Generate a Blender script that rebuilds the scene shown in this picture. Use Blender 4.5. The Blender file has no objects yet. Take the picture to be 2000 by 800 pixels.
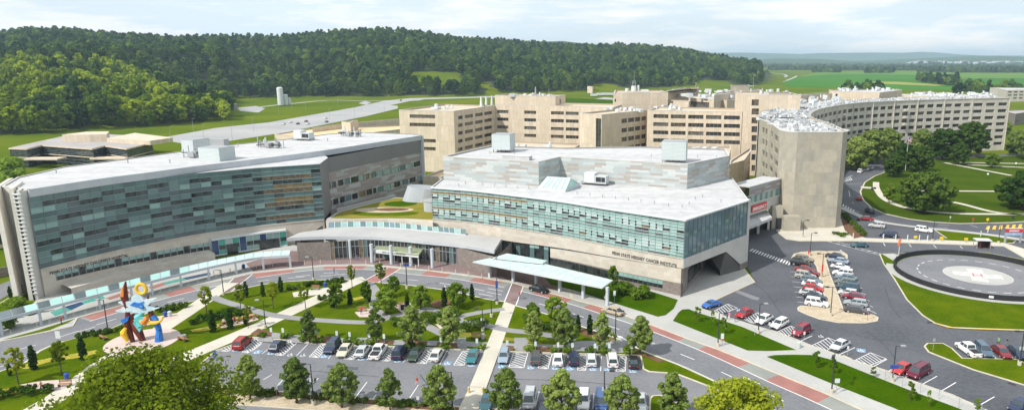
import bpy, bmesh, math, random
import numpy as np
from mathutils import Vector, Matrix
from mathutils.geometry import tessellate_polygon
R = math.radians
random.seed(7)
scene = bpy.context.scene
COL = scene.collection

# ------------------------------------------------------------ camera
F, TH, CX, YH, H = 1340.0, R(12.2), 1120.0, 115.0, 50.0      # survey values in photo pixels / metres
CY = YH + F * math.tan(TH)
cd = bpy.data.cameras.new('camera')
cam = bpy.data.objects.new('camera', cd); COL.objects.link(cam)
cam.location = (0, 0, H); cam.rotation_euler = (R(90) - TH, 0, 0)
cd.sensor_width = 36; cd.lens = F / 2000 * 36
cd.shift_x = (1000 - CX) / 2000; cd.shift_y = (CY - 400) / 2000
cd.clip_start = 0.5; cd.clip_end = 60000
scene.camera = cam

# ------------------------------------------------------------ sky and sun
SUN_EL, SUN_AZ = 45.0, 231.0            # azimuth clockwise from +Y
w = bpy.data.worlds.new('World'); scene.world = w; w.use_nodes = True
wt = w.node_tree; wn = wt.nodes; wn.clear()
sky = wn.new('ShaderNodeTexSky'); sky.sky_type = 'NISHITA'; sky.sun_disc = False
sky.sun_elevation = R(SUN_EL); sky.sun_rotation = R(SUN_AZ)
sky.air_density = 1.3; sky.dust_density = 2.2; sky.ozone_density = 2.0; sky.altitude = 100
tc = wn.new('ShaderNodeTexCoord'); mp = wn.new('ShaderNodeMapping'); mp.inputs['Scale'].default_value = (1.0, 1.0, 6.5)
wt.links.new(tc.outputs['Generated'], mp.inputs['Vector'])
cn = wn.new('ShaderNodeTexNoise'); cn.inputs['Scale'].default_value = 2.3; cn.inputs['Detail'].default_value = 7; cn.inputs['Roughness'].default_value = 0.55
cn.inputs['Distortion'].default_value = 0.5
wt.links.new(mp.outputs['Vector'], cn.inputs['Vector'])
cr = wn.new('ShaderNodeValToRGB'); cr.color_ramp.elements[0].position = 0.38; cr.color_ramp.elements[1].position = 0.62
cr.color_ramp.elements[0].color = (0.80, 0.80, 0.80, 1); cr.color_ramp.elements[1].color = (0.93, 0.93, 0.93, 1)
wt.links.new(cn.outputs['Fac'], cr.inputs['Fac'])
mx = wn.new('ShaderNodeMix'); mx.data_type = 'RGBA'
veil = wn.new('ShaderNodeMix'); veil.data_type = 'RGBA'      # thin high cloud: pale blue gaps to white
veil.inputs['A'].default_value = (8.1, 9.4, 10.4, 1); veil.inputs['B'].default_value = (11.3, 11.2, 11.0, 1)
vn = wn.new('ShaderNodeTexNoise'); vn.inputs['Scale'].default_value = 5.2; vn.inputs['Detail'].default_value = 8; vn.inputs['Roughness'].default_value = 0.58
vr_ = wn.new('ShaderNodeValToRGB'); vr_.color_ramp.elements[0].position = 0.44; vr_.color_ramp.elements[1].position = 0.60
wt.links.new(mp.outputs['Vector'], vn.inputs['Vector']); wt.links.new(vn.outputs['Fac'], vr_.inputs['Fac']); wt.links.new(vr_.outputs['Color'], veil.inputs['Factor']); wt.links.new(veil.outputs['Result'], mx.inputs['B'])
wt.links.new(cr.outputs['Color'], mx.inputs['Factor']); wt.links.new(sky.outputs['Color'], mx.inputs['A'])
bg = wn.new('ShaderNodeBackground'); bg.inputs['Strength'].default_value = 0.098
wt.links.new(mx.outputs['Result'], bg.inputs['Color'])
wo = wn.new('ShaderNodeOutputWorld'); wt.links.new(bg.outputs['Background'], wo.inputs['Surface'])
sd = bpy.data.lights.new('sun', 'SUN'); sd.energy = 4.6; sd.angle = R(1.2); sd.color = (1.0, 0.955, 0.88)
so = bpy.data.objects.new('sun', sd); COL.objects.link(so); so.location = (-100, -60, 300)
az, el = R(SUN_AZ), R(SUN_EL)
sdir = Vector((math.sin(az) * math.cos(el), math.cos(az) * math.cos(el), math.sin(el)))   # towards the sun
so.rotation_euler = sdir.to_track_quat('Z', 'Y').to_euler()
scene.view_settings.view_transform = 'Standard'; scene.view_settings.look = 'None'
scene.view_settings.gamma = 1.0; scene.view_settings.use_curve_mapping = False
scene.view_settings.exposure = 0.18
scene.render.engine = 'CYCLES'
scene.cycles.use_denoising = True
scene.cycles.max_bounces = 5; scene.cycles.diffuse_bounces = 3; scene.cycles.glossy_bounces = 3
scene.cycles.transmission_bounces = 3; scene.cycles.transparent_max_bounces = 6; scene.cycles.volume_bounces = 0
scene.cycles.caustics_reflective = False; scene.cycles.caustics_refractive = False

# ------------------------------------------------------------ survey helpers: photo pixel + height -> place on the site
def G(x, y, h=0.0):
    X = (x - CX) / F; Y = (y - CY) / F
    dz = -(Y * math.cos(TH) + math.sin(TH)); dy = math.cos(TH) - Y * math.sin(TH)
    t = (h - H) / dz
    return (X * t, dy * t)
def ZH(X, Y, py):
    a = (py - CY) / F; c, s = math.cos(TH), math.sin(TH)
    return H + Y * (a * c + s) / (a * s - c)
def Gs(pts, h=0.0): return [G(x, y, h) for x, y in pts]

# ------------------------------------------------------------ materials
def nm(name):
    m = bpy.data.materials.new(name); m.use_nodes = True
    nt = m.node_tree; b = nt.nodes['Principled BSDF']
    return m, nt, b
def mat(name, col, rough=0.8, var=0.0, scale=0.5, spec=0.3, metal=0.0, bump=0.0, col2=None, detail=4, coord='Object', bscale=None):
    m, nt, b = nm(name)
    b.inputs['Roughness'].default_value = rough; b.inputs['Metallic'].default_value = metal
    b.inputs['Specular IOR Level'].default_value = spec
    c = (*col, 1)
    if var > 0 or col2:
        t = nt.nodes.new('ShaderNodeTexCoord'); n = nt.nodes.new('ShaderNodeTexNoise')
        n.inputs['Scale'].default_value = scale; n.inputs['Detail'].default_value = detail; n.inputs['Roughness'].default_value = 0.62
        nt.links.new(t.outputs[coord], n.inputs['Vector'])
        r = nt.nodes.new('ShaderNodeValToRGB')
        r.color_ramp.elements[0].position = 0.32; r.color_ramp.elements[1].position = 0.68
        if col2: a, z = c, (*col2, 1)
        else: a, z = tuple(v * (1 - var) for v in col) + (1,), tuple(min(1, v * (1 + var)) for v in col) + (1,)
        r.color_ramp.elements[0].color = a; r.color_ramp.elements[1].color = z
        nt.links.new(n.outputs['Fac'], r.inputs['Fac']); nt.links.new(r.outputs['Color'], b.inputs['Base Color'])
        if bump:
            n2 = nt.nodes.new('ShaderNodeTexNoise'); n2.inputs['Scale'].default_value = bscale or scale * 6; n2.inputs['Detail'].default_value = 3
            nt.links.new(t.outputs[coord], n2.inputs['Vector'])
            bp = nt.nodes.new('ShaderNodeBump'); bp.inputs['Strength'].default_value = bump; bp.inputs['Distance'].default_value = 0.1
            nt.links.new(n2.outputs['Fac'], bp.inputs['Height']); nt.links.new(bp.outputs['Normal'], b.inputs['Normal'])
    else:
        b.inputs['Base Color'].default_value = c
    return m
def two_scale(name, colA, colB, s1, s2, colC=None, rough=0.9, spec=0.2, mixc=0.35, stretch=None):
    """large patches between A and B, fine grain towards C"""
    m, nt, b = nm(name)
    b.inputs['Roughness'].default_value = rough; b.inputs['Specular IOR Level'].default_value = spec
    t = nt.nodes.new('ShaderNodeTexCoord')
    src = t.outputs['Object']
    if stretch:
        mpn = nt.nodes.new('ShaderNodeMapping'); mpn.inputs['Scale'].default_value = stretch
        nt.links.new(src, mpn.inputs['Vector']); src = mpn.outputs['Vector']
    n1 = nt.nodes.new('ShaderNodeTexNoise'); n1.inputs['Scale'].default_value = s1; n1.inputs['Detail'].default_value = 5
    n2 = nt.nodes.new('ShaderNodeTexNoise'); n2.inputs['Scale'].default_value = s2; n2.inputs['Detail'].default_value = 4; n2.inputs['Roughness'].default_value = 0.7
    nt.links.new(src, n1.inputs['Vector']); nt.links.new(src, n2.inputs['Vector'])
    r = nt.nodes.new('ShaderNodeValToRGB'); r.color_ramp.elements[0].position = 0.35; r.color_ramp.elements[1].position = 0.65
    r.color_ramp.elements[0].color = (*colA, 1); r.color_ramp.elements[1].color = (*colB, 1)
    nt.links.new(n1.outputs['Fac'], r.inputs['Fac'])
    r2 = nt.nodes.new('ShaderNodeValToRGB'); r2.color_ramp.elements[0].position = 0.40; r2.color_ramp.elements[1].position = 0.72
    r2.color_ramp.elements[0].color = (0, 0, 0, 1); r2.color_ramp.elements[1].color = (mixc,) * 3 + (1,)
    nt.links.new(n2.outputs['Fac'], r2.inputs['Fac'])
    mxn = nt.nodes.new('ShaderNodeMix'); mxn.data_type = 'RGBA'
    nt.links.new(r2.outputs['Color'], mxn.inputs['Factor']); nt.links.new(r.outputs['Color'], mxn.inputs['A'])
    mxn.inputs['B'].default_value = (*(colC or colB), 1)
    nt.links.new(mxn.outputs['Result'], b.inputs['Base Color'])
    return m
def brickmat(name, cols, bw, bh, mortar=0.0, mcol=(0.3, 0.3, 0.3), rough=0.7, noise=0.12, offset=0.5, offf=2, squash=1.0, freq=2, spec=0.3):
    """random panels in a running bond, from the wall's own u,z coordinates in metres"""
    m, nt, b = nm(name)
    b.inputs['Roughness'].default_value = rough; b.inputs['Specular IOR Level'].default_value = spec
    uv = nt.nodes.new('ShaderNodeUVMap'); uv.uv_map = 'UVMap'
    br = nt.nodes.new('ShaderNodeTexBrick'); br.inputs['Scale'].default_value = 1.0
    br.inputs['Brick Width'].default_value = bw; br.inputs['Row Height'].default_value = bh
    br.inputs['Mortar Size'].default_value = mortar; br.inputs['Color1'].default_value = (0, 0, 0, 1); br.inputs['Color2'].default_value = (1, 1, 1, 1)
    br.inputs['Mortar'].default_value = (0, 0, 0, 1)
    br.offset = offset; br.offset_frequency = offf; br.squash = squash; br.squash_frequency = freq
    nt.links.new(uv.outputs['UV'], br.inputs['Vector'])
    r = nt.nodes.new('ShaderNodeValToRGB'); r.color_ramp.interpolation = 'CONSTANT'
    els = r.color_ramp.elements
    while len(els) < len(cols): els.new(0.5)
    for i, c in enumerate(cols): els[i].position = i / len(cols); els[i].color = (*c, 1)
    nt.links.new(br.outputs['Color'], r.inputs['Fac'])
    n = nt.nodes.new('ShaderNodeTexNoise'); n.inputs['Scale'].default_value = 0.35; n.inputs['Detail'].default_value = 6; n.inputs['Roughness'].default_value = 0.65
    nt.links.new(uv.outputs['UV'], n.inputs['Vector'])
    mr = nt.nodes.new('ShaderNodeMapRange'); mr.inputs['From Min'].default_value = 0.3; mr.inputs['From Max'].default_value = 0.7
    mr.inputs['To Min'].default_value = 1 - noise; mr.inputs['To Max'].default_value = 1 + noise
    nt.links.new(n.outputs['Fac'], mr.inputs['Value'])
    ml = nt.nodes.new('ShaderNodeVectorMath'); ml.operation = 'SCALE'
    nt.links.new(r.outputs['Color'], ml.inputs[0]); nt.links.new(mr.outputs['Result'], ml.inputs['Scale'])
    if mortar > 0:
        mxn = nt.nodes.new('ShaderNodeMix'); mxn.data_type = 'RGBA'
        nt.links.new(br.outputs['Fac'], mxn.inputs['Factor']); nt.links.new(ml.outputs['Vector'], mxn.inputs['A']); mxn.inputs['B'].default_value = (*mcol, 1)
        nt.links.new(mxn.outputs['Result'], b.inputs['Base Color'])
    else: nt.links.new(ml.outputs['Vector'], b.inputs['Base Color'])
    return m
def leafmat(name, cA, cB, trans=0.3):
    m, nt, b = nm(name); nt.nodes.remove(b)
    out = nt.nodes['Material Output']
    g = nt.nodes.new('ShaderNodeNewGeometry'); oi = nt.nodes.new('ShaderNodeObjectInfo')
    n = nt.nodes.new('ShaderNodeTexNoise'); n.inputs['Scale'].default_value = 0.55; n.inputs['Detail'].default_value = 3
    tcn = nt.nodes.new('ShaderNodeTexCoord'); nt.links.new(tcn.outputs['Object'], n.inputs['Vector'])
    a1 = nt.nodes.new('ShaderNodeMath'); a1.operation = 'MULTIPLY_ADD'; a1.inputs[1].default_value = 0.35
    nt.links.new(g.outputs['Random Per Island'], a1.inputs[0]); 
    a2 = nt.nodes.new('ShaderNodeMath'); a2.operation = 'MULTIPLY_ADD'; a2.inputs[1].default_value = 0.75; a2.inputs[2].default_value = -0.30
    nt.links.new(oi.outputs['Random'], a2.inputs[0]); nt.links.new(a2.outputs[0], a1.inputs[2])
    a3 = nt.nodes.new('ShaderNodeMath'); a3.operation = 'MULTIPLY_ADD'; a3.inputs[1].default_value = 0.6
    nt.links.new(n.outputs['Fac'], a3.inputs[0]); nt.links.new(a1.outputs[0], a3.inputs[2])
    r = nt.nodes.new('ShaderNodeValToRGB'); r.color_ramp.elements[0].position = 0.15; r.color_ramp.elements[1].position = 0.95
    r.color_ramp.elements[0].color = (*cA, 1); r.color_ramp.elements[1].color = (*cB, 1)
    nt.links.new(a3.outputs[0], r.inputs['Fac'])
    d = nt.nodes.new('ShaderNodeBsdfDiffuse'); tr = nt.nodes.new('ShaderNodeBsdfTranslucent'); ms = nt.nodes.new('ShaderNodeMixShader')
    ms.inputs['Fac'].default_value = trans
    nt.links.new(r.outputs['Color'], d.inputs['Color']); nt.links.new(r.outputs['Color'], tr.inputs['Color'])
    nt.links.new(d.outputs[0], ms.inputs[1]); nt.links.new(tr.outputs[0], ms.inputs[2]); nt.links.new(ms.outputs[0], out.inputs['Surface'])
    return m
def glassy(name, col, rough=0.12, var=0.15, scale=0.25, spec=0.6, metal=0.0):
    m = mat(name, col, rough, var=var, scale=scale, spec=spec, metal=metal, detail=2)
    return m

M = {}
M['grass'] = two_scale('grass_lawn', (0.036, 0.084, 0.001), (0.080, 0.118, 0.002), 0.16, 2.2, (0.13, 0.135, 0.006), 0.95, 0.0, 0.55)
M['grass_far'] = two_scale('grass_field', (0.055, 0.105, 0.004), (0.115, 0.150, 0.006), 0.012, 0.2, (0.13, 0.13, 0.015), 0.95, 0.0, 0.5)
M['grass_cloud_shade'] = two_scale('grass_cloud_shade', (0.032, 0.068, 0.004), (0.052, 0.082, 0.006), 0.10, 2.2, (0.08, 0.10, 0.008), 0.95, 0.0, 0.45)  # park lawn: cloud shadow painted in as a darker green
M['grass_dry'] = two_scale('grass_dry', (0.16, 0.17, 0.025), (0.24, 0.19, 0.04), 0.35, 3.0, (0.12, 0.16, 0.02), 0.95, 0.0, 0.45)
M['grass_lush'] = two_scale('grass_lush', (0.020, 0.062, 0.000), (0.045, 0.086, 0.001), 0.15, 2.5, (0.08, 0.135, 0.003), 0.95, 0.0, 0.4)
M['forest_floor'] = mat('forest_floor', (0.03, 0.045, 0.012), 0.95, 0.3, 0.02)
M['asphalt'] = two_scale('asphalt', (0.125, 0.13, 0.145), (0.185, 0.185, 0.20), 0.09, 1.6, (0.22, 0.22, 0.225), 0.85, 0.25, 0.6)
M['asphalt_dark'] = two_scale('asphalt_darker', (0.062, 0.067, 0.078), (0.100, 0.104, 0.118), 0.07, 1.3, (0.13, 0.132, 0.145), 0.85, 0.25, 0.6)  # darker grey than the main asphalt
M['asphalt_pale'] = two_scale('asphalt_weathered', (0.30, 0.30, 0.30), (0.37, 0.365, 0.355), 0.03, 0.6, (0.25, 0.25, 0.255), 0.9, 0.2, 0.5)
M['walk_gray'] = two_scale('asphalt_walk', (0.24, 0.235, 0.245), (0.29, 0.285, 0.29), 0.12, 2.4, (0.20, 0.20, 0.2), 0.9, 0.2, 0.5)
M['concrete'] = two_scale('concrete_walk', (0.47, 0.435, 0.37), (0.54, 0.505, 0.43), 0.2, 3.0, (0.42, 0.39, 0.33), 0.85, 0.25, 0.45)
M['concrete_gray'] = two_scale('concrete_apron', (0.36, 0.355, 0.34), (0.43, 0.425, 0.405), 0.08, 1.5, (0.32, 0.315, 0.3), 0.85, 0.25, 0.5)
M['kerb'] = mat('kerb', (0.50, 0.455, 0.36), 0.85, 0.12, 0.6)
M['kerb_yellow'] = mat('kerb_yellow', (0.65, 0.42, 0.03), 0.7, 0.1, 0.6)
M['paint'] = mat('road_paint', (0.70, 0.70, 0.69), 0.7, 0.10, 1.2)
M['paint_yellow'] = mat('road_paint_yellow', (0.72, 0.42, 0.03), 0.7, 0.1, 1.0)
M['paint_blue'] = mat('road_paint_blue', (0.17, 0.29, 0.44), 0.7, 0.15, 1.5)
M['paver_red'] = two_scale('paver_red', (0.27, 0.125, 0.11), (0.33, 0.155, 0.135), 0.3, 3.5, (0.25, 0.14, 0.12), 0.85, 0.2, 0.5)
M['paver_gray'] = two_scale('paver_gray', (0.20, 0.215, 0.20), (0.25, 0.26, 0.24), 0.3, 3.5, (0.30, 0.29, 0.27), 0.85, 0.2, 0.5)
M['paver_dark'] = two_scale('paver_plum', (0.17, 0.115, 0.115), (0.22, 0.155, 0.15), 0.3, 3.5, (0.25, 0.19, 0.18), 0.85, 0.2, 0.5)
M['plaza'] = mat('plaza_pink', (0.52, 0.42, 0.38), 0.85, 0.08, 0.6)
M['mulch'] = two_scale('mulch', (0.10, 0.055, 0.035), (0.16, 0.09, 0.055), 0.6, 5, (0.24, 0.14, 0.09), 0.95, 0.0, 0.6)
M['gravel'] = two_scale('river_gravel', (0.34, 0.27, 0.18), (0.42, 0.34, 0.24), 0.5, 4, (0.62, 0.54, 0.42), 0.95, 0.0, 0.9)
M['flowers'] = two_scale('flower_bed', (0.07, 0.12, 0.02), (0.13, 0.15, 0.03), 1.2, 5, (0.75, 0.55, 0.08), 0.95, 0.0, 1.0)
M['conc_bldg'] = brickmat('precast_beige', [(0.545, 0.465, 0.365), (0.51, 0.435, 0.34), (0.575, 0.49, 0.385), (0.535, 0.455, 0.35)], 1.9, 7.0, 0.05, (0.40, 0.33, 0.25), 0.9, 0.10)
M['stone_tower'] = brickmat('travertine', [(0.355, 0.325, 0.265), (0.325, 0.305, 0.255), (0.385, 0.35, 0.28), (0.34, 0.31, 0.245)], 2.2, 3.4, 0.03, (0.38, 0.33, 0.26), 0.9, 0.14)
M['conc_cres'] = brickmat('precast_pale', [(0.50, 0.465, 0.405), (0.47, 0.44, 0.38), (0.52, 0.485, 0.425)], 3.4, 6.0, 0.04, (0.40, 0.36, 0.30), 0.9, 0.10)
M['stone_buff'] = brickmat('limestone_buff', [(0.50, 0.46, 0.40), (0.47, 0.42, 0.36), (0.52, 0.48, 0.42), (0.50, 0.44, 0.37)], 1.6, 0.8, 0.012, (0.42, 0.38, 0.32), 0.8, 0.08)
M['conc_white'] = brickmat('precast_white', [(0.50, 0.485, 0.455), (0.48, 0.465, 0.435), (0.51, 0.495, 0.465)], 4.5, 3.0, 0.012, (0.42, 0.41, 0.38), 0.8, 0.06)
M['brick_brown'] = brickmat('brick_brown', [(0.20, 0.17, 0.155), (0.175, 0.15, 0.138), (0.22, 0.19, 0.172)], 0.6, 0.25, 0.01, (0.2, 0.17, 0.15), 0.9, 0.10)
M['stripes'] = brickmat('striped_panels', [(0.36, 0.39, 0.39), (0.43, 0.46, 0.46), (0.33, 0.305, 0.28), (0.46, 0.485, 0.48), (0.36, 0.39, 0.39), (0.37, 0.345, 0.315), (0.40, 0.43, 0.43)], 3.4, 0.62, 0.008, (0.3, 0.3, 0.3), 0.55, 0.05, 0.37, 2, 1.5, 3)
M['stripes_brown'] = brickmat('striped_panels_brown', [(0.265, 0.235, 0.225), (0.30, 0.265, 0.25), (0.38, 0.39, 0.39), (0.28, 0.245, 0.235), (0.33, 0.33, 0.33), (0.255, 0.225, 0.215)], 3.6, 0.65, 0.008, (0.25, 0.24, 0.23), 0.55, 0.05, 0.37, 2, 1.5, 3)
M['fascia'] = brickmat('metal_fascia', [(0.45, 0.47, 0.50), (0.43, 0.455, 0.485), (0.46, 0.485, 0.51)], 2.4, 3.0, 0.02, (0.38, 0.4, 0.42), 0.45, 0.04)
M['metal_gray'] = mat('metal_gray_panel', (0.17, 0.17, 0.175), 0.5, 0.06, 0.1)
M['roof'] = brickmat('roof_membrane', [(0.455, 0.455, 0.46), (0.43, 0.43, 0.435), (0.47, 0.47, 0.475)], 24.0, 2.6, 0.04, (0.33, 0.33, 0.33), 0.85, 0.15, spec=.15)
M['roof_pale'] = two_scale('roof_curved', (0.36, 0.36, 0.36), (0.43, 0.425, 0.42), 0.12, 0.9, (0.36, 0.35, 0.33), 0.85, 0.15, 0.5)
M['roof_cream'] = two_scale('roof_gravel_cream', (0.50, 0.42, 0.32), (0.58, 0.50, 0.39), 0.05, 0.8, (0.42, 0.34, 0.26), 0.9, 0.1, 0.5)
M['roof_orange'] = two_scale('roof_gravel_orange', (0.58, 0.42, 0.24), (0.66, 0.50, 0.31), 0.05, 0.8, (0.5, 0.38, 0.22), 0.9, 0.1, 0.5)
M['roof_gray'] = mat('roof_gray', (0.33, 0.31, 0.30), 0.9, 0.12, 0.1)
M['coping'] = mat('coping', (0.50, 0.48, 0.45), 0.6, 0.05, 0.5)
M['white'] = mat('white_metal', (0.55, 0.57, 0.58), 0.5, 0.05, 0.5)
M['zinc'] = brickmat('zinc', [(0.40, 0.43, 0.46), (0.38, 0.41, 0.44), (0.42, 0.45, 0.48)], 0.9, 12.0, 0.015, (0.3, 0.32, 0.34), 0.4, 0.04)
M['hvac'] = mat('hvac_metal', (0.46, 0.50, 0.50), 0.5, 0.06, 0.5)
M['louvre'] = brickmat('louvre', [(0.50, 0.55, 0.55), (0.48, 0.53, 0.53)], 6.0, 0.35, 0.05, (0.34, 0.38, 0.38), 0.5, 0.02)
M['dark'] = mat('dark_recess', (0.03, 0.03, 0.035), 0.7)
M['window'] = glassy('window_dark', (0.045, 0.042, 0.042), 0.15, 0.5, 0.7, 0.5)
M['window_brown'] = glassy('window_brown', (0.085, 0.070, 0.050), 0.2, 0.6, 0.9, 0.5)
M['window_blind'] = mat('window_blind', (0.03, 0.03, 0.032), 0.3, col2=(0.17, 0.155, 0.13), scale=1.1, spec=0.5)
WR = random.Random(17)
M['g_teal'] = glassy('glass_teal', (0.105, 0.175, 0.175), 0.13, 0.10, 0.3, 0.7)
M['g_teal_deep'] = glassy('glass_teal_deep', (0.085, 0.14, 0.145), 0.12, 0.12, 0.3, 0.7)
M['g_inst'] = glassy('glass_seafoam', (0.16, 0.27, 0.25), 0.14, 0.10, 0.3, 0.7)
M['g_mid'] = glassy('glass_teal_pale', (0.135, 0.21, 0.21), 0.17, 0.10, 0.3, 0.6)
M['g_light'] = glassy('glass_light', (0.24, 0.37, 0.345), 0.18, 0.10, 0.3, 0.6)
M['g_pale'] = glassy('glass_pale_blind', (0.36, 0.46, 0.44), 0.25, 0.06, 0.4, 0.5)
M['g_pane'] = glassy('glass_pane', (0.050, 0.064, 0.066), 0.1, 0.7, 0.6, 0.6)
M['g_dark'] = glassy('glass_dark', (0.028, 0.034, 0.036), 0.1, 0.6, 0.5, 0.6)
M['g_gray'] = glassy('glass_gray', (0.10, 0.13, 0.14), 0.17, 0.1, 0.3, 0.5)
M['g_ochre'] = glassy('panel_ochre', (0.20, 0.15, 0.07), 0.35, 0.25, 0.8, 0.4)
M['g_warm'] = mat('interior_warm', (0.16, 0.12, 0.07), 0.4, 0.6, 1.2, 0.5)
M['g_blue'] = glassy('glass_blue', (0.02, 0.06, 0.15), 0.12, 0.2, 0.4, 0.6)
M['g_green'] = glassy('glass_seagreen', (0.07, 0.33, 0.27), 0.15, 0.15, 0.4, 0.6)
M['g_bluegray'] = glassy('glass_bluegray', (0.10, 0.165, 0.19), 0.08, 0.25, 0.12, 0.8)
M['g_canopy'] = glassy('glass_canopy', (0.50, 0.64, 0.62), 0.25, 0.08, 0.3, 0.5)
M['g_canopy2'] = glassy('glass_canopy_seagreen', (0.36, 0.58, 0.54), 0.25, 0.08, 0.3, 0.5)
M['fin'] = mat('fin_metal', (0.56, 0.59, 0.60), 0.45)
M['fin_dull'] = mat('fin_metal_dull', (0.30, 0.35, 0.355), 0.45)
M['mull'] = mat('mullion', (0.18, 0.22, 0.23), 0.5)
M['column'] = mat('column_paint', (0.46, 0.50, 0.54), 0.5, 0.04, 1.0)
M['bark'] = mat('bark', (0.085, 0.065, 0.05), 0.95, 0.25, 3.0)
M['pole'] = mat('pole_dark', (0.035, 0.04, 0.045), 0.5)
M['pole_gray'] = mat('pole_gray', (0.30, 0.31, 0.32), 0.5)
M['black'] = mat('black_mesh', (0.022, 0.022, 0.026), 0.8, 0.2, 3)
M['red'] = mat('sign_red', (0.55, 0.03, 0.035), 0.5)
M['orange'] = mat('orange', (0.75, 0.16, 0.05), 0.6)
M['blue'] = mat('sign_blue', (0.03, 0.08, 0.32), 0.5)
M['yellow'] = mat('sign_yellow', (0.75, 0.48, 0.02), 0.5)
M['wood'] = mat('bench_wood', (0.36, 0.20, 0.11), 0.7, 0.15, 3)
M['letter'] = mat('letter_dark', (0.035, 0.035, 0.04), 0.5)
M['lamp_white'] = mat('lamp_globe', (0.80, 0.80, 0.78), 0.4)
M['tyre'] = mat('tyre', (0.018, 0.018, 0.018), 0.9)
M['rim'] = mat('rim', (0.42, 0.42, 0.43), 0.35, metal=0.4)
M['carglass'] = mat('car_glass', (0.035, 0.05, 0.058), 0.06, spec=0.8)
M['headlight'] = mat('headlight', (0.65, 0.66, 0.66), 0.2)
M['taillight'] = mat('taillight', (0.35, 0.02, 0.02), 0.3)
M['skin'] = mat('skin', (0.45, 0.28, 0.2), 0.7)
M['leaf_near'] = leafmat('leaf_fresh', (0.13, 0.19, 0.010), (0.38, 0.43, 0.035), .5)
M['leaf_pear'] = leafmat('leaf_pear', (0.125, 0.19, 0.040), (0.31, 0.39, 0.10), .42)
M['leaf_round'] = leafmat('leaf_round', (0.085, 0.16, 0.014), (0.26, 0.37, 0.045), .42)
M['leaf_oak'] = leafmat('leaf_oak', (0.030, 0.070, 0.012), (0.10, 0.16, 0.028))
M['leaf_wood'] = leafmat('leaf_wood_cloud_shade', (0.006, 0.030, 0.010), (0.095, 0.165, 0.036), 0.25)  # cloud shade over the main ridge put into the leaf colour
M['leaf_wood2'] = leafmat('leaf_wood_sunlit', (0.085, 0.15, 0.008), (0.36, 0.44, 0.030), 0.25)  # sunlight on the near spur put into the leaf colour
M['leaf_wood3'] = leafmat('leaf_wood_mid', (0.022, 0.065, 0.010), (0.185, 0.27, 0.036), 0.3)
M['leaf_cedar'] = leafmat('leaf_arborvitae', (0.018, 0.048, 0.010), (0.05, 0.095, 0.018), 0.2)
M['leaf_box'] = leafmat('leaf_hedge', (0.028, 0.070, 0.008), (0.10, 0.155, 0.022), 0.2)

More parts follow.
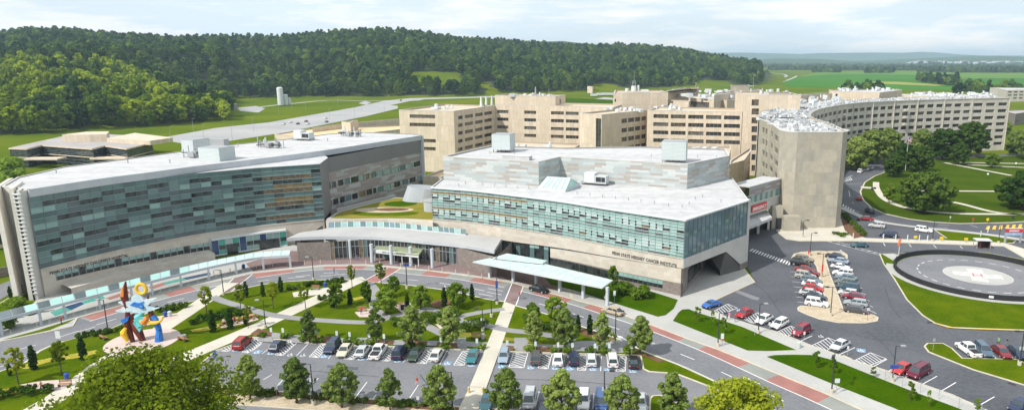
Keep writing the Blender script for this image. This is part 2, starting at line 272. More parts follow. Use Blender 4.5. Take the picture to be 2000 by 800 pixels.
# ------------------------------------------------------------ mesh builder
class MB:
    def __init__(s): s.v = []; s.f = []; s.mi = []; s.uv = []
    def face(s, pts, mi=0, uv=None):
        b = len(s.v); s.v += [tuple(p) for p in pts]; s.f.append(tuple(range(b, b + len(pts)))); s.mi.append(mi)
        s.uv.append(uv or [(0.0, 0.0)] * len(pts))
    def prism(s, poly, z0, z1, mi=0, top=None, bottom=True):
        """poly counter-clockwise or not; upright walls with u,z coordinates"""
        area = sum(poly[i][0] * poly[(i + 1) % len(poly)][1] - poly[(i + 1) % len(poly)][0] * poly[i][1] for i in range(len(poly)))
        if area < 0: poly = list(reversed(poly))
        u = 0.0; n = len(poly)
        for i in range(n):
            a, b = poly[i], poly[(i + 1) % n]; L = math.dist(a, b)
            s.face([(a[0], a[1], z0), (b[0], b[1], z0), (b[0], b[1], z1), (a[0], a[1], z1)], mi, [(u, z0), (u + L, z0), (u + L, z1), (u, z1)]); u += L
        s.flat(poly, z1, top if top is not None else mi)
        if bottom: s.flat(poly, z0, mi, True)
    def flat(s, poly, z, mi=0, flip=False):
        tris = tessellate_polygon([[Vector((p[0], p[1], 0)) for p in poly]])
        for t in tris:
            p = [poly[i] for i in t]
            ar = (p[1][0] - p[0][0]) * (p[2][1] - p[0][1]) - (p[2][0] - p[0][0]) * (p[1][1] - p[0][1])
            if (ar < 0) != flip: p = p[::-1]
            s.face([(q[0], q[1], z) for q in p], mi, [(q[0], q[1]) for q in p])
    def box(s, c, d, rz=0.0, mi=0, mat4=None):
        """c = centre of the bottom, d = sizes"""
        hx, hy = d[0] / 2, d[1] / 2; cs, sn = math.cos(rz), math.sin(rz)
        P = [(c[0] + x * cs - y * sn, c[1] + x * sn + y * cs) for x, y in ((-hx, -hy), (hx, -hy), (hx, hy), (-hx, hy))]
        s.prism(P, c[2], c[2] + d[2], mi)
    def cyl(s, c, r, h, n=12, mi=0, r2=None):
        r2 = r if r2 is None else r2
        for i in range(n):
            a, b = 2 * math.pi * i / n, 2 * math.pi * (i + 1) / n
            p = [(c[0] + r * math.cos(a), c[1] + r * math.sin(a), c[2]), (c[0] + r * math.cos(b), c[1] + r * math.sin(b), c[2]),
                 (c[0] + r2 * math.cos(b), c[1] + r2 * math.sin(b), c[2] + h), (c[0] + r2 * math.cos(a), c[1] + r2 * math.sin(a), c[2] + h)]
            s.face(p, mi, [(a * r, 0), (b * r, 0), (b * r, h), (a * r, h)])
        s.face([(c[0] + r2 * math.cos(2 * math.pi * i / n), c[1] + r2 * math.sin(2 * math.pi * i / n), c[2] + h) for i in range(n)], mi)
        s.face([(c[0] + r * math.cos(2 * math.pi * i / n), c[1] + r * math.sin(2 * math.pi * i / n), c[2]) for i in range(n)][::-1], mi)
    def tube(s, p, q, r, r2=None, n=6, mi=0):
        p, q = Vector(p), Vector(q); d = (q - p)
        if d.length < 1e-6: return
        d.normalize(); a = d.orthogonal().normalized(); b = d.cross(a); r2 = r if r2 is None else r2
        A = [p + (a * math.cos(2 * math.pi * i / n) + b * math.sin(2 * math.pi * i / n)) * r for i in range(n)]
        B = [q + (a * math.cos(2 * math.pi * i / n) + b * math.sin(2 * math.pi * i / n)) * r2 for i in range(n)]
        for i in range(n): s.face([A[i], A[(i + 1) % n], B[(i + 1) % n], B[i]], mi)
        s.face(A[::-1], mi); s.face(B, mi)
    def build(s, name, mats, parent=None, smooth=False, loc=None):
        me = bpy.data.meshes.new(name)
        me.from_pydata(s.v, [], s.f); 
        if not isinstance(mats, (list, tuple)): mats = [mats]
        for m in mats: me.materials.append(m)
        if len(mats) > 1: me.polygons.foreach_set('material_index', s.mi)
        ul = me.uv_layers.new(name='UVMap')
        ul.data.foreach_set('uv', np.array([c for f in s.uv for p in f for c in p], dtype=np.float32))
        if smooth:
            bm = bmesh.new(); bm.from_mesh(me); bmesh.ops.remove_doubles(bm, verts=bm.verts, dist=1e-4); bm.to_mesh(me); bm.free()
            me.shade_smooth()
        me.update()
        o = bpy.data.objects.new(name, me); COL.objects.link(o)
        if parent is not None: o.parent = parent
        if loc is not None: o.location = loc
        return o
def tag(o, label=None, cat=None, group=None, kind=None):
    if label: o['label'] = label
    if cat: o['category'] = cat
    if group: o['group'] = group
    if kind: o['kind'] = kind
    return o
def thing(name, label, cat, loc=(0, 0, 0), rz=0, group=None):
    o = bpy.data.objects.new(name, None); COL.objects.link(o); o.location = loc; o.rotation_euler = (0, 0, rz)
    o.empty_display_size = 0.5
    return tag(o, label, cat, group)
def kids(o): return [c for c in bpy.data.objects if c.parent is o]
KC = {}
def copy_tree(src, loc, rz=0, scale=1.0, label=None, group=None):
    if src.name not in KC: KC[src.name] = [(c, kids(c)) for c in kids(src)]
    r = src.copy(); COL.objects.link(r); r.location = loc; r.rotation_euler = (0, 0, rz)
    r.scale = (scale,) * 3 if not isinstance(scale, (tuple, list)) else scale
    if label: r['label'] = label
    if group: r['group'] = group
    for c, gs in KC[src.name]:
        d = c.copy(); COL.objects.link(d); d.parent = r
        for g in gs:
            e = g.copy(); COL.objects.link(e); e.parent = d
    return r
def struct(o): o['kind'] = 'structure'; return o

def inset(poly, d):
    area = sum(poly[i][0] * poly[(i + 1) % len(poly)][1] - poly[(i + 1) % len(poly)][0] * poly[i][1] for i in range(len(poly)))
    if area < 0: poly = list(reversed(poly))
    n = len(poly); out = []
    for i in range(n):
        a, b, c = Vector(poly[i - 1]), Vector(poly[i]), Vector(poly[(i + 1) % n])
        e1 = (b - a).normalized(); e2 = (c - b).normalized()
        n1 = Vector((-e1.y, e1.x)); n2 = Vector((-e2.y, e2.x)); m = (n1 + n2)
        if m.length < 1e-3: m = n1
        m.normalize(); k = d / max(0.45, m.dot(n1)); out.append(tuple(b + m * k))
    return out
def smooth_line(pts, n=6):
    """Catmull-Rom through the points"""
    P = [Vector(p) for p in pts]; out = []
    for i in range(len(P) - 1):
        p0 = P[i - 1] if i else P[0] * 2 - P[1]; p1, p2 = P[i], P[i + 1]; p3 = P[i + 2] if i + 2 < len(P) else P[-1] * 2 - P[-2]
        for k in range(n):
            t = k / n
            out.append(tuple(0.5 * ((2 * p1) + (p2 - p0) * t + (2 * p0 - 5 * p1 + 4 * p2 - p3) * t * t + (3 * p1 - p0 - 3 * p2 + p3) * t ** 3)))
    out.append(tuple(P[-1])); return out
def resample(pts, n):
    L = [0.0]
    for i in range(len(pts) - 1): L.append(L[-1] + math.dist(pts[i], pts[i + 1]))
    out = []; j = 0
    for k in range(n + 1):
        s_ = L[-1] * k / n
        while j < len(L) - 2 and L[j + 1] < s_: j += 1
        t = (s_ - L[j]) / max(1e-9, L[j + 1] - L[j])
        out.append(tuple(pts[j][i] + (pts[j + 1][i] - pts[j][i]) * t for i in range(len(pts[0]))))
    return out
def offset_line(pts, d):
    """d > 0 to the right of the direction of travel"""
    out = []
    for i in range(len(pts)):
        a = Vector(pts[max(0, i - 1)]); b = Vector(pts[min(len(pts) - 1, i + 1)]); e = (b - a).normalized()
        out.append((pts[i][0] + e.y * d, pts[i][1] - e.x * d))
    return out

class Wall:
    """an upright wall along a ground line read left to right from the front; d is measured out of the wall"""
    def __init__(s, path):
        s.p = [tuple(q[:2]) for q in path]; s.L = [0.0]
        for i in range(len(s.p) - 1): s.L.append(s.L[-1] + math.dist(s.p[i], s.p[i + 1]))
        s.len = s.L[-1]
        s.n = []
        for i in range(len(s.p)):
            a = Vector(s.p[max(0, i - 1)]); b = Vector(s.p[min(len(s.p) - 1, i + 1)]); e = (b - a).normalized(); s.n.append((e.y, -e.x))
    def pt(s, u, z, d=0.0):
        j = 0
        while j < len(s.L) - 2 and s.L[j + 1] < u: j += 1
        t = (u - s.L[j]) / max(1e-9, s.L[j + 1] - s.L[j])
        x = s.p[j][0] + (s.p[j + 1][0] - s.p[j][0]) * t; y = s.p[j][1] + (s.p[j + 1][1] - s.p[j][1]) * t
        tt = min(1, max(0, t)); nx = s.n[j][0] * (1 - tt) + s.n[j + 1][0] * tt; ny = s.n[j][1] * (1 - tt) + s.n[j + 1][1] * tt
        return (x + nx * d, y + ny * d, z)
    def cuts(s, u0, u1): return [u0] + [l for l in s.L if u0 + 1e-4 < l < u1 - 1e-4] + [u1]
    def quad(s, mb, u0, u1, z0, z1, d=0.0, mi=0, z0b=None, z1b=None):
        c = s.cuts(u0, u1)
        z0b = z0 if z0b is None else z0b; z1b = z1 if z1b is None else z1b
        for a, b in zip(c, c[1:]):
            ta, tb = (a - u0) / (u1 - u0), (b - u0) / (u1 - u0)
            za, zb = z0 + (z0b - z0) * ta, z0 + (z0b - z0) * tb; ya, yb = z1 + (z1b - z1) * ta, z1 + (z1b - z1) * tb
            mb.face([s.pt(a, za, d), s.pt(b, zb, d), s.pt(b, yb, d), s.pt(a, ya, d)], mi, [(a, za), (b, zb), (b, yb), (a, ya)])
    def slab(s, mb, u0, u1, z0, z1, d0, d1, mi=0):
        """solid strip between offsets d0 < d1"""
        c = s.cuts(u0, u1)
        for a, b in zip(c, c[1:]):
            P = lambda u, z, d: s.pt(u, z, d)
            mb.face([P(a, z0, d1), P(b, z0, d1), P(b, z1, d1), P(a, z1, d1)], mi, [(a, z0), (b, z0), (b, z1), (a, z1)])
            mb.face([P(a, z1, d1), P(b, z1, d1), P(b, z1, d0), P(a, z1, d0)], mi, [(a, 0), (b, 0), (b, d1 - d0), (a, d1 - d0)])
            mb.face([P(a, z0, d0), P(b, z0, d0), P(b, z0, d1), P(a, z0, d1)], mi)
        mb.face([s.pt(u0, z0, d0), s.pt(u0, z0, d1), s.pt(u0, z1, d1), s.pt(u0, z1, d0)], mi, [(0, z0), (d1 - d0, z0), (d1 - d0, z1), (0, z1)])
        mb.face([s.pt(u1, z0, d1), s.pt(u1, z0, d0), s.pt(u1, z1, d0), s.pt(u1, z1, d1)], mi, [(0, z0), (d1 - d0, z0), (d1 - d0, z1), (0, z1)])
    def holes(s, mb, u0, u1, z0, z1, rects, depth=0.4, mi=0):
        """wall face with real openings and reveals"""
        us = sorted(set([u0, u1] + [r[0] for r in rects] + [r[1] for r in rects] + s.cuts(u0, u1)))
        zs = sorted(set([z0, z1] + [r[2] for r in rects] + [r[3] for r in rects]))
        us = [x for x in us if u0 <= x <= u1]; zs = [x for x in zs if z0 <= x <= z1]
        for i in range(len(us) - 1):
            cu = (us[i] + us[i + 1]) / 2; run = None
            if us[i + 1] - us[i] < 1e-5: continue
            rr = [r for r in rects if r[0] < cu < r[1]]
            for j in range(len(zs) - 1):
                cz = (zs[j] + zs[j + 1]) / 2
                hole = any(r[2] < cz < r[3] for r in rr)
                if not hole: run = run or [zs[j], None]; run[1] = zs[j + 1]
                if run and (hole or j == len(zs) - 2):
                    s.quad(mb, us[i], us[i + 1], run[0], run[1], 0, mi); run = None
        for a, b, c, e in rects:
            P = s.pt; D = -depth
            mb.face([P(a, c, 0), P(a, c, D), P(a, e, D), P(a, e, 0)], mi, [(0, c), (depth, c), (depth, e), (0, e)])
            mb.face([P(b, c, D), P(b, c, 0), P(b, e, 0), P(b, e, D)], mi, [(0, c), (depth, c), (depth, e), (0, e)])
            mb.face([P(a, c, 0), P(b, c, 0), P(b, c, D), P(a, c, D)], mi, [(a, 0), (b, 0), (b, depth), (a, depth)])
            mb.face([P(a, e, D), P(b, e, D), P(b, e, 0), P(a, e, 0)], mi, [(a, 0), (b, 0), (b, depth), (a, depth)])
    def windows(s, rects, parent, depth=0.4, m=None, name='window', split=True):
        for a, b, c, e in rects:
            mb = MB(); s.quad(mb, a, b, c, e, -depth + 0.02)
            if split:      # slim dividing bars belong to the window
                k = max(1, round((b - a) / 1.7))
                for i in range(1, k):
                    x = a + (b - a) * i / k; s.quad(mb, x - .05, x + .05, c, e, -depth + 0.06, 1)
            mb.build(name, [m or M[WR.choice(['window', 'window', 'window_brown', 'window_blind'])], M['mull']], parent)
# ============================================================ GROUND
def sheet(name, pts, z, m, px=True):
    P = Gs(pts) if px else pts
    mb = MB(); mb.flat(P, z); return struct(mb.build(name, m))
def raised(name, pts, m, kerb=True, z=0.13, kw=0.28, px=True, km=None):
    P = Gs(pts) if px else pts
    mb = MB()
    if kerb:
        I = inset(P, kw)
        mb.prism(P, -0.02, z - 0.02, 1, bottom=False); mb.flat(I, z, 0)
        n = len(I)
        return struct(mb.build(name, [m, km or M['kerb']]))
    mb.prism(P, -0.02, z, 0, bottom=False); return struct(mb.build(name, m))
def ribbon(name, pts, width, z, m, px=True, sm=5):
    P = Gs(pts) if px else pts
    if sm: P = smooth_line(P, sm)
    A = offset_line(P, -width / 2); B = offset_line(P, width / 2); mb = MB()
    for i in range(len(P) - 1): mb.face([(*B[i], z), (*B[i + 1], z), (*A[i + 1], z), (*A[i], z)], 0, [B[i], B[i + 1], A[i + 1], A[i]])
    return struct(mb.build(name, m))

# ---- terrain: flat site, wooded ridge to the left and middle, all one sheet to the horizon
def lerp(x, T):
    if x <= T[0][0]: return T[0][1]
    for (a, b), (c, d) in zip(T, T[1:]):
        if x <= c: return b + (d - b) * (x - a) / (c - a)
    return T[-1][1]
BASE = [(-400, 400), (0, 446), (200, 478), (330, 520), (445, 566), (448, 875), (560, 905), (700, 915), (900, 930), (1000, 1000), (1100, 1040), (1200, 1150), (1480, 1330), (1700, 1500)]
RDG = [(-400, 1450), (400, 1500), (770, 1500), (1100, 1850), (1478, 1750), (1700, 1750)]
TOP = [(-400, 74), (0, 69), (60, 60), (150, 60), (225, 68), (350, 73), (450, 71), (540, 73), (600, 70), (680, 63), (770, 58), (830, 63), (900, 73), (950, 77), (1040, 83), (1100, 87), (1200, 87), (1250, 89), (1310, 95), (1362, 103), (1425, 113), (1475, 117)]
def xpix(X, Y): return CX + F * X / (Y * math.cos(TH) + H * math.sin(TH))
def hill(X, Y):
    if Y < 380: return 0.0
    xp = xpix(X, Y)
    yb, yr = lerp(xp, BASE), lerp(xp, RDG)
    hr = 50 + (115 - lerp(xp, TOP)) / F * yr - 17
    k = 1.0
    if xp > 1470: k = max(0.0, 1 - (xp - 1470) / 60.0)
    k = k * k * (3 - 2 * k)
    t = (Y - yb) / (yr - yb)
    if t <= 0: return 0.0
    if t <= 1: f = t * (1.45 - 0.45 * t)
    else: f = max(0.0, 1 - ((t - 1) * 0.9) ** 2) if t < 2.05 else 0.0
    bump = 3.0 * math.sin(X * 0.011 + 1.3) * math.sin(Y * 0.009) * min(1, t * 3)
    if Y < 1000 and xp > 200:
        q = min(1.0, max(0.0, (446 - xp) / 230.0)); q = q * q * (3 - 2 * q); b = min(1.0, max(0.0, (Y - 860) / 140.0)); b = b * b * (3 - 2 * b); k *= q + (1 - q) * b
    return max(0.0, (hr * f + bump)) * k
xs = sorted(set([-9000, -6000, -4000, -3000, -2400] + list(range(-2000, 1300, 25)) + [1400, 1600, 1900, 2300, 2800, 3500, 4500, 6000, 9000]))
ys = sorted(set([-60, 40, 200, 380] + list(range(400, 1700, 15)) + list(range(1700, 3600, 80)) + [3700, 4200, 5000, 6000, 7500, 9000, 11000, 13500]))
CLEAR = [[(795, 177), (800, 141), (890, 141), (912, 153), (905, 177)], [(933, 189), (938, 160), (970, 158), (974, 189)], [(1150, 176), (1165, 163), (1200, 165), (1225, 174)], [(1352, 172), (1360, 157), (1420, 157), (1440, 172)]]
def inside(x, y, P):
    r_ = False; j = len(P) - 1
    for i in range(len(P)):
        if (P[i][1] > y) != (P[j][1] > y) and x < (P[j][0] - P[i][0]) * (y - P[i][1]) / (P[j][1] - P[i][1]) + P[i][0]: r_ = not r_
        j = i
    return r_
def project(X, Y, Z):
    z = Z - H; d = Y * math.cos(TH) - z * math.sin(TH); v = -(z * math.cos(TH) + Y * math.sin(TH)); return CX + F * X / d, CY + F * v / d
tv = [(x, y, hill(x, y) - 0.06) for y in ys for x in xs]
nx = len(xs)
tf = [(j * nx + i, j * nx + i + 1, (j + 1) * nx + i + 1, (j + 1) * nx + i) for j in range(len(ys) - 1) for i in range(nx - 1)]
me = bpy.data.meshes.new('terrain'); me.from_pydata(tv, [], tf); me.materials.append(M['grass_far']); me.materials.append(M['forest_floor']); me.shade_smooth()
for p in me.polygons:
    if me.vertices[p.vertices[2]].co.z > 2.5 and not any(inside(*project(*p.center), c) for c in CLEAR): p.material_index = 1
ter = bpy.data.objects.new('terrain', me); COL.objects.link(ter); struct(ter)

sheet('parking_lot', [(60, 1150), (150, 900), (300, 690), (495, 650), (900, 672), (1250, 685), (1330, 705), (1450, 755), (1700, 900), (1800, 1150)], 0.0, M['asphalt'])
L1 = [(152, 621), (240, 596), (360, 562), (450, 545), (495, 534), (570, 526), (635, 520), (717, 519), (780, 524), (838, 529), (900, 537), (1000, 552), (1022, 559), (1117, 584), (1175, 600), (1225, 618), (1270, 634), (1335, 659), (1400, 682), (1462, 707), (1542, 740), (1615, 770), (1650, 786), (1750, 830)]
L2 = [(143, 637), (245, 605), (312, 585), (370, 570), (462, 555), (482, 542), (575, 531), (632, 526), (715, 526), (770, 531), (800, 535), (880, 543), (985, 561), (1022, 569), (1110, 592), (1200, 621), (1272, 646), (1380, 689), (1500, 744), (1575, 777), (1690, 830)]
L2[4:6] = [(455, 551), (490, 544)]
NEAR = [(-150, 770), (0, 725), (50, 707), (75, 687), (95, 677), (125, 666), (210, 644), (302, 605), (362, 591), (390, 585), (482, 562), (510, 556), (560, 550), (610, 547), (675, 546), (722, 550), (742, 552), (800, 557), (837, 562), (875, 567), (917, 576), (950, 584), (985, 589), (1007, 597), (1070, 614), (1135, 637), (1200, 659), (1232, 672), (1252, 684), (1325, 712), (1380, 737), (1432, 762), (1480, 785), (1570, 830)]
road_far = [(-150, 690), (0, 667), (25, 662), (100, 647), (143, 637)] + L1
sheet('road', road_far + NEAR[::-1], 0.008, M['asphalt'])
sheet('parking_lot', [(1300, 660), (1300, 620), (1475, 551), (1440, 480), (1420, 440), (1600, 380), (1640, 330), (1700, 306), (2400, 290), (2900, 500), (2900, 1150), (1800, 1150), (1700, 900)], -0.004, M['asphalt_dark'])
sheet('road', [(-80, 606), (0, 585), (60, 548), (60, 530), (0, 555), (-80, 575)], 0.0, M['asphalt'])

# ---- raised lawns and pavements
garden = NEAR + [(1500, 830), (1432, 778), (1385, 755), (1320, 730), (1267, 726), (1255, 720), (1250, 694), (1120, 691), (1000, 687), (937, 683), (900, 682), (632, 672), (585, 667), (495, 659), (422, 685), (400, 705), (330, 770), (280, 900), (-200, 1000)]
raised('lawn', garden, M['grass'])
N1 = [(-150, 690), (0, 667), (25, 662), (100, 647), (143, 637)] + L1[:14] + [(1100, 520), (900, 490), (640, 470), (560, 480), (300, 530), (85, 575), (-100, 615)]
raised('pavement', N1, M['concrete_gray'])
raised('pavement', L1[13:] + [(1985, 830), (1925, 799), (1860, 770), (1775, 740), (1735, 724), (1665, 702), (1585, 674), (1542, 657), (1515, 647), (1472, 635), (1370, 602), (1407, 582), (1475, 551), (1462, 535), (1440, 505), (1385, 500), (1300, 540), (1100, 520)], M['concrete_gray'])
sheet('lawn', [(1060, 538), (1100, 530), (1210, 550), (1324, 586), (1316, 603), (1300, 616), (1285, 619), (1230, 602), (1120, 567), (1075, 556)], 0.145, M['grass_lush'])
sheet('lawn', [(1314, 627), (1325, 611), (1332, 605), (1345, 604), (1360, 610), (1450, 639), (1555, 684), (1500, 686), (1460, 685)], 0.145, M['grass_lush'])
sheet('lawn', [(1497, 697), (1512, 694), (1550, 693), (1590, 694), (1635, 706), (1707, 735), (1765, 758), (1875, 799), (1940, 830), (1820, 830), (1745, 797), (1625, 750)], 0.145, M['grass_lush'])
sheet('lawn', [(5, 664), (75, 645), (148, 622), (135, 630), (98, 645), (25, 661)], 0.145, M['grass'])
raised('lawn', [(-80, 614), (0, 592), (60, 556), (75, 585), (60, 600), (0, 622), (-80, 645)], M['grass'], z=0.14)
sheet('plaza', [(495, 531), (570, 523), (635, 517), (717, 516), (780, 521), (900, 534), (1000, 549), (1030, 556), (1095, 570), (1085, 545), (1000, 510), (560, 490), (480, 515)], 0.136, M['paver_dark'])
raised('pavement', [(1500, 430), (1522, 457), (1535, 467), (1562, 471), (1665, 471), (1850, 477), (1960, 481), (2000, 504), (2050, 527), (2080, 528), (2000, 486), (1960, 474), (1850, 470), (1690, 465), (1660, 452), (1640, 425)], M['concrete'])
H_C, H_R = (95.4, 155.0), 17.9
raised('lawn', [(1717, 496), (1725, 515), (1746, 545), (1770, 585), (1800, 615), (1825, 631), (1860, 640), (2000, 645), (2400, 650), (2500, 600), (2200, 540), (2000, 507), (1930, 494), (1840, 488), (1760, 495)], M['grass'])
kerbY = [(1825, 631.5), (1840, 636), (1860, 640.5), (1930, 643.5), (2000, 645.5), (2150, 648)]
ribbon('kerb', kerbY, 0.32, 0.15, M['kerb_yellow'], sm=3)
raised('lawn', [(1804, 676), (1810, 670), (1842, 670), (1860, 680), (1880, 699), (1985, 701), (2010, 712), (2200, 760), (2200, 830), (2000, 752), (1900, 722), (1812, 687)], M['grass'])
raised('gravel_island', [(1545, 504), (1550, 496), (1565, 492), (1600, 490), (1645, 491), (1655, 497), (1656, 505), (1640, 507), (1613, 506), (1622, 537), (1636, 572), (1650, 610), (1695, 613), (1707, 615), (1716, 620), (1714, 627), (1690, 631), (1637, 630), (1600, 623), (1575, 614), (1558, 606), (1557, 601), (1563, 597), (1578, 597), (1616, 601), (1604, 560), (1594, 520), (1586, 508), (1560, 507)], M['gravel'])
PARK = [(1679, 374), (1681, 382), (1686, 392), (1700, 405), (1725, 417), (1775, 428), (1825, 434), (1875, 437), (1975, 435), (2100, 425), (2300, 390), (2400, 330), (2300, 308), (2000, 303), (1850, 309), (1790, 314), (1725, 337), (1707, 344), (1688, 356)]
raised('lawn', PARK, M['grass_cloud_shade'], kw=0.5)
raised('lawn', [(1822, 447), (1925, 458), (1985, 470), (1980, 475), (1850, 470), (1828, 468), (1848, 465)], M['grass'])
ribbon('path', [(1643, 405), (1675, 420), (1707, 431), (1775, 442), (1925, 458), (2010, 471)], 2.6, 0.14, M['concrete_gray'])
for pl, wd in (([(1711, 356), (1712, 368), (1724, 386), (1750, 400), (1790, 410), (1860, 417), (1950, 418.5), (2050, 419)], 2.4), ([(1681, 366), (1711, 368)], 4.0), ([(1845, 318), (1870, 323), (1975, 343)], 2.2), ([(1780, 373), (1960, 374)], 2.0), ([(1840, 391), (1880, 399), (1952, 416), (2060, 422)], 2.2), ([(1870, 317.5), (2060, 321)], 2.0), ([(1890, 322), (2010, 328)], 2.0)):
    ribbon('path', pl, wd, 0.145, M['concrete'])
# garden paths
zt = 0.145
ribbon('path', [(40, 818), (121, 770), (205, 708), (260, 676), (315, 643), (381, 600), (430, 566), (452, 553)], 3.6, zt, M['concrete'], sm=6)
ribbon('path', [(300, 735), (330, 712), (410, 678), (500, 640), (600, 594), (660, 566), (700, 548), (712, 545)], 3.7, zt + 0.004, M['concrete'], sm=4)
sheet('path', [(985, 589.5), (1007, 597), (966, 713), (958, 735), (950, 757), (917, 756), (926, 735), (935, 713)], 0.155, M['concrete'])
raised('pavement', [(917, 756), (950, 757), (940, 800), (937, 830), (880, 830), (895, 800)], M['concrete'], z=0.14)
ribbon('path', [(505, 652), (600, 662), (700, 667), (800, 670), (900, 672), (1000, 676), (1100, 679), (1200, 684)], 2.2, zt + 0.008, M['walk_gray'])
sheet('path', [(1225, 690), (1228, 668), (1215, 664), (1130, 667), (1100, 672), (1100, 685)], zt + 0.006, M['walk_gray'])
for x0, x1 in ((503, 532), (568, 590), (698, 718), (893, 910), (1004, 1030)):
    sheet('path', [(x0, 660), (x1, 660), (x1 + 2, 668 + (x1 - 500) * 0.036), (x0 + 2, 667 + (x0 - 500) * 0.036)], zt + 0.012, M['walk_gray'])
ribbon('path', [(414, 580), (440, 590), (482, 602), (527, 615), (600, 624), (700, 630), (740, 627), (770, 617), (800, 618), (835, 638), (868, 655), (880, 668)], 2.0, zt + 0.008, M['walk_gray'])
ribbon('path', [(722, 553), (735, 572), (730, 597), (745, 615), (760, 620)], 1.9, zt + 0.012, M['walk_gray'])
ribbon('path', [(800, 618), (830, 604), (860, 612), (897, 628), (940, 634), (990, 645), (1035, 650), (1080, 657), (1120, 668)], 2.0, zt + 0.014, M['walk_gray'])
ribbon('path', [(898, 630), (898, 620), (930, 612), (985, 604)], 1.9, zt + 0.016, M['walk_gray'])
for name, pts, m in (('terrace', [(571, 572), (600, 567), (640, 562), (655, 569), (625, 576), (574, 581)], M['concrete']),
                     ('terrace', [(430, 637), (470, 627), (500, 619), (505, 625), (470, 634), (432, 641)], M['plaza']),
                     ('terrace', [(693, 611), (712, 603), (732, 604), (720, 620), (702, 620)], M['plaza']),
                     ('terrace', [(770, 598), (800, 590), (812, 612), (790, 616)], M['plaza']),
                     ('terrace', [(850, 634), (885, 628), (893, 641), (862, 645)], M['plaza']),
                     ('terrace', [(40, 752), (80, 745), (125, 742), (142, 750), (118, 762), (60, 760)], M['plaza']),
                     ('terrace', [(245, 632), (300, 620), (345, 612), (350, 620), (315, 632), (250, 641)], M['plaza']),
                     ('flower_bed', [(38, 718), (60, 708), (110, 697), (160, 689), (190, 684), (187, 692), (150, 700), (95, 708), (50, 722)], M['flowers']),
                     ('flower_bed', [(372, 645), (400, 640), (430, 632), (437, 637), (400, 647), (376, 649)], M['flowers']),
                     ('flower_bed', [(688, 583), (708, 579), (712, 583), (692, 588)], M['flowers']),
                     ('flower_bed', [(0, 762), (35, 757), (40, 768), (0, 775)], M['flowers']),
                     ('mulch_bed', [(838, 592), (870, 583), (885, 590), (870, 602), (846, 600)], M['mulch']),
                     ('mulch_bed', [(490, 652), (505, 642), (532, 650), (530, 658), (498, 658)], M['mulch']),
                     ('mulch_bed', [(590, 662), (592, 655), (640, 657), (665, 662), (662, 671), (632, 670)], M['mulch']),
                     ('mulch_bed', [(718, 670), (720, 664), (770, 665), (768, 674), (722, 674)], M['mulch']),
                     ('mulch_bed', [(790, 673), (792, 665), (835, 667), (833, 676), (795, 677)], M['mulch']),
                     ('mulch_bed', [(852, 677), (855, 668), (893, 671), (892, 680)], M['mulch']),
                     ('mulch_bed', [(985, 684), (990, 675), (1004, 677), (1002, 686)], M['mulch']),
                     ('mulch_bed', [(1030, 686), (1032, 678), (1080, 679), (1110, 681), (1108, 689)], M['mulch']),
                     ('mulch_bed', [(1125, 640), (1150, 645), (1200, 662), (1190, 668), (1140, 656)], M['mulch']),
                     ('mulch_bed', [(1222, 672), (1250, 687), (1300, 706), (1285, 708), (1255, 695), (1228, 692)], M['mulch']),
                     ('mulch_bed', [(1643, 431), (1652, 428), (1690, 462), (1668, 466), (1650, 450)], M['mulch'])):
    sheet(name, pts, zt + 0.022, m)
sheet('lawn', [(860, 650), (900, 658), (985, 666), (1060, 672), (1050, 666), (950, 655), (880, 645)], zt + 0.003, M['grass_dry'])
mb = MB(); cx_, cy_ = G(279, 667); mb.cyl((cx_, cy_, 0.1), 6.0, 0.09, 40); struct(mb.build('plaza', M['plaza']))
# bed below the lot and gravel
raised('lawn', [(405, 753), (430, 755), (530, 762), (700, 776), (900, 793), (885, 830), (700, 808), (560, 797), (455, 790), (400, 785)], M['gravel'])
sheet('mulch_bed', [(412, 757), (430, 758), (530, 765), (700, 779), (897, 796), (895, 806), (700, 788), (530, 773), (410, 764)], 0.145, M['mulch'])
raised('lawn', [(935, 799), (950, 797), (1255, 815), (1255, 850), (930, 850)], M['mulch'])
raised('lawn', [(1266, 830), (1268, 778), (1274, 772), (1290, 771), (1330, 790), (1400, 850), (1300, 870)], M['grass'])
sheet('patch', [(1436, 570), (1441, 566), (1484, 581), (1480, 586), (1470, 584)], 0.0, M['asphalt'])
for cr_ in ([(1690, 645), (1705, 655), (1722, 668), (1750, 700)], [(1440, 540), (1470, 552), (1500, 575), (1530, 620)], [(1640, 640), (1700, 660), (1790, 668)], [(1760, 620), (1742, 600), (1728, 560)], [(560, 720), (640, 726), (740, 735)], [(1000, 740), (1090, 742), (1200, 750)], [(820, 730), (840, 760), (835, 780)], [(1560, 640), (1600, 650), (1650, 668)]):
    ribbon('crack_seal', cr_, .14, .012, mat('tar', (.045, .047, .055), .6))
for pt in ([(1520, 560), (1548, 565), (1546, 574), (1518, 568)], [(1700, 540), (1716, 560), (1708, 566), (1692, 544)], [(640, 712), (700, 716), (698, 722), (638, 717)], [(1080, 745), (1120, 748), (1118, 756), (1078, 752)]): sheet('patch', pt, .006, M['asphalt_dark'])
for pt in ([(1810, 627), (1822, 627), (1824, 630), (1812, 631)], [(1969, 745), (1985, 750), (1983, 753), (1968, 748)]): sheet('drain_grate', pt, .02, M['dark'])
# coloured paving along the children's canopy
for pts, m in (([(98, 610), (125, 600), (140, 606), (108, 618)], M['g_green']), ([(125, 600), (158, 590), (165, 594), (140, 606)], M['g_blue']), ([(158, 590), (200, 577), (206, 583), (165, 594)], M['g_green']),
               ([(206, 583), (250, 568), (256, 573), (215, 586)], M['paver_red']), ([(290, 561), (318, 552), (325, 556), (296, 566)], M['paver_red']), ([(318, 552), (358, 543), (364, 547), (325, 556)], M['g_green']), ([(358, 543), (410, 532), (412, 537), (364, 547)], M['g_blue'])):
    sheet('coloured_paving', pts, 0.137, m)
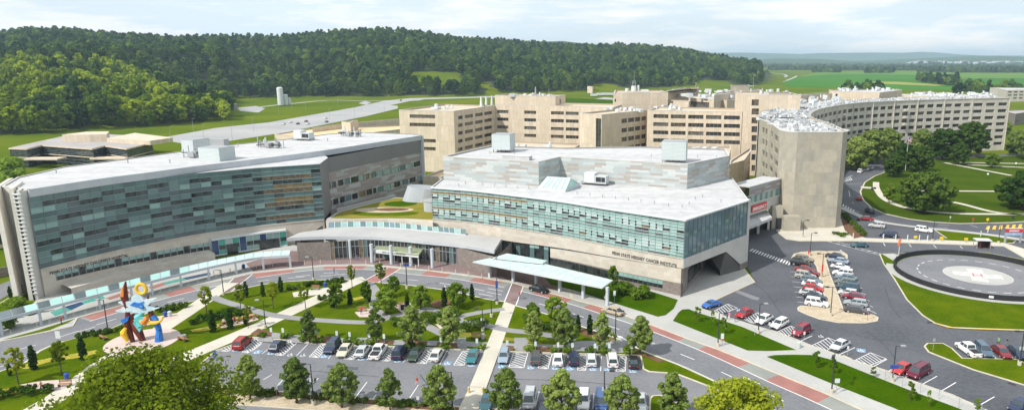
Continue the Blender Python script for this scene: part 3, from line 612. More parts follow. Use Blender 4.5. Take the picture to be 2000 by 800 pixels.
# park-side and rear roads, fields
sheet('road', [(305, 271), (420, 250), (525, 239), (692, 210), (750, 197), (800, 192), (1000, 187), (1050, 186), (1050, 188), (1000, 189.5), (830, 194), (805, 199), (777, 206), (777, 212), (715, 227), (560, 258), (450, 275), (360, 281)], 0.02, M['asphalt_pale'])
sheet('lawn', [(762, 206), (800, 197.5), (815, 196.5), (810, 199.5), (785, 207)], 0.10, M['grass_far'])
ribbon('path', [(440, 214), (500, 210), (537, 205.5), (575, 202), (640, 196), (700, 197), (775, 196.5)], 5.0, 0.03, M['concrete_gray'], sm=3)
sheet('gravel_yard', [(462, 211), (500, 207), (518, 212), (505, 220), (470, 217)], 0.04, M['asphalt_pale'])
sheet('gravel_yard', [(700, 202), (712, 197), (725, 200), (715, 205)], 0.04, M['asphalt_pale'])
sheet('road', [(1150, 196), (1180, 190), (1195, 191), (1210, 196), (1200, 205), (1150, 205)], 0.02, M['asphalt_pale'])
sheet('lawn', [(1087, 205), (1087, 191), (1150, 193), (1197, 195), (1197, 206)], 0.05, M['grass_lush'])
def field(pts, m, z=0.05): return sheet('crop_field', pts, z, m)
M['crop'] = two_scale('crop_green', (0.035, 0.125, 0.014), (0.058, 0.165, 0.020), 0.004, 0.05, (0.06, 0.17, 0.02), 0.95, 0.0, 0.4)
M['crop2'] = two_scale('crop_pale', (0.075, 0.175, 0.024), (0.115, 0.205, 0.03), 0.004, 0.05, (0.12, 0.2, 0.03), 0.95, 0.0, 0.4)
M['crop3'] = two_scale('crop_gold', (0.22, 0.24, 0.05), (0.30, 0.27, 0.06), 0.004, 0.05, (0.17, 0.22, 0.04), 0.95, 0.1, 0.4)
field([(1505, 160), (1560, 152), (1620, 144), (1700, 143), (1790, 144), (1800, 150), (1790, 158), (1700, 165), (1600, 172), (1540, 170)], M['crop'])
field([(1550, 150), (1600, 141), (1800, 139), (1860, 141), (1860, 146), (1790, 147), (1700, 145), (1620, 146)], M['crop2'], 0.08)
field([(1720, 163), (1800, 158), (1870, 166), (1900, 178), (1760, 175), (1700, 171)], M['crop'], 0.11)
field([(1700, 160), (1750, 160), (1850, 166), (1830, 168), (1720, 164)], M['crop3'], 0.14)
field([(1860, 153), (2400, 151), (2400, 175), (2000, 178), (1880, 178)], M['crop'], 0.08)
field([(1850, 148), (1880, 143), (2400, 142), (2400, 150), (1870, 151.5)], M['crop2'], 0.11)
field([(1540, 188), (1600, 180), (1720, 177), (1760, 186), (1700, 195)], M['crop2'], 0.08)
ribbon('road', [(1440, 172), (1490, 164), (1528, 152), (1536, 148), (1525, 144.5), (1490, 141)], 9, 0.2, M['asphalt_pale'], sm=5)
ribbon('road', [(1510, 164), (1535, 158), (1552, 151), (1556, 148.5)], 6, 0.22, M['concrete_gray'], sm=5)
ribbon('road', [(1868, 152.6), (1990, 151.6), (2300, 151)], 9, 0.25, M['concrete'], sm=3)
ribbon('road', [(1838, 151), (1848, 148), (1856, 145)], 8, 0.25, M['concrete'], sm=3)

# ---- paver strips and road paint
p1 = resample(smooth_line(Gs(L1), 6), 700); p2 = resample(smooth_line(Gs(L2), 6), 900)
def near2(p): return min(p2, key=lambda q: (q[0] - p[0]) ** 2 + (q[1] - p[1]) ** 2)
px1 = [xpix(*p) for p in p1]
REDS = [(160, 240), (318, 372), (492, 572), (634, 716), (832, 880), (928, 982), (1052, 1117), (1152, 1190), (1268, 1336), (1380, 1464), (1520, 1618)]
WALKS = [(455, 492), (757, 782), (1000, 1022)]
rb, gb, kb_, wl = MB(), MB(), MB(), MB()
for i in range(0, len(p1) - 1):
    a, b = p1[i], p1[i + 1]; a2, b2 = near2(a), near2(b); x = px1[i]
    if x < 154 or math.dist(a, a2) > 4.5: continue
    if any(l < x < r for l, r in WALKS): continue
    t = rb if any(l < x < r for l, r in REDS) else gb
    sh = lambda p, q, f: (p[0] + (q[0] - p[0]) * f, p[1] + (q[1] - p[1]) * f, 0.012)
    t.face([sh(a2, a, 0), sh(b2, b, 0), sh(b, b2, 0), sh(a, a2, 0)])
    d = Vector(b2) - Vector(a2)
    if d.length > 0.01:
        n_ = Vector((d.y, -d.x)).normalized() * 0.09
        wl.face([(a2[0] + n_.x, a2[1] + n_.y, .016), (b2[0] + n_.x, b2[1] + n_.y, .016), (b2[0] - n_.x, b2[1] - n_.y, .016), (a2[0] - n_.x, a2[1] - n_.y, .016)])
struct(rb.build('brick_paving', M['paver_red'])); struct(gb.build('grey_paving', M['paver_gray']))
sheet('crosswalk', [(456, 543.5), (493, 535), (449, 571), (420, 577)], 0.020, M['paver_dark'])
sheet('crosswalk', [(757, 523), (782, 524), (737, 552), (710, 548.5)], 0.020, M['paver_red'])
sheet('crosswalk', [(1000, 552.5), (1022, 559), (1007, 597), (985, 589.5)], 0.020, M['paver_dark'])
def line(mb, a, b, w_=0.12, z=0.03):
    a, b = Vector(G(*a)), Vector(G(*b)); d = b - a; n_ = Vector((d.y, -d.x)).normalized() * w_ / 2
    mb.face([(a.x + n_.x, a.y + n_.y, z), (b.x + n_.x, b.y + n_.y, z), (b.x - n_.x, b.y - n_.y, z), (a.x - n_.x, a.y - n_.y, z)])
for a, b in (((456, 543.5), (420, 577)), ((493, 535), (449, 571)), ((757, 523), (710, 548.5)), ((782, 524), (737, 552)), ((1000, 552.5), (985, 589.5)), ((1022, 559), (1007, 597))): line(wl, a, b, 0.2)
near = smooth_line(Gs(NEAR), 5)
nl = offset_line(near, -0.25)
for i in range(len(nl) - 1):
    a, b = Vector(nl[i]), Vector(nl[i + 1]); x = xpix(*nl[i])
    if 985 < x < 1007 or 425 < x < 447 or 712 < x < 737: continue
    d = b - a
    if d.length < .01: continue
    n_ = Vector((d.y, -d.x)).normalized() * 0.06
    wl.face([(a.x + n_.x, a.y + n_.y, .016), (b.x + n_.x, b.y + n_.y, .016), (b.x - n_.x, b.y - n_.y, .016), (a.x - n_.x, a.y - n_.y, .016)])
nn = resample(near, 500)
mid = []
for p in nn:
    q = near2(p); mid.append(((p[0] + q[0]) / 2, (p[1] + q[1]) / 2))
mid = resample([m_ for m_ in mid if xpix(*m_) > 150], 900); acc = 0
for i in range(len(mid) - 1):
    acc += math.dist(mid[i], mid[i + 1]); x = xpix(*mid[i])
    if acc % 9 < 3.2 and not any(l - 45 < x < r + 10 for l, r in WALKS):
        a, b = Vector(mid[i]), Vector(mid[i + 1]); d = b - a
        if d.length < .01: continue
        n_ = Vector((d.y, -d.x)).normalized() * 0.08
        wl.face([(a.x + n_.x, a.y + n_.y, .018), (b.x + n_.x, b.y + n_.y, .018), (b.x - n_.x, b.y - n_.y, .018), (a.x - n_.x, a.y - n_.y, .018)])
for a, b in (((18, 687), (70, 673)), ((115, 658), (152, 646)), ((188, 634), (227, 622)), ((0, 716), (11, 712)), ((42, 696), (68, 690)), ((563, 543), (595, 540)), ((632, 533), (660, 532)), ((625, 538.5), (656, 537.5)), ((953, 563), (982, 568)), ((951, 570), (980, 575)), ((935, 573), (962, 578)), ((870, 560), (868, 557))): line(wl, a, b, 0.16)
# lane arrows
def arrow(a, b):
    line(wl, a, b, 0.16); A, B = Vector(G(*a)), Vector(G(*b)); d = (B - A).normalized(); n_ = Vector((d.y, -d.x))
    wl.face([tuple(A + n_ * .45) + (.032,), tuple(A - d * 1.6) + (.032,), tuple(A - n_ * .45) + (.032,)][::-1]); 
arrow((1214, 659), (1226, 665)); arrow((1462, 740), (1484, 749)); arrow((1436, 755), (1457, 764))
# hospital lot: stall lines, hatching
def stall_row(xs, t0, t1, hatch):
    pass
def hatch(quad, n, w_=0.14, cross=True):
    """quad = photo corners: front-left, front-right, back-right, back-left"""
    q = [Vector(G(*p)) for p in quad]
    def ln(a, b):
        d = b - a; m_ = Vector((d.y, -d.x)).normalized() * w_ / 2
        wl.face([(a.x + m_.x, a.y + m_.y, .03), (b.x + m_.x, b.y + m_.y, .03), (b.x - m_.x, b.y - m_.y, .03), (a.x - m_.x, a.y - m_.y, .03)])
    for i in range(4): ln(q[i], q[(i + 1) % 4])
    for k in range(n):
        t = (k + 0.15) / n; s_ = min(1, t + 0.85 / n + 0.12)
        ln(q[3].lerp(q[0], t), q[2].lerp(q[1], s_))
for qd, n in (([(424, 684), (446, 686), (457, 675), (448, 670)], 4), ([(473, 687), (487, 689), (517, 663), (500, 660)], 8), ([(537, 692), (552, 694), (581, 668), (566, 666)], 8),
              ([(604, 696), (622, 698), (640, 674), (628, 671)], 8), ([(672, 700), (690, 702), (702, 678), (690, 677)], 7), ([(742, 703), (760, 705), (775, 681), (762, 679)], 7), ([(814, 708), (832, 710), (846, 683), (832, 682)], 7),
              ([(886, 712), (906, 713), (920, 686), (904, 685)], 7), ([(994, 716), (1023, 718), (1031, 689), (1003, 688)], 7), ([(1051, 718), (1070, 720), (1078, 691), (1060, 690)], 7),
              ([(1128, 722), (1144, 723), (1146, 694), (1132, 693)], 6), ([(1203, 724), (1221, 725), (1223, 696), (1212, 695)], 6)):
    hatch(qd, n)
for a, b in (((487, 689), (511, 671)), ((512, 690), (528, 678)), ((579, 694), (603, 670)), ((641, 700), (655, 682)), ((716, 702), (730, 690)), ((787, 707), (800, 695)), ((859, 711), (874, 683)), ((1099, 721), (1104, 693)), ((1173, 724), (1175, 695)),
             ((434, 756), (461, 735)), ((514, 741), (531, 731)), ((533, 763), (553, 740)), ((610, 748), (622, 738)), ((693, 777), (717, 745)), ((727, 780), (735, 770)), ((795, 784), (818, 750)), ((775, 755), (782, 749)), ((1045, 795), (1053, 764)), ((1158, 797), (1160, 768)),
             ((495, 660), (632, 673)), ((632, 673), (900, 683))): line(wl, a, b, 0.13)
for k in range(13):
    t = k / 12; yl = 714 + t * 42
    xl, xr = 934 - t * 17, 965 - t * 15
    line(wl, (xl, yl), (xr, yl + 0.8), 0.42 - 0.08 * t)
# right-hand lot
def stripe_set(A, B, C_, D_, n, w_=.13):
    """n lines between edge A-B and edge C-D"""
    for k in range(n):
        t = k / (n - 1); line(wl, (A[0] + (B[0] - A[0]) * t, A[1] + (B[1] - A[1]) * t), (C_[0] + (D_[0] - C_[0]) * t, C_[1] + (D_[1] - C_[1]) * t), w_)
for k in range(15):
    t = k / 14; x, y = 1465 + t * 75, 490 + t * 27; line(wl, (x, y), (x + 6 - t * 2, y - 4.5 - t), 0.35)
stripe_set((1543, 530), (1557, 589), (1562, 531), (1580, 592), 7); stripe_set((1642, 515), (1690, 601), (1657, 513), (1712, 612), 9)
for qd, n in (([(1391, 609), (1408, 614), (1440, 601), (1421, 593)], 7), ([(1452, 622), (1470, 631), (1500, 619), (1480, 610)], 6), ([(1517, 648), (1537, 657), (1560, 644), (1545, 636)], 6), ([(1586, 674), (1613, 685), (1640, 668), (1618, 659)], 6), ([(1668, 704), (1697, 714), (1731, 700), (1700, 688)], 7)): hatch(qd, n)
for a, b in (((1561, 667), (1586, 655)), ((1637, 693), (1670, 678)), ((1704, 716), (1732, 701)), ((1730, 727), (1745, 719)), ((1765, 738), (1778, 732)), ((1799, 751), (1830, 734)), ((1835, 765), (1867, 746)), ((1916, 789), (1942, 774)),
             ((1725, 474), (1729, 480)), ((1775, 476), (1780, 482)), ((1823, 478), (1829, 484)), ((1875, 480), (1880, 485)), ((1616, 471), (1718, 498)), ((1636, 472), (1722, 496)), ((1895, 439), (1910, 444)), ((1832, 439), (1855, 440)), ((1831, 444), (1852, 445)),
             ((1645, 355), (1665, 342)), ((1645, 350), (1666, 342)), ((1645, 401), (1680, 415)), ((1646, 360), (1683, 358)), ((1658, 372), (1660, 384)), ((1664, 395), (1668, 397)), ((1647, 357), (1655, 352)),
             ((1880, 699), (1897, 699)), ((1920, 700), (1945, 701)), ((1912, 700), (1905, 690)), ((1947, 701), (1938, 690)), ((1975, 702), (1966, 690))): line(wl, a, b, 0.15)
for k in range(8): x = 1622 + k * 12; line(wl, (x, 472 + k * 3.1), (x + 6, 474.5 + k * 2.6), 0.2)
for k in range(6): line(wl, (1646 + k * 3, 347 + (5 - k) * 1.6), (1649 + k * 3, 352 + (5 - k) * 0.6), 0.3)
for k in range(5): line(wl, (1646 + k * 5, 403 + k * 2.4), (1648 + k * 5, 399 + k * 2.6), 0.3)
struct(wl.build('road_markings', M['paint']))
yb = MB()
for k in range(8):
    x = 1925 + k * 12.5; q = Gs([(x, 448 - k * 0.4), (x + 7, 448 - k * 0.4), (x + 9, 441 - k * 0.7), (x + 3, 441.5 - k * 0.7)]); yb.flat(q, 0.03)
struct(yb.build('yellow_crossing_blocks', M['paint_yellow']))
# wheelchair symbols painted on the bays: blue ground, white figure
sb, sw = MB(), MB()
def access(px_, py_, ang, s_=1.0, blue=True):
    c = Vector(G(px_, py_)); A = R(ang); ex, ey = Vector((math.cos(A), math.sin(A))), Vector((-math.sin(A), math.cos(A)))
    P = lambda x, y: tuple(c + ex * x * s_ + ey * y * s_)
    if blue: sb.flat([P(-.68, -.62), P(.68, -.62), P(.68, .78), P(-.68, .78)], 0.026)
    def seg(a, b, w_=.13):
        a, b = Vector(a), Vector(b); d = (b - a).normalized(); n_ = Vector((d.y, -d.x)) * w_ / 2
        sw.flat([P(*(a + n_)), P(*(b + n_)), P(*(b - n_)), P(*(a - n_))], 0.031)
    for k in range(9):
        a, b = R(130 + k * 28), R(130 + (k + 1) * 28); seg((-.08 + .38 * math.cos(a), -.2 + .38 * math.sin(a)), (-.08 + .38 * math.cos(b), -.2 + .38 * math.sin(b)))
    seg((-.1, .45), (-.05, -.05)); seg((-.05, -.05), (.3, -.08)); seg((.3, -.08), (.42, -.45)); seg((-.08, .2), (.22, .15)); seg((-.16, .6), (-.02, .6), .16)
for x, y, b in ((461, 683, 1), (503, 687, 1), (530, 689, 1), (568, 692, 0), (593, 693, 0), (634, 695, 1), (706, 700, 1), (777, 704, 1), (846, 706, 1), (874, 709, 1), (921, 712, 1), (980, 715, 1), (1037, 717, 1), (1085, 718, 1), (1114, 719, 1), (1158, 720, 1), (1187, 722, 1), (1236, 724, 1)): access(x, y, 0, 1.0, b)
access(1445, 606, -20, 1); access(1604, 656, -20, 1, False); access(1682, 684, -20, 1.1); access(1512, 634, -20, .9)
struct(sb.build('blue_bay_panels', M['paint_blue'])); struct(sw.build('wheelchair_symbols', M['paint']))
# helipad surface
mb = MB(); mb.cyl((H_C[0], H_C[1], 0.10), H_R - .5, 0.06, 72); struct(mb.build('helipad_apron', M['asphalt']))
mb = MB(); mb.cyl((H_C[0], H_C[1], 0.12), 7.3, 0.05, 64); struct(mb.build('helipad_disc', M['concrete_gray']))
mb = MB()
for k in range(48):
    a, b = 2 * math.pi * k / 48, 2 * math.pi * (k + 1) / 48
    mb.flat([(H_C[0] + r * math.cos(t), H_C[1] + r * math.sin(t)) for r, t in ((7.3, a), (7.3, b), (7.16, b), (7.16, a))], .175)
for k in range(26):
    a = 2 * math.pi * k / 26; b = a + 0.13
    mb.flat([(H_C[0] + r * math.cos(t), H_C[1] + r * math.sin(t)) for r, t in ((12.9, a), (12.9, b), (12.6, b), (12.6, a))], .165)
def rot(p, a): return (H_C[0] + p[0] * math.cos(a) - p[1] * math.sin(a), H_C[1] + p[0] * math.sin(a) + p[1] * math.cos(a))
ca = R(-22)
mb.flat([rot(p, ca) for p in ((-1.7, -5.2), (1.7, -5.2), (1.7, -1.7), (5.2, -1.7), (5.2, 1.7), (1.7, 1.7), (1.7, 5.2), (-1.7, 5.2), (-1.7, 1.7), (-5.2, 1.7), (-5.2, -1.7), (-1.7, -1.7))], .176)
struct(mb.build('helipad_markings', mat('pad_paint', (.50, .495, .475), .85, .15, .8)))
mb = MB()
for q in (((-1.0, -1.3), (-.75, -1.3), (-.75, 1.3), (-1.0, 1.3)), ((.75, -1.3), (1.0, -1.3), (1.0, 1.3), (.75, 1.3)), ((-.75, -.12), (.75, -.12), (.75, .12), (-.75, .12))): mb.flat([rot(p, ca) for p in q], .181)
struct(mb.build('helipad_letter', M['red']))
ribbon('path', [(H_C[0] + (H_R + 1.0) * math.cos(t), H_C[1] + (H_R + 1.0) * math.sin(t)) for t in np.linspace(R(150), R(390), 40)], 1.6, .15, M['concrete_gray'], px=False, sm=0)
sheet('path', [(1722, 496), (1745, 496), (1762, 500), (1752, 512), (1742, 508)], .146, M['concrete_gray'])
# ============================================================ BUILDINGS
def u_at(wall, px, z):
    """distance along a wall where it stands in photo column px at height z"""
    best = None
    N = 400
    prev = None
    for k in range(N + 1):
        u = wall.len * k / N; p = wall.pt(u, z)
        x = CX + F * p[0] / (p[1] * math.cos(TH) + (H - z) * math.sin(TH))
        if best is None or abs(x - px) < best[0]: best = (abs(x - px), u)
    return best[1]
def z_at(wall, u, py): p = wall.pt(u, 0); return ZH(p[0], p[1], py)
def flat_poly(name, poly, z, m, parent, th=0.0):
    mb = MB()
    if th: mb.prism(poly, z - th, z)
    else: mb.flat(poly, z)
    return mb.build(name, m, parent)
def building(name, label, cat, foot, z0, z1, wins=None, wall_m=None, roof_m=None, par=0.7, depth=0.45, group=None, wname='window', wmat=None, keep=None, split=True, coping=True):
    t = thing(name, label, cat, (0, 0, 0), 0, group)
    wall_m = wall_m or M['conc_bldg']; roof_m = roof_m or M['roof_cream']
    mb = MB(); n = len(foot); wins = wins or {}
    done = set()
    for i in range(n):
        a, b = foot[i], foot[(i + 1) % n]; w_ = Wall([a, b]); rects = wins.get(i, [])
        w_.holes(mb, 0, w_.len, z0, z1, rects, depth)
        if rects: w_.windows(rects, t, depth, wmat, wname, split)
    mb.build('wall', wall_m, t)
    I = inset(foot, 0.45); mp_ = MB()
    for i in range(n):
        a, b = I[i], I[(i + 1) % n]
        mp_.face([(b[0], b[1], z1 - par), (a[0], a[1], z1 - par), (a[0], a[1], z1), (b[0], b[1], z1)])
    mp_.build('parapet', wall_m, t)
    if coping:
        O = inset(foot, -0.06); I2 = inset(foot, 0.5); mc = MB()
        for i in range(n):
            j = (i + 1) % n
            mc.face([(*O[i], z1 + .1), (*O[j], z1 + .1), (*I2[j], z1 + .1), (*I2[i], z1 + .1)])
            mc.face([(*O[i], z1 - .1), (*O[j], z1 - .1), (*O[j], z1 + .1), (*O[i], z1 + .1)])
        mc.build('coping', M['coping'], t)
    mr = MB(); mr.flat(inset(foot, 0.4), z1 - par + 0.02); mr.build('roof', roof_m, t)
    return t
def rects_px(a, b, cols, rows, zref, hgt=1.55, xr=None):
    w_ = Wall([a, b]); out = []
    for ci, (x0, x1) in enumerate(cols):
        for ri, y in enumerate(rows):
            u_mid = u_at(w_, xr if xr else (x0 + x1) / 2, zref)
            z = z_at(w_, u_mid, y)
            u0, u1 = u_at(w_, x0, z), u_at(w_, x1, z)
            if u1 - u0 < .3: continue
            out.append((max(u0, .1), min(u1, w_.len - .1), z - hgt / 2, z + hgt / 2))
    # one level per row
    nr = len(rows)
    for r in range(nr):
        zs_ = [out[c * nr + r] for c in range(len(cols)) if c * nr + r < len(out)]
        if zs_:
            za = sum(q[2] for q in zs_) / len(zs_)
            for c in range(len(cols)):
                if c * nr + r < len(out): q = out[c * nr + r]; out[c * nr + r] = (q[0], q[1], za, za + hgt)
    return out

def lettering(text, wall, u0, z0, size, parent, m, name='lettering', d=0.06, z1=None, u1=None):
    cu = bpy.data.curves.new(name, 'FONT'); cu.body = text; cu.size = size; cu.space_character = 1.12; cu.resolution_u = 3; cu.offset = size * 0.035
    tmp = bpy.data.objects.new(name, cu); COL.objects.link(tmp)
    dg = bpy.context.evaluated_depsgraph_get(); dg.update()
    me = bpy.data.meshes.new_from_object(tmp.evaluated_get(dg)); bpy.data.objects.remove(tmp)
    w_ = max(v.co.x for v in me.vertices); k = (u1 - u0) / w_ if u1 else 1.0
    for v in me.vertices:
        u = u0 + v.co.x * k; zz = z0 + (0 if z1 is None else (z1 - z0) * v.co.x / w_) + v.co.y
        v.co = wall.pt(u, zz, d)
    me.materials.clear(); me.materials.append(m)
    o = bpy.data.objects.new(name, me); COL.objects.link(o); o.parent = parent; return o

# ------------------------------------------------------------ children's hospital
ch = thing('hospital_building', "long hospital with curved teal glass front and striped side wall, left of the entrance", 'hospital')
GP = resample(smooth_line([(-113.5, 140.0), (-107.5, 153.3), (-101.5, 162.4), (-95.2, 170.4), (-83.5, 179.4), (-69.5, 186.3)], 8), 27)
gw = Wall(GP); Z0, Z1 = 6.3, 21.8
MATS = [M['g_teal'], M['g_teal_deep'], M['g_light'], M['g_pale'], M['g_gray'], M['g_pane'], M['g_ochre'], M['g_warm'], M['g_bluegray'], M['g_inst'], M['g_mid']]
T_, D_, L_, P_, Y_, K_, O_, W_, B_, I_, Q_ = range(11)
def curtain(wall, parent, z0, z1, rows, cols, fn, glass_name='curtain_glass', fins=True, finproud=0.28, vm=0.05, wname='window', fm='fin'):
    rh = (z1 - z0) / rows; cw = wall.len / cols
    mb = MB(); grid = [[fn(r, c) for c in range(cols)] for r in range(rows)]      # row 0 is the top one
    for r in range(rows):
        zt_, zb_ = z1 - r * rh, z1 - (r + 1) * rh; c = 0
        while c < cols:
            m_ = grid[r][c]
            if m_ in (K_, W_):
                e = c
                while e + 1 < cols and grid[r][e + 1] == m_ and (e - c) < 3: e += 1
                wb = MB(); wall.quad(wb, c * cw, (e + 1) * cw, zb_, zt_, -0.10); wb.build(wname, MATS[m_], parent)
                c = e + 1; continue
            wall.quad(mb, c * cw, (c + 1) * cw, zb_, zt_, 0.0, m_); c += 1
    mb.build(glass_name, MATS, parent)
    if fins:
        fb = MB()
        for r in range(rows + 1):
            z = z1 - r * rh; wall.slab(fb, 0, wall.len, z - 0.035, z + 0.035, 0.0, finproud)
        fb.build('sunshade_fins', M[fm], parent)
    vb = MB()
    for c in range(cols + 1):
        u = min(max(c * cw, 0.03), wall.len - 0.03); wall.slab(vb, u - vm / 2, u + vm / 2, z0, z1, 0.0, 0.09)
    vb.build('mullions', M['mull'], parent)
rnd = random.Random(5)
def fn_child(r, c):
    bay = c // 2; odd = bay % 2; rr = (r - 1) % 3 + 1 if r else 0; fl = max(0, r - 1) // 3
    sh = (bay // 2) % 2
    if c >= 22 and c < 26 or (c == 21 and rr > 1):
        if rr == 1: return O_ if fl in (1, 2) else Q_
        if rr in (2,): return W_
        if rr == 3: return K_ if rnd.random() < .55 else T_
        return D_
    if r == 0: return T_ if rnd.random() < .7 else D_
    if not odd and (bay + fl) % 3 == 0 and rr == 2: return L_ if rnd.random() < .5 else Q_
    if odd:
        if rr == 1: return K_
        if rr == 2: return L_ if rnd.random() < .12 else Q_ if rnd.random() < .5 else (Y_ if rnd.random() < .4 else T_)
        if rr == 3: return Y_ if rnd.random() < .5 else T_
        return T_ if rnd.random() < .75 else Q_
    if rr == 2: return K_ if rnd.random() < .85 else L_
    if rr == 1: return Q_ if rnd.random() < .45 else (K_ if rnd.random() < .2 else T_)
    if rr == 3: return Y_ if rnd.random() < .6 else D_
    return T_ if rnd.random() < .7 else D_
curtain(gw, ch, Z0, Z1, 13, 27, fn_child, finproud=.13, fm='fin_dull')
# stone base with its window strip
mb = MB(); gw.quad(mb, 0, gw.len, 0.0, Z0 - 0.0, 0.16); gw.slab(mb, 0, gw.len, Z0 - .12, Z0 + .06, 0.0, .3)
ul_, ur_ = u_at(gw, 120, 1), u_at(gw, 409, 1); KB = smooth_line([(-107.7, 121.7), (-102, 130.8), (-95.6, 140.5), (-87.5, 152.4), (-78.5, 161.7)], 10)
for k in range(24):
    a, b = ul_ + (ur_ - ul_) * k / 24, ul_ + (ur_ - ul_) * (k + 1) / 24; pa, pb = gw.pt(a, 1.9, .16), gw.pt(b, 1.9, .16)
    fa = min(KB, key=lambda q: abs(xpix(*q) - xpix(*pa[:2]))) if k else (pa[0] + 3, pa[1] - 5); fb_ = min(KB, key=lambda q: abs(xpix(*q) - xpix(*pb[:2])))
    fa = min(KB, key=lambda q: math.dist(q, pa[:2])); fb_ = min(KB, key=lambda q: math.dist(q, pb[:2]))
    cap = lambda f, p: f if math.dist(f, p[:2]) < 5 else (p[0] + (f[0] - p[0]) * 5 / math.dist(f, p[:2]), p[1] + (f[1] - p[1]) * 5 / math.dist(f, p[:2]))
    fa, fb_ = cap(fa, pa), cap(fb_, pb)
    mb.face([(*fa, 1.9), (*fb_, 1.9), pb, pa], 0, [(a, 0), (b, 0), (b, 3), (a, 3)]); mb.face([(*fa, 0.1), (*fb_, 0.1), (*fb_, 1.9), (*fa, 1.9)], 0, [(a, 0), (b, 0), (b, 2), (a, 2)])
mb.face([gw.pt(0, 0, .16), gw.pt(0, Z0, .16), gw.pt(0, Z0, -1), gw.pt(0, 0, -1)])
mb.build('stone_base', M['stone_buff'], ch)
ua, ub = u_at(gw, 108, 3.8), u_at(gw, 410, 2.6); nwin = 22
for k in range(nwin):
    u0 = ua + (ub - ua) * k / nwin; u1 = ua + (ub - ua) * (k + 1) / nwin - .09; t = k / (nwin - 1)
    z0_, z1_ = 3.0 - 1.15 * t, 4.7 - 0.95 * t; zm = z0_ + (z1_ - z0_) * .5
    wb = MB(); gw.quad(wb, u0, u1, z0_, zm, .19, 0, z0_ - .05, zm - .05); gw.quad(wb, u0, u1, zm, z1_, .19, 1, zm - .05, z1_ - .05)
    gw.slab(wb, u0, u0 + .1, z0_, z1_, .16, .26, 2)
    wb.build('window', [M['g_dark'], M['g_light'] if k % 5 != 3 else M['g_dark'], M['mull']], ch)
ul0, ul1 = u_at(gw, 95, 5.3), u_at(gw, 249, 5.0)
lettering("PENN STATE HERSHEY CHILDREN'S HOSPITAL", gw, ul0, z_at(gw, ul0, 536), 0.92, ch, M['letter'], d=.20, z1=z_at(gw, ul1, 500), u1=ul1)
# fascia, roof, side wall
FA = [(-113.6, 140.4), (-107.5, 153.6), (-101.5, 162.8), (-96.2, 171.6), (-86.2, 185), (-73.6, 204.2), (-54.2, 243.7)]
fw = Wall(smooth_line(FA, 4)); mb = MB(); fw.slab(mb, 0, fw.len, 21.85, 23.5, -0.5, 0.35)
mb.build('fascia', M['fascia'], ch)
BK = [(-56, 246), (-79.5, 254), (-88.5, 247), (-96.6, 231), (-108, 215.4), (-115.3, 198.4), (-120.8, 184.8), (-127.7, 170.3), (-127.0, 154.5), (-121.5, 143.5)]
mb = MB(); mb.flat([p for p in fw.p] + BK, 23.42); mb.build('roof', M['roof'], ch)
mb = MB(); bw = Wall([fw.p[-1]] + BK + [fw.p[0]]); bw.quad(mb, 0, bw.len, 0, 23.6, 0); bw.slab(mb, 0, bw.len, 23.3, 23.62, -.4, .06); mb.build('rear_wall', M['conc_white'], ch)
mb = MB(); mb.prism([(-95.2, 170.6), (-83.5, 179.6), (-69.6, 186.5), (-71.6, 198.6), (-74.2, 203.4), (-86.2, 184.8)], 21.75, 21.9); mb.build('ledge_roof', M['roof'], ch)
ew = Wall([(-69.5, 186.3), (-71.6, 198.3)]); mb = MB(); ew.quad(mb, 0, ew.len, 6.3, 21.8, 0.02); mb.build('return_wall', M['metal_gray'], ch)
sw_ = Wall([(-71.9, 198.3), (-54.4, 243.5)])
uN = lambda x, z: u_at(sw_, x, z)
mb = MB()
r1 = []; 
for xa, xb in ((634, 646), (648, 656), (660, 671), (673, 683), (686, 700), (702, 711), (714, 722), (724, 735), (738, 748), (751, 764), (767, 779), (781, 792), (796, 806), (808, 821)): r1.append((uN(xa, 13.6), uN(xb, 13.6), 12.7, 14.5))
r2_ = []
for xa, xb in ((637, 648), (651, 661), (664, 674), (675, 686), (688, 699), (702, 714), (716, 727), (729, 735), (738, 749), (752, 764), (770, 782), (786, 797), (800, 812), (815, 823)): r2_.append((uN(xa, 8.4), uN(xb, 8.4), 7.5, 9.3))
rects = [r for r in r1 + r2_ if r[1] - r[0] > .4]
sw_.holes(mb, 0, sw_.len, 0, 17.6, rects, .25); mb.build('striped_side_wall', M['stripes_brown'], ch)
for i, r in enumerate(rects):
    wb = MB(); sw_.quad(wb, *r, -.22); wb.build('window', [M['g_dark'], M['g_light'], M['g_bluegray'], M['g_ochre'], M['g_light'], M['g_teal']][rnd.choice([0, 0, 1, 2, 3, 4, 2, 5])], ch)
mb = MB(); sw_.quad(mb, 0, sw_.len, 17.6, 21.9, 0.06); sw_.slab(mb, 0, sw_.len, 17.52, 17.62, 0, .1); mb.build('dark_metal_panel', M['metal_gray'], ch)
mb = MB(); mb.box((-54.0, 244.1, 0), (1.0, 1.2, 23.4)); mb.build('corner_fin', M['fascia'], ch)
M['blade'] = brickmat('blade_precast', [(0.66, 0.62, 0.56), (0.63, 0.59, 0.53)], 4.5, 3.0, 0.012, (0.5, 0.48, 0.44), 0.8, 0.06)
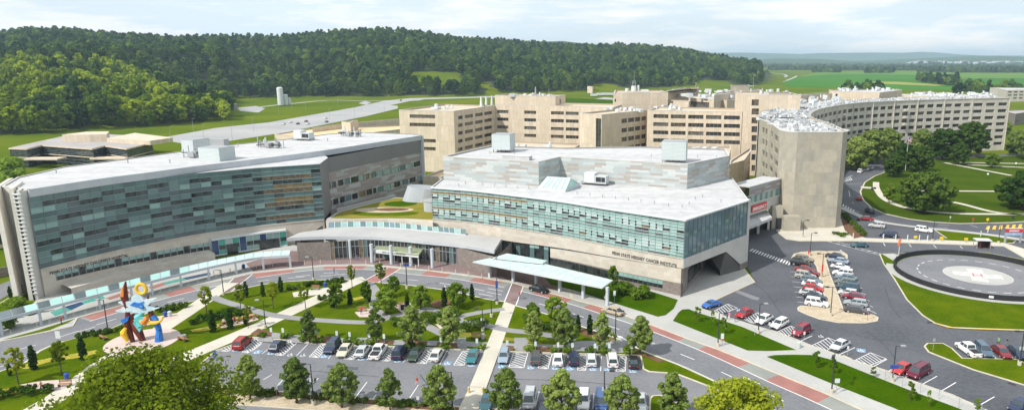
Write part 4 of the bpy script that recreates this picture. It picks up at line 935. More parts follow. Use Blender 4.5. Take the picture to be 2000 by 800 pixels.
# leaning blade walls at the left end
def blade(p, q, th, z1, lean, name, m):
    mb = MB(); p, q = Vector(p), Vector(q); d = (q - p).normalized(); n_ = Vector((d.y, -d.x)) * th / 2
    lo = [p - n_, p + n_, q + n_, q - n_]; hi = [v + Vector(lean) for v in lo]
    for i in range(4):
        j = (i + 1) % 4; L = (lo[j] - lo[i]).length
        mb.face([(*lo[i], 0), (*lo[j], 0), (*hi[j], z1), (*hi[i], z1)], 0, [(0, 0), (L, 0), (L, z1), (0, z1)])
    mb.face([(*v, z1) for v in hi], 0); return mb.build(name, m, ch)
blade((-114.6, 137.6), (-119.5, 146.5), 0.7, 23.9, (-1.2, 1.2), 'blade_wall', M['blade'])
blade((-116.8, 136.6), (-124.0, 150.0), 0.8, 23.7, (-3.2, 3.0), 'blade_wall', M['blade'])
mb = MB(); mb.prism([(-115.3, 139.8), (-114.2, 138.8), (-113.8, 140.3), (-119, 150), (-122, 147)], 0, 23.3); mb.build('end_wall', M['conc_white'], ch)
blade((-113.9, 138.2), (-115.4, 141.2), 0.5, 23.6, (-.2, .2), 'corner_frame', M['blade'])
mb = MB()
for k in range(26): z = 1.5 + k * .85; mb.box((-114.6, 138.6, z), (2.2, .9, .10), R(-30))
mb.build('end_fins', M['fin'], ch)
# glazed bay with coloured panes
ub0, ub1 = u_at(gw, 411, 2.2), u_at(gw, 560, 2.2)
mb = MB(); gw.slab(mb, ub0, ub1, 0.14, .55, .16, 1.6); gw.slab(mb, ub0, ub1, 4.35, 4.75, .16, 1.75); gw.slab(mb, ub0, ub1, .55, 4.35, .16, 1.45); mb.build('bay_frame', M['white'], ch)
cols_ = ['g_blue', 'g_green', 'g_pale', 'g_green', 'g_blue', 'g_light', 'g_light', 'g_blue', 'g_light', 'g_light', 'g_green']
for k, cn_ in enumerate(cols_):
    a, b = ub0 + (ub1 - ub0) * k / 11, ub0 + (ub1 - ub0) * (k + 1) / 11 - .12
    wb = MB(); gw.quad(wb, a, b, .55, 1.7, 1.5, 0); gw.quad(wb, a, b, 1.7, 2.8, 1.5, 1); gw.quad(wb, a, b, 2.8, 4.35, 1.5, 0)
    wb.build('coloured_pane', [M[cn_], M['g_dark'] if cn_ in ('g_light', 'g_pale', 'g_green') and k not in (8, 9) else M[cn_]], ch)
# colourful entrance wall under the canopy
for k, (xa, xb, cm) in enumerate(((440, 462, 'g_dark'), (505, 545, 'g_dark'), (575, 586, 'g_dark'))):
    a, b = u_at(gw, xa, 1.5), u_at(gw, xb, 1.5); wb = MB(); gw.slab(wb, a, b, .14, 2.7, 1.6, 1.8); wb.build('door', M[cm], ch)

# ------------------------------------------------------------ canopy along the children's hospital
kc = thing('canopy', 'long curved glass-roofed walkway canopy on grey posts along the left hospital', 'canopy')
kb1 = smooth_line([(-121.5, 100), (-107.7, 121.7), (-102, 130.8), (-95.6, 140.5), (-87.5, 152.4), (-78.5, 161.7), (-70.2, 164.4)], 8); kf1 = offset_line(kb1, 3.3)
kb1, kf1 = resample(kb1, 40), resample(kf1, 40); roofm = MB(); edge = MB()
for i in range(40):
    mi = 0 if (i < 12 and i % 4 < 2) or i > 28 else 1 if i % 3 else 2
    if 5 < i < 9 or i in (12, 13): mi = 2
    a, b, c, d = kb1[i], kb1[i + 1], kf1[i + 1], kf1[i]
    f = .04; lp = lambda p, q, t: (p[0] + (q[0] - p[0]) * t, p[1] + (q[1] - p[1]) * t)
    roofm.face([(*lp(d, c, f), 3.32), (*lp(c, d, f), 3.32), (*lp(b, a, f), 3.62), (*lp(a, b, f), 3.62)], mi)
    roofm.face([(*lp(a, b, f), 3.58), (*lp(b, a, f), 3.58), (*lp(c, d, f), 3.28), (*lp(d, c, f), 3.28)], mi)
    edge.tube((*a, 3.5), (*d, 3.2), .07, n=4)
roofm.build('glass_roof', [M['g_canopy'], M['g_canopy2'], M['g_gray']], kc)
ek = Wall(kf1); ek.slab(edge, 0, ek.len, 2.75, 3.3, -.12, .12); ek2 = Wall(kb1); ek2.slab(edge, 0, ek2.len, 3.3, 3.6, -.08, .08)
edge.build('beam', M['column'], kc)
for x, y in [(7, 661), (74, 639), (139, 620), (197, 602), (255, 588), (308, 572), (359, 557), (411, 544), (461, 535), (512, 527), (562, 522)]:
    p = min(kf1, key=lambda q: abs(xpix(*q) - x)); mb = MB(); mb.box((p[0], p[1], 0.13), (.42, .42, 2.7), R(30)); mb.build('post', M['column'], kc)

# ------------------------------------------------------------ low glass-fronted block at the far left edge
building('service_building', 'low flat-roofed building with dark glass front at the left edge of the photo', 'building', Gs([(-60, 452), (32, 436), (38, 430), (24, 374), (-60, 378)], 6.0), 0, 6.0, {0: [(1, 9.5, 1, 3.8), (10.2, 17, 1, 3.8)]}, M['conc_bldg'], M['roof_cream'], wmat=M['g_dark'])
mb = MB(); w_ = Wall(Gs([(-60, 553), (46, 532)])); w_.slab(mb, 0, w_.len, 0, 2.2, -.3, 0); tag(mb.build('retaining_wall', M['brick_brown']), 'low brown retaining wall beside the side road left of the curved hospital', 'wall')

# ------------------------------------------------------------ entrance link between the two hospitals
lk = thing('entrance_building', 'low curved main entrance building with white canopy roof and round columns between the two hospitals', 'entrance')
xs_ = [636, 680, 720, 760, 800, 845]
tp = [(x, y) for x, y in zip(xs_, (430.5, 428.5, 427.5, 427.5, 428.5, 430.5))]
plan = [G(x, y, 6.3 + 2.2 * (x - 636) / 209) for x, y in tp]
bandw = Wall(plan); mb = MB()
for i in range(5):
    za, zb = 6.3 + 2.2 * i / 5, 6.3 + 2.2 * (i + 1) / 5; a, b = plan[i], plan[i + 1]
    mb.face([(*a, za - 3), (*b, zb - 3), (*b, zb), (*a, za)], 0, [(i * 6, 0), (i * 6 + 6, 0), (i * 6 + 6, 3), (i * 6, 3)])
    mb.face([(*a, za), (*b, zb), (b[0], b[1] + .9, zb), (a[0], a[1] + .9, za)], 0)
mb.build('stone_band', M['stone_buff'], lk)
# green roof terrace behind it
mb = MB(); TZ = 6.6
ter_p = [(p[0], p[1] + .8) for p in plan] + [(-36.8, 192), (-38, 206), (-46, 213), (-57, 216), (-64, 204), (-68.6, 194)]
mb.prism(ter_p, 0.2, TZ, 0); mb.build('terrace_walls', M['concrete_gray'], lk)
mb = MB(); mb.flat(inset(ter_p, .9), TZ + .03); mb.build('roof_garden', M['grass_dry'], lk)
for z, c, rx, ry, m_ in ((.05, (-54, 192.5), 9.5, 3.4, 'grass'), (.07, (-55.5, 197), 8.5, 3.8, 'gravel'), (.09, (-53.5, 197.6), 5.0, 2.2, 'mulch'), (.05, (-53, 206), 5.0, 4.0, 'grass_lush')):
    mb = MB(); mb.flat([(c[0] + rx * math.cos(t), c[1] + ry * math.sin(t)) for t in np.linspace(0, 6.283, 30)[:-1]], TZ + z); mb.build('planting_bed', M[m_], lk)
mb = MB(); w_ = Wall([(-69.0, 195.5), (-57.2, 217)]); w_.slab(mb, 0, w_.len, 5.5, 7.3, -.5, 0); mb.build('terrace_parapet', M['concrete_gray'], lk)
# skylight strip
sk = list(zip([641, 670, 700, 730, 765, 800, 835, 870, 910], [434, 432.5, 432, 432.3, 434, 437, 440.5, 444, 447.5], [444.5, 443, 442, 442, 443.5, 446.5, 450, 453, 457.5]))
a_ = resample([G(x, t, 6.9) for x, t, b in sk], 24); b_ = resample([G(x, b, 5.95) for x, t, b in sk], 24); mb = MB(); fr = MB()
for i in range(24):
    mb.face([(*b_[i], 5.95), (*b_[i + 1], 5.95), (*a_[i + 1], 6.9), (*a_[i], 6.9)], i % 2 if i % 5 else 2)
    fr.tube((*b_[i], 5.98), (*a_[i], 6.93), .09, n=4); fr.face([(*b_[i], 5.4), (*b_[i + 1], 5.4), (*b_[i + 1], 5.95), (*b_[i], 5.95)])
mb.build('skylight', [M['g_light'], M['g_teal'], M['g_bluegray']], lk); fr.build('skylight_frame', M['white'], lk)
# canopy roof
front = smooth_line([G(x, y, 5.7) for x, y in [(560, 465), (590, 462.8), (650, 461), (725, 462), (780, 465.5), (825, 470), (900, 477.5), (965, 489)]], 4)
back = [G(x, y, 5.7) for x, y in [(980, 465), (912, 456), (870, 452), (800, 446), (725, 441.5), (641, 444), (632, 447), (585, 454)]]
rp = front + back; mb = MB(); mb.prism(rp, 4.9, 5.7, 1, 0); mb.build('canopy_roof', [M['roof_pale'], M['fascia']], lk)
for x, y in [(685, 505), (727, 513), (765, 516), (803, 519), (845, 523)]:
    g = G(x, y); mb = MB(); mb.cyl((g[0], g[1], .14), .42, 4.76, 18); mb.build('column', M['column'], lk, smooth=False)
lw = Wall([(-69.5, 166.5), (-61.6, 167.6)]); mb = MB(); lw.quad(mb, 0, lw.len, .1, 4.9, 0); lw2 = Wall([(-69.6, 185), (-69.5, 166.5)]); lw2.quad(mb, 0, lw2.len, .1, 4.9, 0); mb.build('brick_wall', M['brick_brown'], lk); mb = MB()
rw = Wall([G(893, 519), G(970, 541)]); rw.quad(mb, 0, rw.len, .1, 4.9, 0); q = G(970, 541); rw2 = Wall([q, (q[0] + 2.5, q[1] + 14)]); rw2.quad(mb, 0, rw2.len, .1, 4.9, 0)
mb.build('brick_wall', M['brick_brown'], lk)
g0, g1 = (-61.6, 167.6), G(893, 519)
glw = Wall(smooth_line([g0, (-52, 169.5), (-40, 167.3), g1], 5)); ncol = 34; cw = glw.len / ncol
mb = MB(); glw.quad(mb, 0, glw.len, .1, 1.0, 0); mb.build('sill_wall', M['brick_brown'], lk)
for k in range(ncol):
    if 11 <= k <= 16: continue
    wb = MB(); glw.quad(wb, k * cw + .06, (k + 1) * cw - .06, .6, 4.85, 0.03); wb.build('window', M['g_dark' if k % 4 else 'g_teal_deep'] if k % 7 else M['g_warm'], lk)
mb = MB()
for k in range(ncol + 1): u = min(max(.05, k * cw), glw.len - .05); glw.slab(mb, u - .05, u + .05, .1, 4.85, 0, .14)
glw.slab(mb, 0, glw.len, 3.3, 3.4, 0, .12); mb.build('mullions', M['pole_gray'], lk)
# entrance porch
pp = [G(x, y, 3.3) for x, y in [(728, 487), (818, 497), (829, 483), (800, 479), (740, 477)]]
mb = MB(); mb.prism(pp, 2.95, 3.35); mb.build('porch_roof', mat('porch_green', (0.24, 0.27, 0.17), .6), lk)
pw = Wall([G(728, 488, 3.1), G(818, 498, 3.1)]); mb = MB(); pw.slab(mb, 0, pw.len, 2.5, 3.4, 0, .2); mb.build('porch_fascia', M['white'], lk)
lettering('MAIN HOSPITAL ENTRANCE', pw, pw.len * .22, 2.78, .42, lk, M['letter'], d=.24, u1=pw.len * .72)
for t in (.02, .45, .62, .97):
    p = pw.pt(pw.len * t, 0, -.3); mb = MB(); mb.box((p[0], p[1], .13), (.2, .2, 2.5)); mb.build('porch_post', M['white'], lk)
for k in range(6):
    wb = MB(); glw.slab(wb, (11 + k) * cw + .05, (12 + k) * cw - .05, .14, 2.6, .02, .12); wb.build('door', M['g_teal' if k in (2, 3) else 'g_dark'], lk)
    wb = MB(); glw.quad(wb, (11 + k) * cw + .05, (12 + k) * cw - .05, 2.6, 4.85, 0.03); wb.build('window', M['g_dark'], lk)
for c, r, h, r2 in (((-47.5, 211.5), 5.0, 6.0, 4.3),):
    dr = thing('drum', 'grey zinc-clad oval drum with a slanting flat top on the planted roof terrace', 'roof drum', (0, 0, 0)); mb = MB(); n = 40
    lo = [(c[0] + r * 1.25 * math.cos(2 * math.pi * i / n), c[1] + r * .8 * math.sin(2 * math.pi * i / n)) for i in range(n)]
    hi = [(c[0] + .8 + r2 * 1.2 * math.cos(2 * math.pi * i / n), c[1] + r2 * .8 * math.sin(2 * math.pi * i / n)) for i in range(n)]
    zt_ = lambda p: TZ + 4.3 - (p[0] - c[0]) * .10
    for i in range(n): j = (i + 1) % n; mb.face([(*lo[i], TZ), (*lo[j], TZ), (*hi[j], zt_(hi[j])), (*hi[i], zt_(hi[i]))], 0, [(i * .8, 0), (i * .8 + .8, 0), (i * .8 + .8, 5), (i * .8, 5)])
    mb.face([(*p, zt_(p)) for p in hi], 0); mb.build('drum_shell', M['zinc'], dr)
dr = thing('drum', 'small round white drum with a flat top beside the oval zinc drum', 'roof drum'); mb = MB(); mb.cyl((-41.2, 196.5, TZ), 2.6, 3.0, 32); mb.build('drum_shell', M['zinc'], dr)
mb = MB(); mb.cyl((-41.2, 196.5, TZ + 3.0), 2.75, .15, 32); mb.build('lid', M['roof'], dr)

# ------------------------------------------------------------ cancer institute
ci = thing('institute_building', 'institute with curved pale green glass front and overhanging concrete corner, right of the entrance', 'hospital')
FP = resample(smooth_line([(-37.4, 177.7), (-26.5, 173.6), (-15.3, 167.4), (-2.5, 159.5), (9.2, 150.4), (23.4, 140.3)], 8), 42)
cw_ = Wall(FP); RA, RB = (23.4, 140.3), (41.6, 160.6); rw_ = Wall([RA, RB])
def fn_inst(r, c):
    fl, rr = divmod(r, 6)
    if rr == 0: return I_ if rnd.random() < .8 else T_
    if rr == 1: return O_ if c < 17 else (L_ if rnd.random() < .85 else P_)
    if rr == 2: return (P_ if rnd.random() < .4 else L_)
    if rr == 3:
        q = (c * 7 + fl * 5) % 13
        if q < 3 or (18 < c < 25 and q < 8): return K_
        if q == 5: return W_
        return L_ if rnd.random() < .6 else P_
    if rr == 4: return K_ if (c + fl * 3) % 11 in (2, 3) else (L_ if rnd.random() < .5 else I_)
    return Y_ if rnd.random() < .35 else I_
curtain(cw_, ci, 8.5, 16.7, 12, 42, fn_inst, finproud=.12, vm=.04)
def fn_right(r, c):
    fl, rr = divmod(r, 6)
    if rr == 4: return D_ if c % 2 else I_
    return B_
curtain(rw_, ci, 8.5, 16.7, 12, 16, fn_right, glass_name='side_glass', fins=False, vm=.05)
# small dark slots between the blinds
mb = MB()
for fl in (0, 1):
    for c in range(42):
        if rnd.random() < .8: zt2 = 16.7 - fl * 4.1 - 1.5; cw_.slab(mb, c * cw_.len / 42 + .05, c * cw_.len / 42 + .30, zt2 - 1.1, zt2 + .05, 0, .03)
tag(mb.build('open_slots', M['g_dark'], ci), kind='stuff')
zb = lambda u: 5.0 + (6.4 - 5.0) * max(0, (u - 25)) / (cw_.len - 25)
mb = MB(); N_ = 24
for k in range(N_):
    a, b = cw_.len * k / N_, cw_.len * (k + 1) / N_
    cw_.quad(mb, a, b, zb(a), 8.5, .15, 0, zb(b), 8.5)
    mb.face([cw_.pt(a, zb(a), -1), cw_.pt(b, zb(b), -1), cw_.pt(b, zb(b), .15), cw_.pt(a, zb(a), .15)])
cw_.slab(mb, 0, cw_.len, 8.44, 8.56, 0, .3)
mb.build('stone_band', M['stone_buff'], ci)
ul0, ul1 = u_at(cw_, 1197, 7.4), u_at(cw_, 1323, 7.4)
lettering('PENN STATE HERSHEY CANCER INSTITUTE', cw_, ul0, z_at(cw_, ul0, 495.5), 1.0, ci, M['letter'], d=.20, z1=z_at(cw_, ul1, 521.5), u1=ul1)
# window strip, lower stone, brick base
uw0, uw1, uW = u_at(cw_, 980, 4), u_at(cw_, 1075, 4), u_at(cw_, 1300, 5)
for k in range(34):
    a = uw0 + (uW + 1.2 - uw0) * k / 34; b = uw0 + (uW + 1.2 - uw0) * (k + 1) / 34 - .08
    z0_ = (.2 if b < uw1 else 4.0); wb = MB()
    cw_.quad(wb, a, b, z0_, zb(a) - 1.0 if b < uw1 else 5.0, -.25, 0); cw_.quad(wb, a, b, zb(a) - 1.0 if b < uw1 else 5.0, 6.5, -.25, 1); wb.build('window', [M['g_dark' if k % 3 else 'g_teal_deep'], M['g_dark'] if k < 6 or k % 6 == 2 else M['g_light']], ci)
mb = MB(); cw_.quad(mb, 0, uw0, 0, 5.2, -.1); mb.build('lower_stone', M['stone_buff'], ci); mb = MB(); cw_.quad(mb, uw1, cw_.len, 2.6, 4.9, .0, 0, 2.9, 6.42)
for k in range(1, 2): pass
mb.build('lower_stone', M['stone_buff'], ci)
mb = MB(); cw_.quad(mb, uw1, cw_.len, 0, 2.9, -.06); mb.build('brick_base', M['brick_brown'], ci)
for k in range(12):
    a = u_at(cw_, 1200, 1.5) + k * 1.25; 
    if a > u_at(cw_, 1290, 1.5): break
    wb = MB(); cw_.quad(wb, a, a + 1.17, 1.0, 1.8, 0, 0); cw_.quad(wb, a, a + 1.17, 1.8, 2.7, 0, 1); wb.build('window', [M['g_dark'], M['g_light']], ci)
for k in range(22):
    a = uw1 + k * 1.25
    if a > u_at(cw_, 1195, 1.5): break
    wb = MB(); cw_.quad(wb, a, a + 1.17, .6, 2.4, 0, 0); wb.build('window', [M['g_dark']], ci)
# overhanging concrete corner with its slanting leg
def on_plane(a, b, x, y):
    """u, z on the vertical plane through a-b seen at photo pixel x, y"""
    X = (x - CX) / F; Y = (y - CY) / F
    dz = -(Y * math.cos(TH) + math.sin(TH)); dy = math.cos(TH) - Y * math.sin(TH)
    ex, ey = b[0] - a[0], b[1] - a[1]
    # a + s e = t (X, dy)
    det = ex * (-dy) - ey * (-X); s_ = (-a[0] * (-dy) + a[1] * (-X)) / det; t = (ex * (-a[1]) - ey * (-a[0])) / det
    return s_ * math.hypot(ex, ey), H + t * dz
def plane_prism(a, b, pix, d0, d1, name, m, parent, uz=None):
    w2 = Wall([a, b]); P = uz or [on_plane(a, b, *p) for p in pix]
    e = Vector((b[0] - a[0], b[1] - a[1])).normalized(); n_ = Vector((e.y, -e.x))
    at = lambda p, d: (a[0] + e.x * p[0] + n_.x * d, a[1] + e.y * p[0] + n_.y * d, p[1])
    mb = MB(); tris = tessellate_polygon([[Vector((p[0], p[1], 0)) for p in P]])
    for t in tris:
        q = [P[i] for i in t]; ar = (q[1][0] - q[0][0]) * (q[2][1] - q[0][1]) - (q[2][0] - q[0][0]) * (q[1][1] - q[0][1])
        if ar < 0: q = q[::-1]
        mb.face([at(p, d1) for p in q], 0, q); mb.face([at(p, d0) for p in q[::-1]], 0, q[::-1])
    for i in range(len(P)):
        p, r = P[i], P[(i + 1) % len(P)]
        mb.face([at(p, d1), at(p, d0), at(r, d0), at(r, d1)], 0, [(0, p[1]), (d1 - d0, p[1]), (d1 - d0, r[1]), (0, r[1])])
    return mb.build(name, m, parent)
UZ = [on_plane(RA, RB, *p) for p in [(1336, 507), (1457, 464), (1457, 383), (1466, 379)]]
ue = UZ[3][0]
plane_prism(RA, RB, None, -1.0, 0.14, 'concrete_corner', M['conc_white'], ci, uz=[(-.12, 8.5), (UZ[1][0], 8.5), (UZ[1][0], 17.1), (ue, 17.1), (ue, 1.7), (ue - 3.6, 1.7), (on_plane(RA, RB, 1417, 497)[0], 6.3), (-.12, 6.4)])
plane_prism(RA, RB, None, -2.2, 0.2, 'leg_plinth', M['brick_brown'], ci, uz=[(ue + .1, 0.1), (ue + .1, 1.7), (ue - 3.7, 1.7), (ue - 3.7, 0.1)])
e_ = (Vector(RB) - Vector(RA)).normalized(); nb_ = Vector((-e_.y, e_.x))
A3 = Vector(RA) + e_ * (on_plane(RA, RB, 1417, 497)[0]); P1 = Vector(RA) + e_ * (ue - 3.7); P3 = Vector(G(1406, 539))
mb = MB()
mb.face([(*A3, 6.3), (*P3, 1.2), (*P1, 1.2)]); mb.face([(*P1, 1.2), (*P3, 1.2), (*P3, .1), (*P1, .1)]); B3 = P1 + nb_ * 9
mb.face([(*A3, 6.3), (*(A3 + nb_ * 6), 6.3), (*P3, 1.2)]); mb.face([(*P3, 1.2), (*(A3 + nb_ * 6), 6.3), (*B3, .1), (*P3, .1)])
mb.build('leg_inner_face', mat('leg_painted_shade', (0.11, 0.105, 0.10), .8), ci)  # shade on the leg's inner face is put into its dark colour
mb = MB(); C1 = (22.9, 139.6); C2 = G(1383, 515)
sw2 = Wall([C1, C2]); sw2.quad(mb, 0, sw2.len, 0, 6.45, 0); mb.build('undercroft_wall', M['brick_brown'], ci)
mb = MB()
for k in range(5): sw2.slab(mb, 6 + k * 2.6, 8.2 + k * 2.6, 1.1, 4.6, 0, .05)
mb.build('undercroft_glass', M['g_dark'], ci)
back_ = Wall([C2, (44, 187)]); mb = MB(); back_.quad(mb, 0, back_.len, 0, 6.45, 0); mb.build('undercroft_back_wall', M['conc_white'], ci)
BODY = [p for p in cw_.p] + [(41.8, 160.8), (45.0, 192), (-36.6, 196)]
mb = MB(); mb.flat(inset(BODY, .8), 6.5, 0, True); mb.build('soffit', M['conc_white'], ci)
mb = MB(); bk = Wall([(41.8, 160.8), (45.0, 192), (-36.6, 196), (-37.4, 177.7)])
bk.quad(mb, 0, Wall([(41.8, 160.8), (45.0, 192)]).len, 6.4, 17.1, 0); bk.quad(mb, Wall([(41.8, 160.8), (45.0, 192)]).len, bk.len, 0, 17.1, 0); mb.build('rear_wall', M['conc_white'], ci)
mb = MB(); mb.flat(BODY, 16.86); mb.build('roof', M['roof'], ci)
mb = MB(); full = Wall(cw_.p + [(41.8, 160.8)]); full.slab(mb, 0, full.len, 16.72, 17.05, -.3, .32); bk.slab(mb, 0, bk.len, 16.8, 17.15, -.3, .05); mb.build('roof_edge', M['white'], ci)
# upper striped boxes
UB = [(-36.4, 190.0), (-9.2, 179.9), (-3.7, 189.4), (29.6, 176.0), (43.8, 191.3), (46, 206), (20, 212), (-3, 209), (-26, 214)]
ub_ = building('rooftop_storey', 'striped grey and tan upper storey with white roof on top of the institute', 'rooftop storey', UB, 16.88, 23.4, {}, M['stripes'], M['roof'], par=.35)

def louvred_box(name, label, c, sz, z, rz=0.0, legs=True, cat='cooling unit', m='louvre', group=None):
    t = thing(name, label, cat, (c[0], c[1], z), rz, group)
    hh = .9 if legs else 0
    mb = MB(); mb.box((0, 0, hh), sz); mb.build('housing', M[m], t)
    if legs:
        for i, (x, y) in enumerate(((-.44, -.42), (.44, -.42), (.44, .42), (-.44, .42), (0, -.42), (-.22, -.42), (.22, -.42))): mb = MB(); mb.box((x * sz[0], y * sz[1], 0), (.14, .14, .9)); mb.build('leg', M['pole'], t)
    mb = MB(); mb.box((0, 0, hh + sz[2]), (sz[0] * .96, sz[1] * .96, .12)); mb.build('top_rim', M['pole_gray'], t)
    return t
c1 = G(984, 294, 23.4); louvred_box('cooling_unit', 'square grey louvred cooling unit on legs on the left of the striped storey roof', c1, (5.6, 5.0, 4.4), 23.05, R(-14))
c1 = G(1317, 314, 23.4); louvred_box('cooling_unit', 'square grey louvred cooling unit on legs on the right of the striped storey roof', c1, (6.4, 5.0, 4.8), 23.05, R(-14))
t = thing('roof_curb', 'long low white roof box in front of the left louvred cooling unit', 'roof box', (*G(1010, 309, 23.4), 23.07), R(-18)); mb = MB(); mb.box((0, 0, 0), (8.0, 2.4, 1.1)); mb.build('box', M['roof'], t); mb = MB(); mb.box((0, 0, 1.1), (8.2, 2.6, .1)); mb.build('lid', M['white'], t)
# glass pyramid skylight
t = thing('roof_skylight', 'pitched glass skylight standing on the white institute roof', 'skylight')
q = [G(x, y, 17) for x, y in [(1051, 369), (1104, 374), (1133, 362), (1078, 356)]]
rt = [G(1069, 345, 20.0), G(1114, 348, 20.0)]; mb = MB(); z_ = 17.4
for a, b, c, d in ((q[0], q[1], rt[1], rt[0]), (q[2], q[3], rt[0], rt[1])):
    for k in range(6):
        lp = lambda p, r, s_: (p[0] + (r[0] - p[0]) * s_, p[1] + (r[1] - p[1]) * s_)
        mb.face([(*lp(a, b, k / 6 + .01), z_), (*lp(a, b, (k + 1) / 6 - .01), z_), (*lp(d, c, (k + 1) / 6 - .01), 20), (*lp(d, c, k / 6 + .01), 20)], k % 2)
mb.face([(*q[1], z_), (*q[2], z_), (*rt[1], 20)], 1); mb.face([(*q[3], z_), (*q[0], z_), (*rt[0], 20)], 1)
mb.build('glass', [M['g_canopy'], M['g_canopy2']], t)
mb = MB(); mb.prism(q, 16.8, 17.4); mb.build('kerb', M['white'], t)
mb = MB()
for a, b in ((q[0], rt[0]), (q[1], rt[1]), (q[2], rt[1]), (q[3], rt[0])): mb.tube((*a, z_), (*b, 20.03), .1, n=4)
mb.tube((*rt[0], 20.03), (*rt[1], 20.03), .12, n=4); mb.build('frame', M['white'], t)
def ac_unit(loc, z, rz, label, s_=1.0, group=None):
    t = thing('air_handler', label, 'air handler', (loc[0], loc[1], z), rz, group)
    mb = MB(); mb.box((-.9 * s_, 0, .7), (2.4 * s_, 2.2 * s_, 2.0 * s_)); mb.build('cabinet', M['white'], t)
    mb = MB(); mb.box((1.6 * s_, 0, .7), (2.6 * s_, 2.0 * s_, 1.5 * s_)); mb.build('fan_section', M['hvac'], t)
    mb = MB(); mb.box((1.2 * s_, -1.03 * s_, 1.0), (1.2 * s_, .06, 1.0 * s_)); mb.box((2.3 * s_, -1.03 * s_, 1.0), (.8 * s_, .06, 1.0 * s_)); mb.build('grille', M['dark'], t)
    mb = MB(); mb.box((0, 0, .45), (6 * s_, 2.3 * s_, .25)); mb.build('base_frame', M['pole_gray'], t)
    for x in (-2.6, -.9, .9, 2.6):
        mb = MB(); mb.box((x * s_, -.9 * s_, 0), (.14, .14, .5)); mb.box((x * s_, .9 * s_, 0), (.14, .14, .5)); mb.build('leg', M['pole'], t)
    return t
ac_unit(G(1162, 359, 17), 16.88, R(-24), 'white air handler with dark grilles on a raised frame beside the pitched skylight', 1.25)
ac_unit(G(1093, 346, 17), 16.88, R(-24), 'small grey air handler at the foot of the striped wall behind the pitched skylight', .6)
# roof drains and vents on the white roofs (small stand-pipes)
proto = thing('roof_vent', 'x', 'roof vent'); mb = MB(); mb.cyl((0, 0, 0), .09, .55, 6); mb.build('pipe', M['pole_gray'], proto); mb = MB(); mb.cyl((0, 0, .55), .16, .08, 6); mb.build('cap', M['pole_gray'], proto)
VP = [((x, y), 17, 16.9) for x, y in [(896, 362), (909, 358), (943, 360), (966, 362), (988, 365), (1010, 367), (1033, 368), (1127, 378), (1152, 381), (1177, 384), (1202, 387), (1227, 390), (1252, 394), (1278, 397), (1305, 401), (1332, 404), (1346, 398), (1358, 388), (1372, 384), (1408, 393)]]
VP += [((x, y), 23.4, 23.1) for x, y in [(956, 298), (1005, 300), (1272, 303), (1362, 305), (1400, 306)]]
VP += [((x, y), 23.5, 23.43) for x, y in [(250, 318), (332, 318), (110, 337), (465, 285), (640, 275)]]
for i, (p, zz, zf) in enumerate(VP):
    g = G(*p, zz); lab = {17: 'short grey vent pipe on the white lower institute roof', 23.4: 'short grey vent pipe on the roof of the striped storey', 23.5: 'short grey vent pipe on the long white hospital roof'}[zz]
    grp = {17: 'vent pipes on the lower institute roof', 23.4: 'vent pipes on the striped storey roof', 23.5: 'vent pipes on the long hospital roof'}[zz]
    if i == 0: proto.location = (*g, zf); proto['label'] = lab; proto['group'] = grp
    else: copy_tree(proto, (*g, zf), 0, 1.0 if zz < 23.5 else 1.5, lab, grp)
# plant on the children's roof
def hv(name, label, px, sz, rz=0, m='louvre', z=23.43, legs=False, h=23.5): return louvred_box(name, label, G(*px, h), sz, z, rz, legs, 'roof unit', m)
hv('roof_unit', 'large pale square roof unit, front left of the hospital roof plant', (425, 311), (7.0, 5.5, 3.4), R(-18))
hv('roof_unit', 'tall pale roof unit behind the large square unit on the left hospital roof', (385, 300), (4.2, 6.0, 4.2), R(-18), 'hvac')
hv('roof_unit', 'dark louvred roof unit right behind the large square unit', (428, 288), (6.0, 2.0, 2.6), R(-18), 'pole_gray')
ac_unit(G(592, 273, 23.5), 23.43, R(-20), 'pale green-grey air handler alone near the back edge of the long white roof', 1.25)
def pipework(px, h, z, label, n, seed, sp=6.0):
    t = thing('duct_cluster', label, 'roof ducts', (*G(*px, h), z), R(-20)); rr = random.Random(seed)
    for k in range(n):
        x = -sp / 2 + sp * k / max(1, n - 1) + rr.uniform(-.3, .3); y = rr.uniform(-1, 1); hh = rr.uniform(1.4, 3.6)
        mb = MB(); mb.cyl((x, y, 0), rr.uniform(.16, .34), hh, 8); mb.build('stack', M[rr.choice(['hvac', 'pole_gray', 'white'])], t)
    for k in range(4):
        mb = MB(); z_ = rr.uniform(.6, 1.5); mb.tube((-sp / 2, rr.uniform(-1, 1), z_), (sp / 2, rr.uniform(-1, 1), z_), .13, n=6); mb.build('pipe', M[rr.choice(['hvac', 'pole'])], t)
    mb = MB(); mb.box((rr.uniform(-1, 1), 0, .3), (2.2, 1.5, 1.3)); mb.box((sp * .35, .3, .3), (1.2, 1.2, 1.6)); mb.build('cabinet', M['pole_gray'], t)
pipework((525, 288), 23.5, 23.43, 'cluster of upright exhaust stacks and pipes in the middle of the long white roof', 8, 1, 9)
pipework((683, 266), 23.5, 23.43, 'cluster of upright exhaust stacks and pipes near the far end of the long white roof', 8, 2, 9)
pipework((372, 307), 23.5, 23.43, 'low tangle of white pipes left of the large square roof unit', 4, 3, 5)

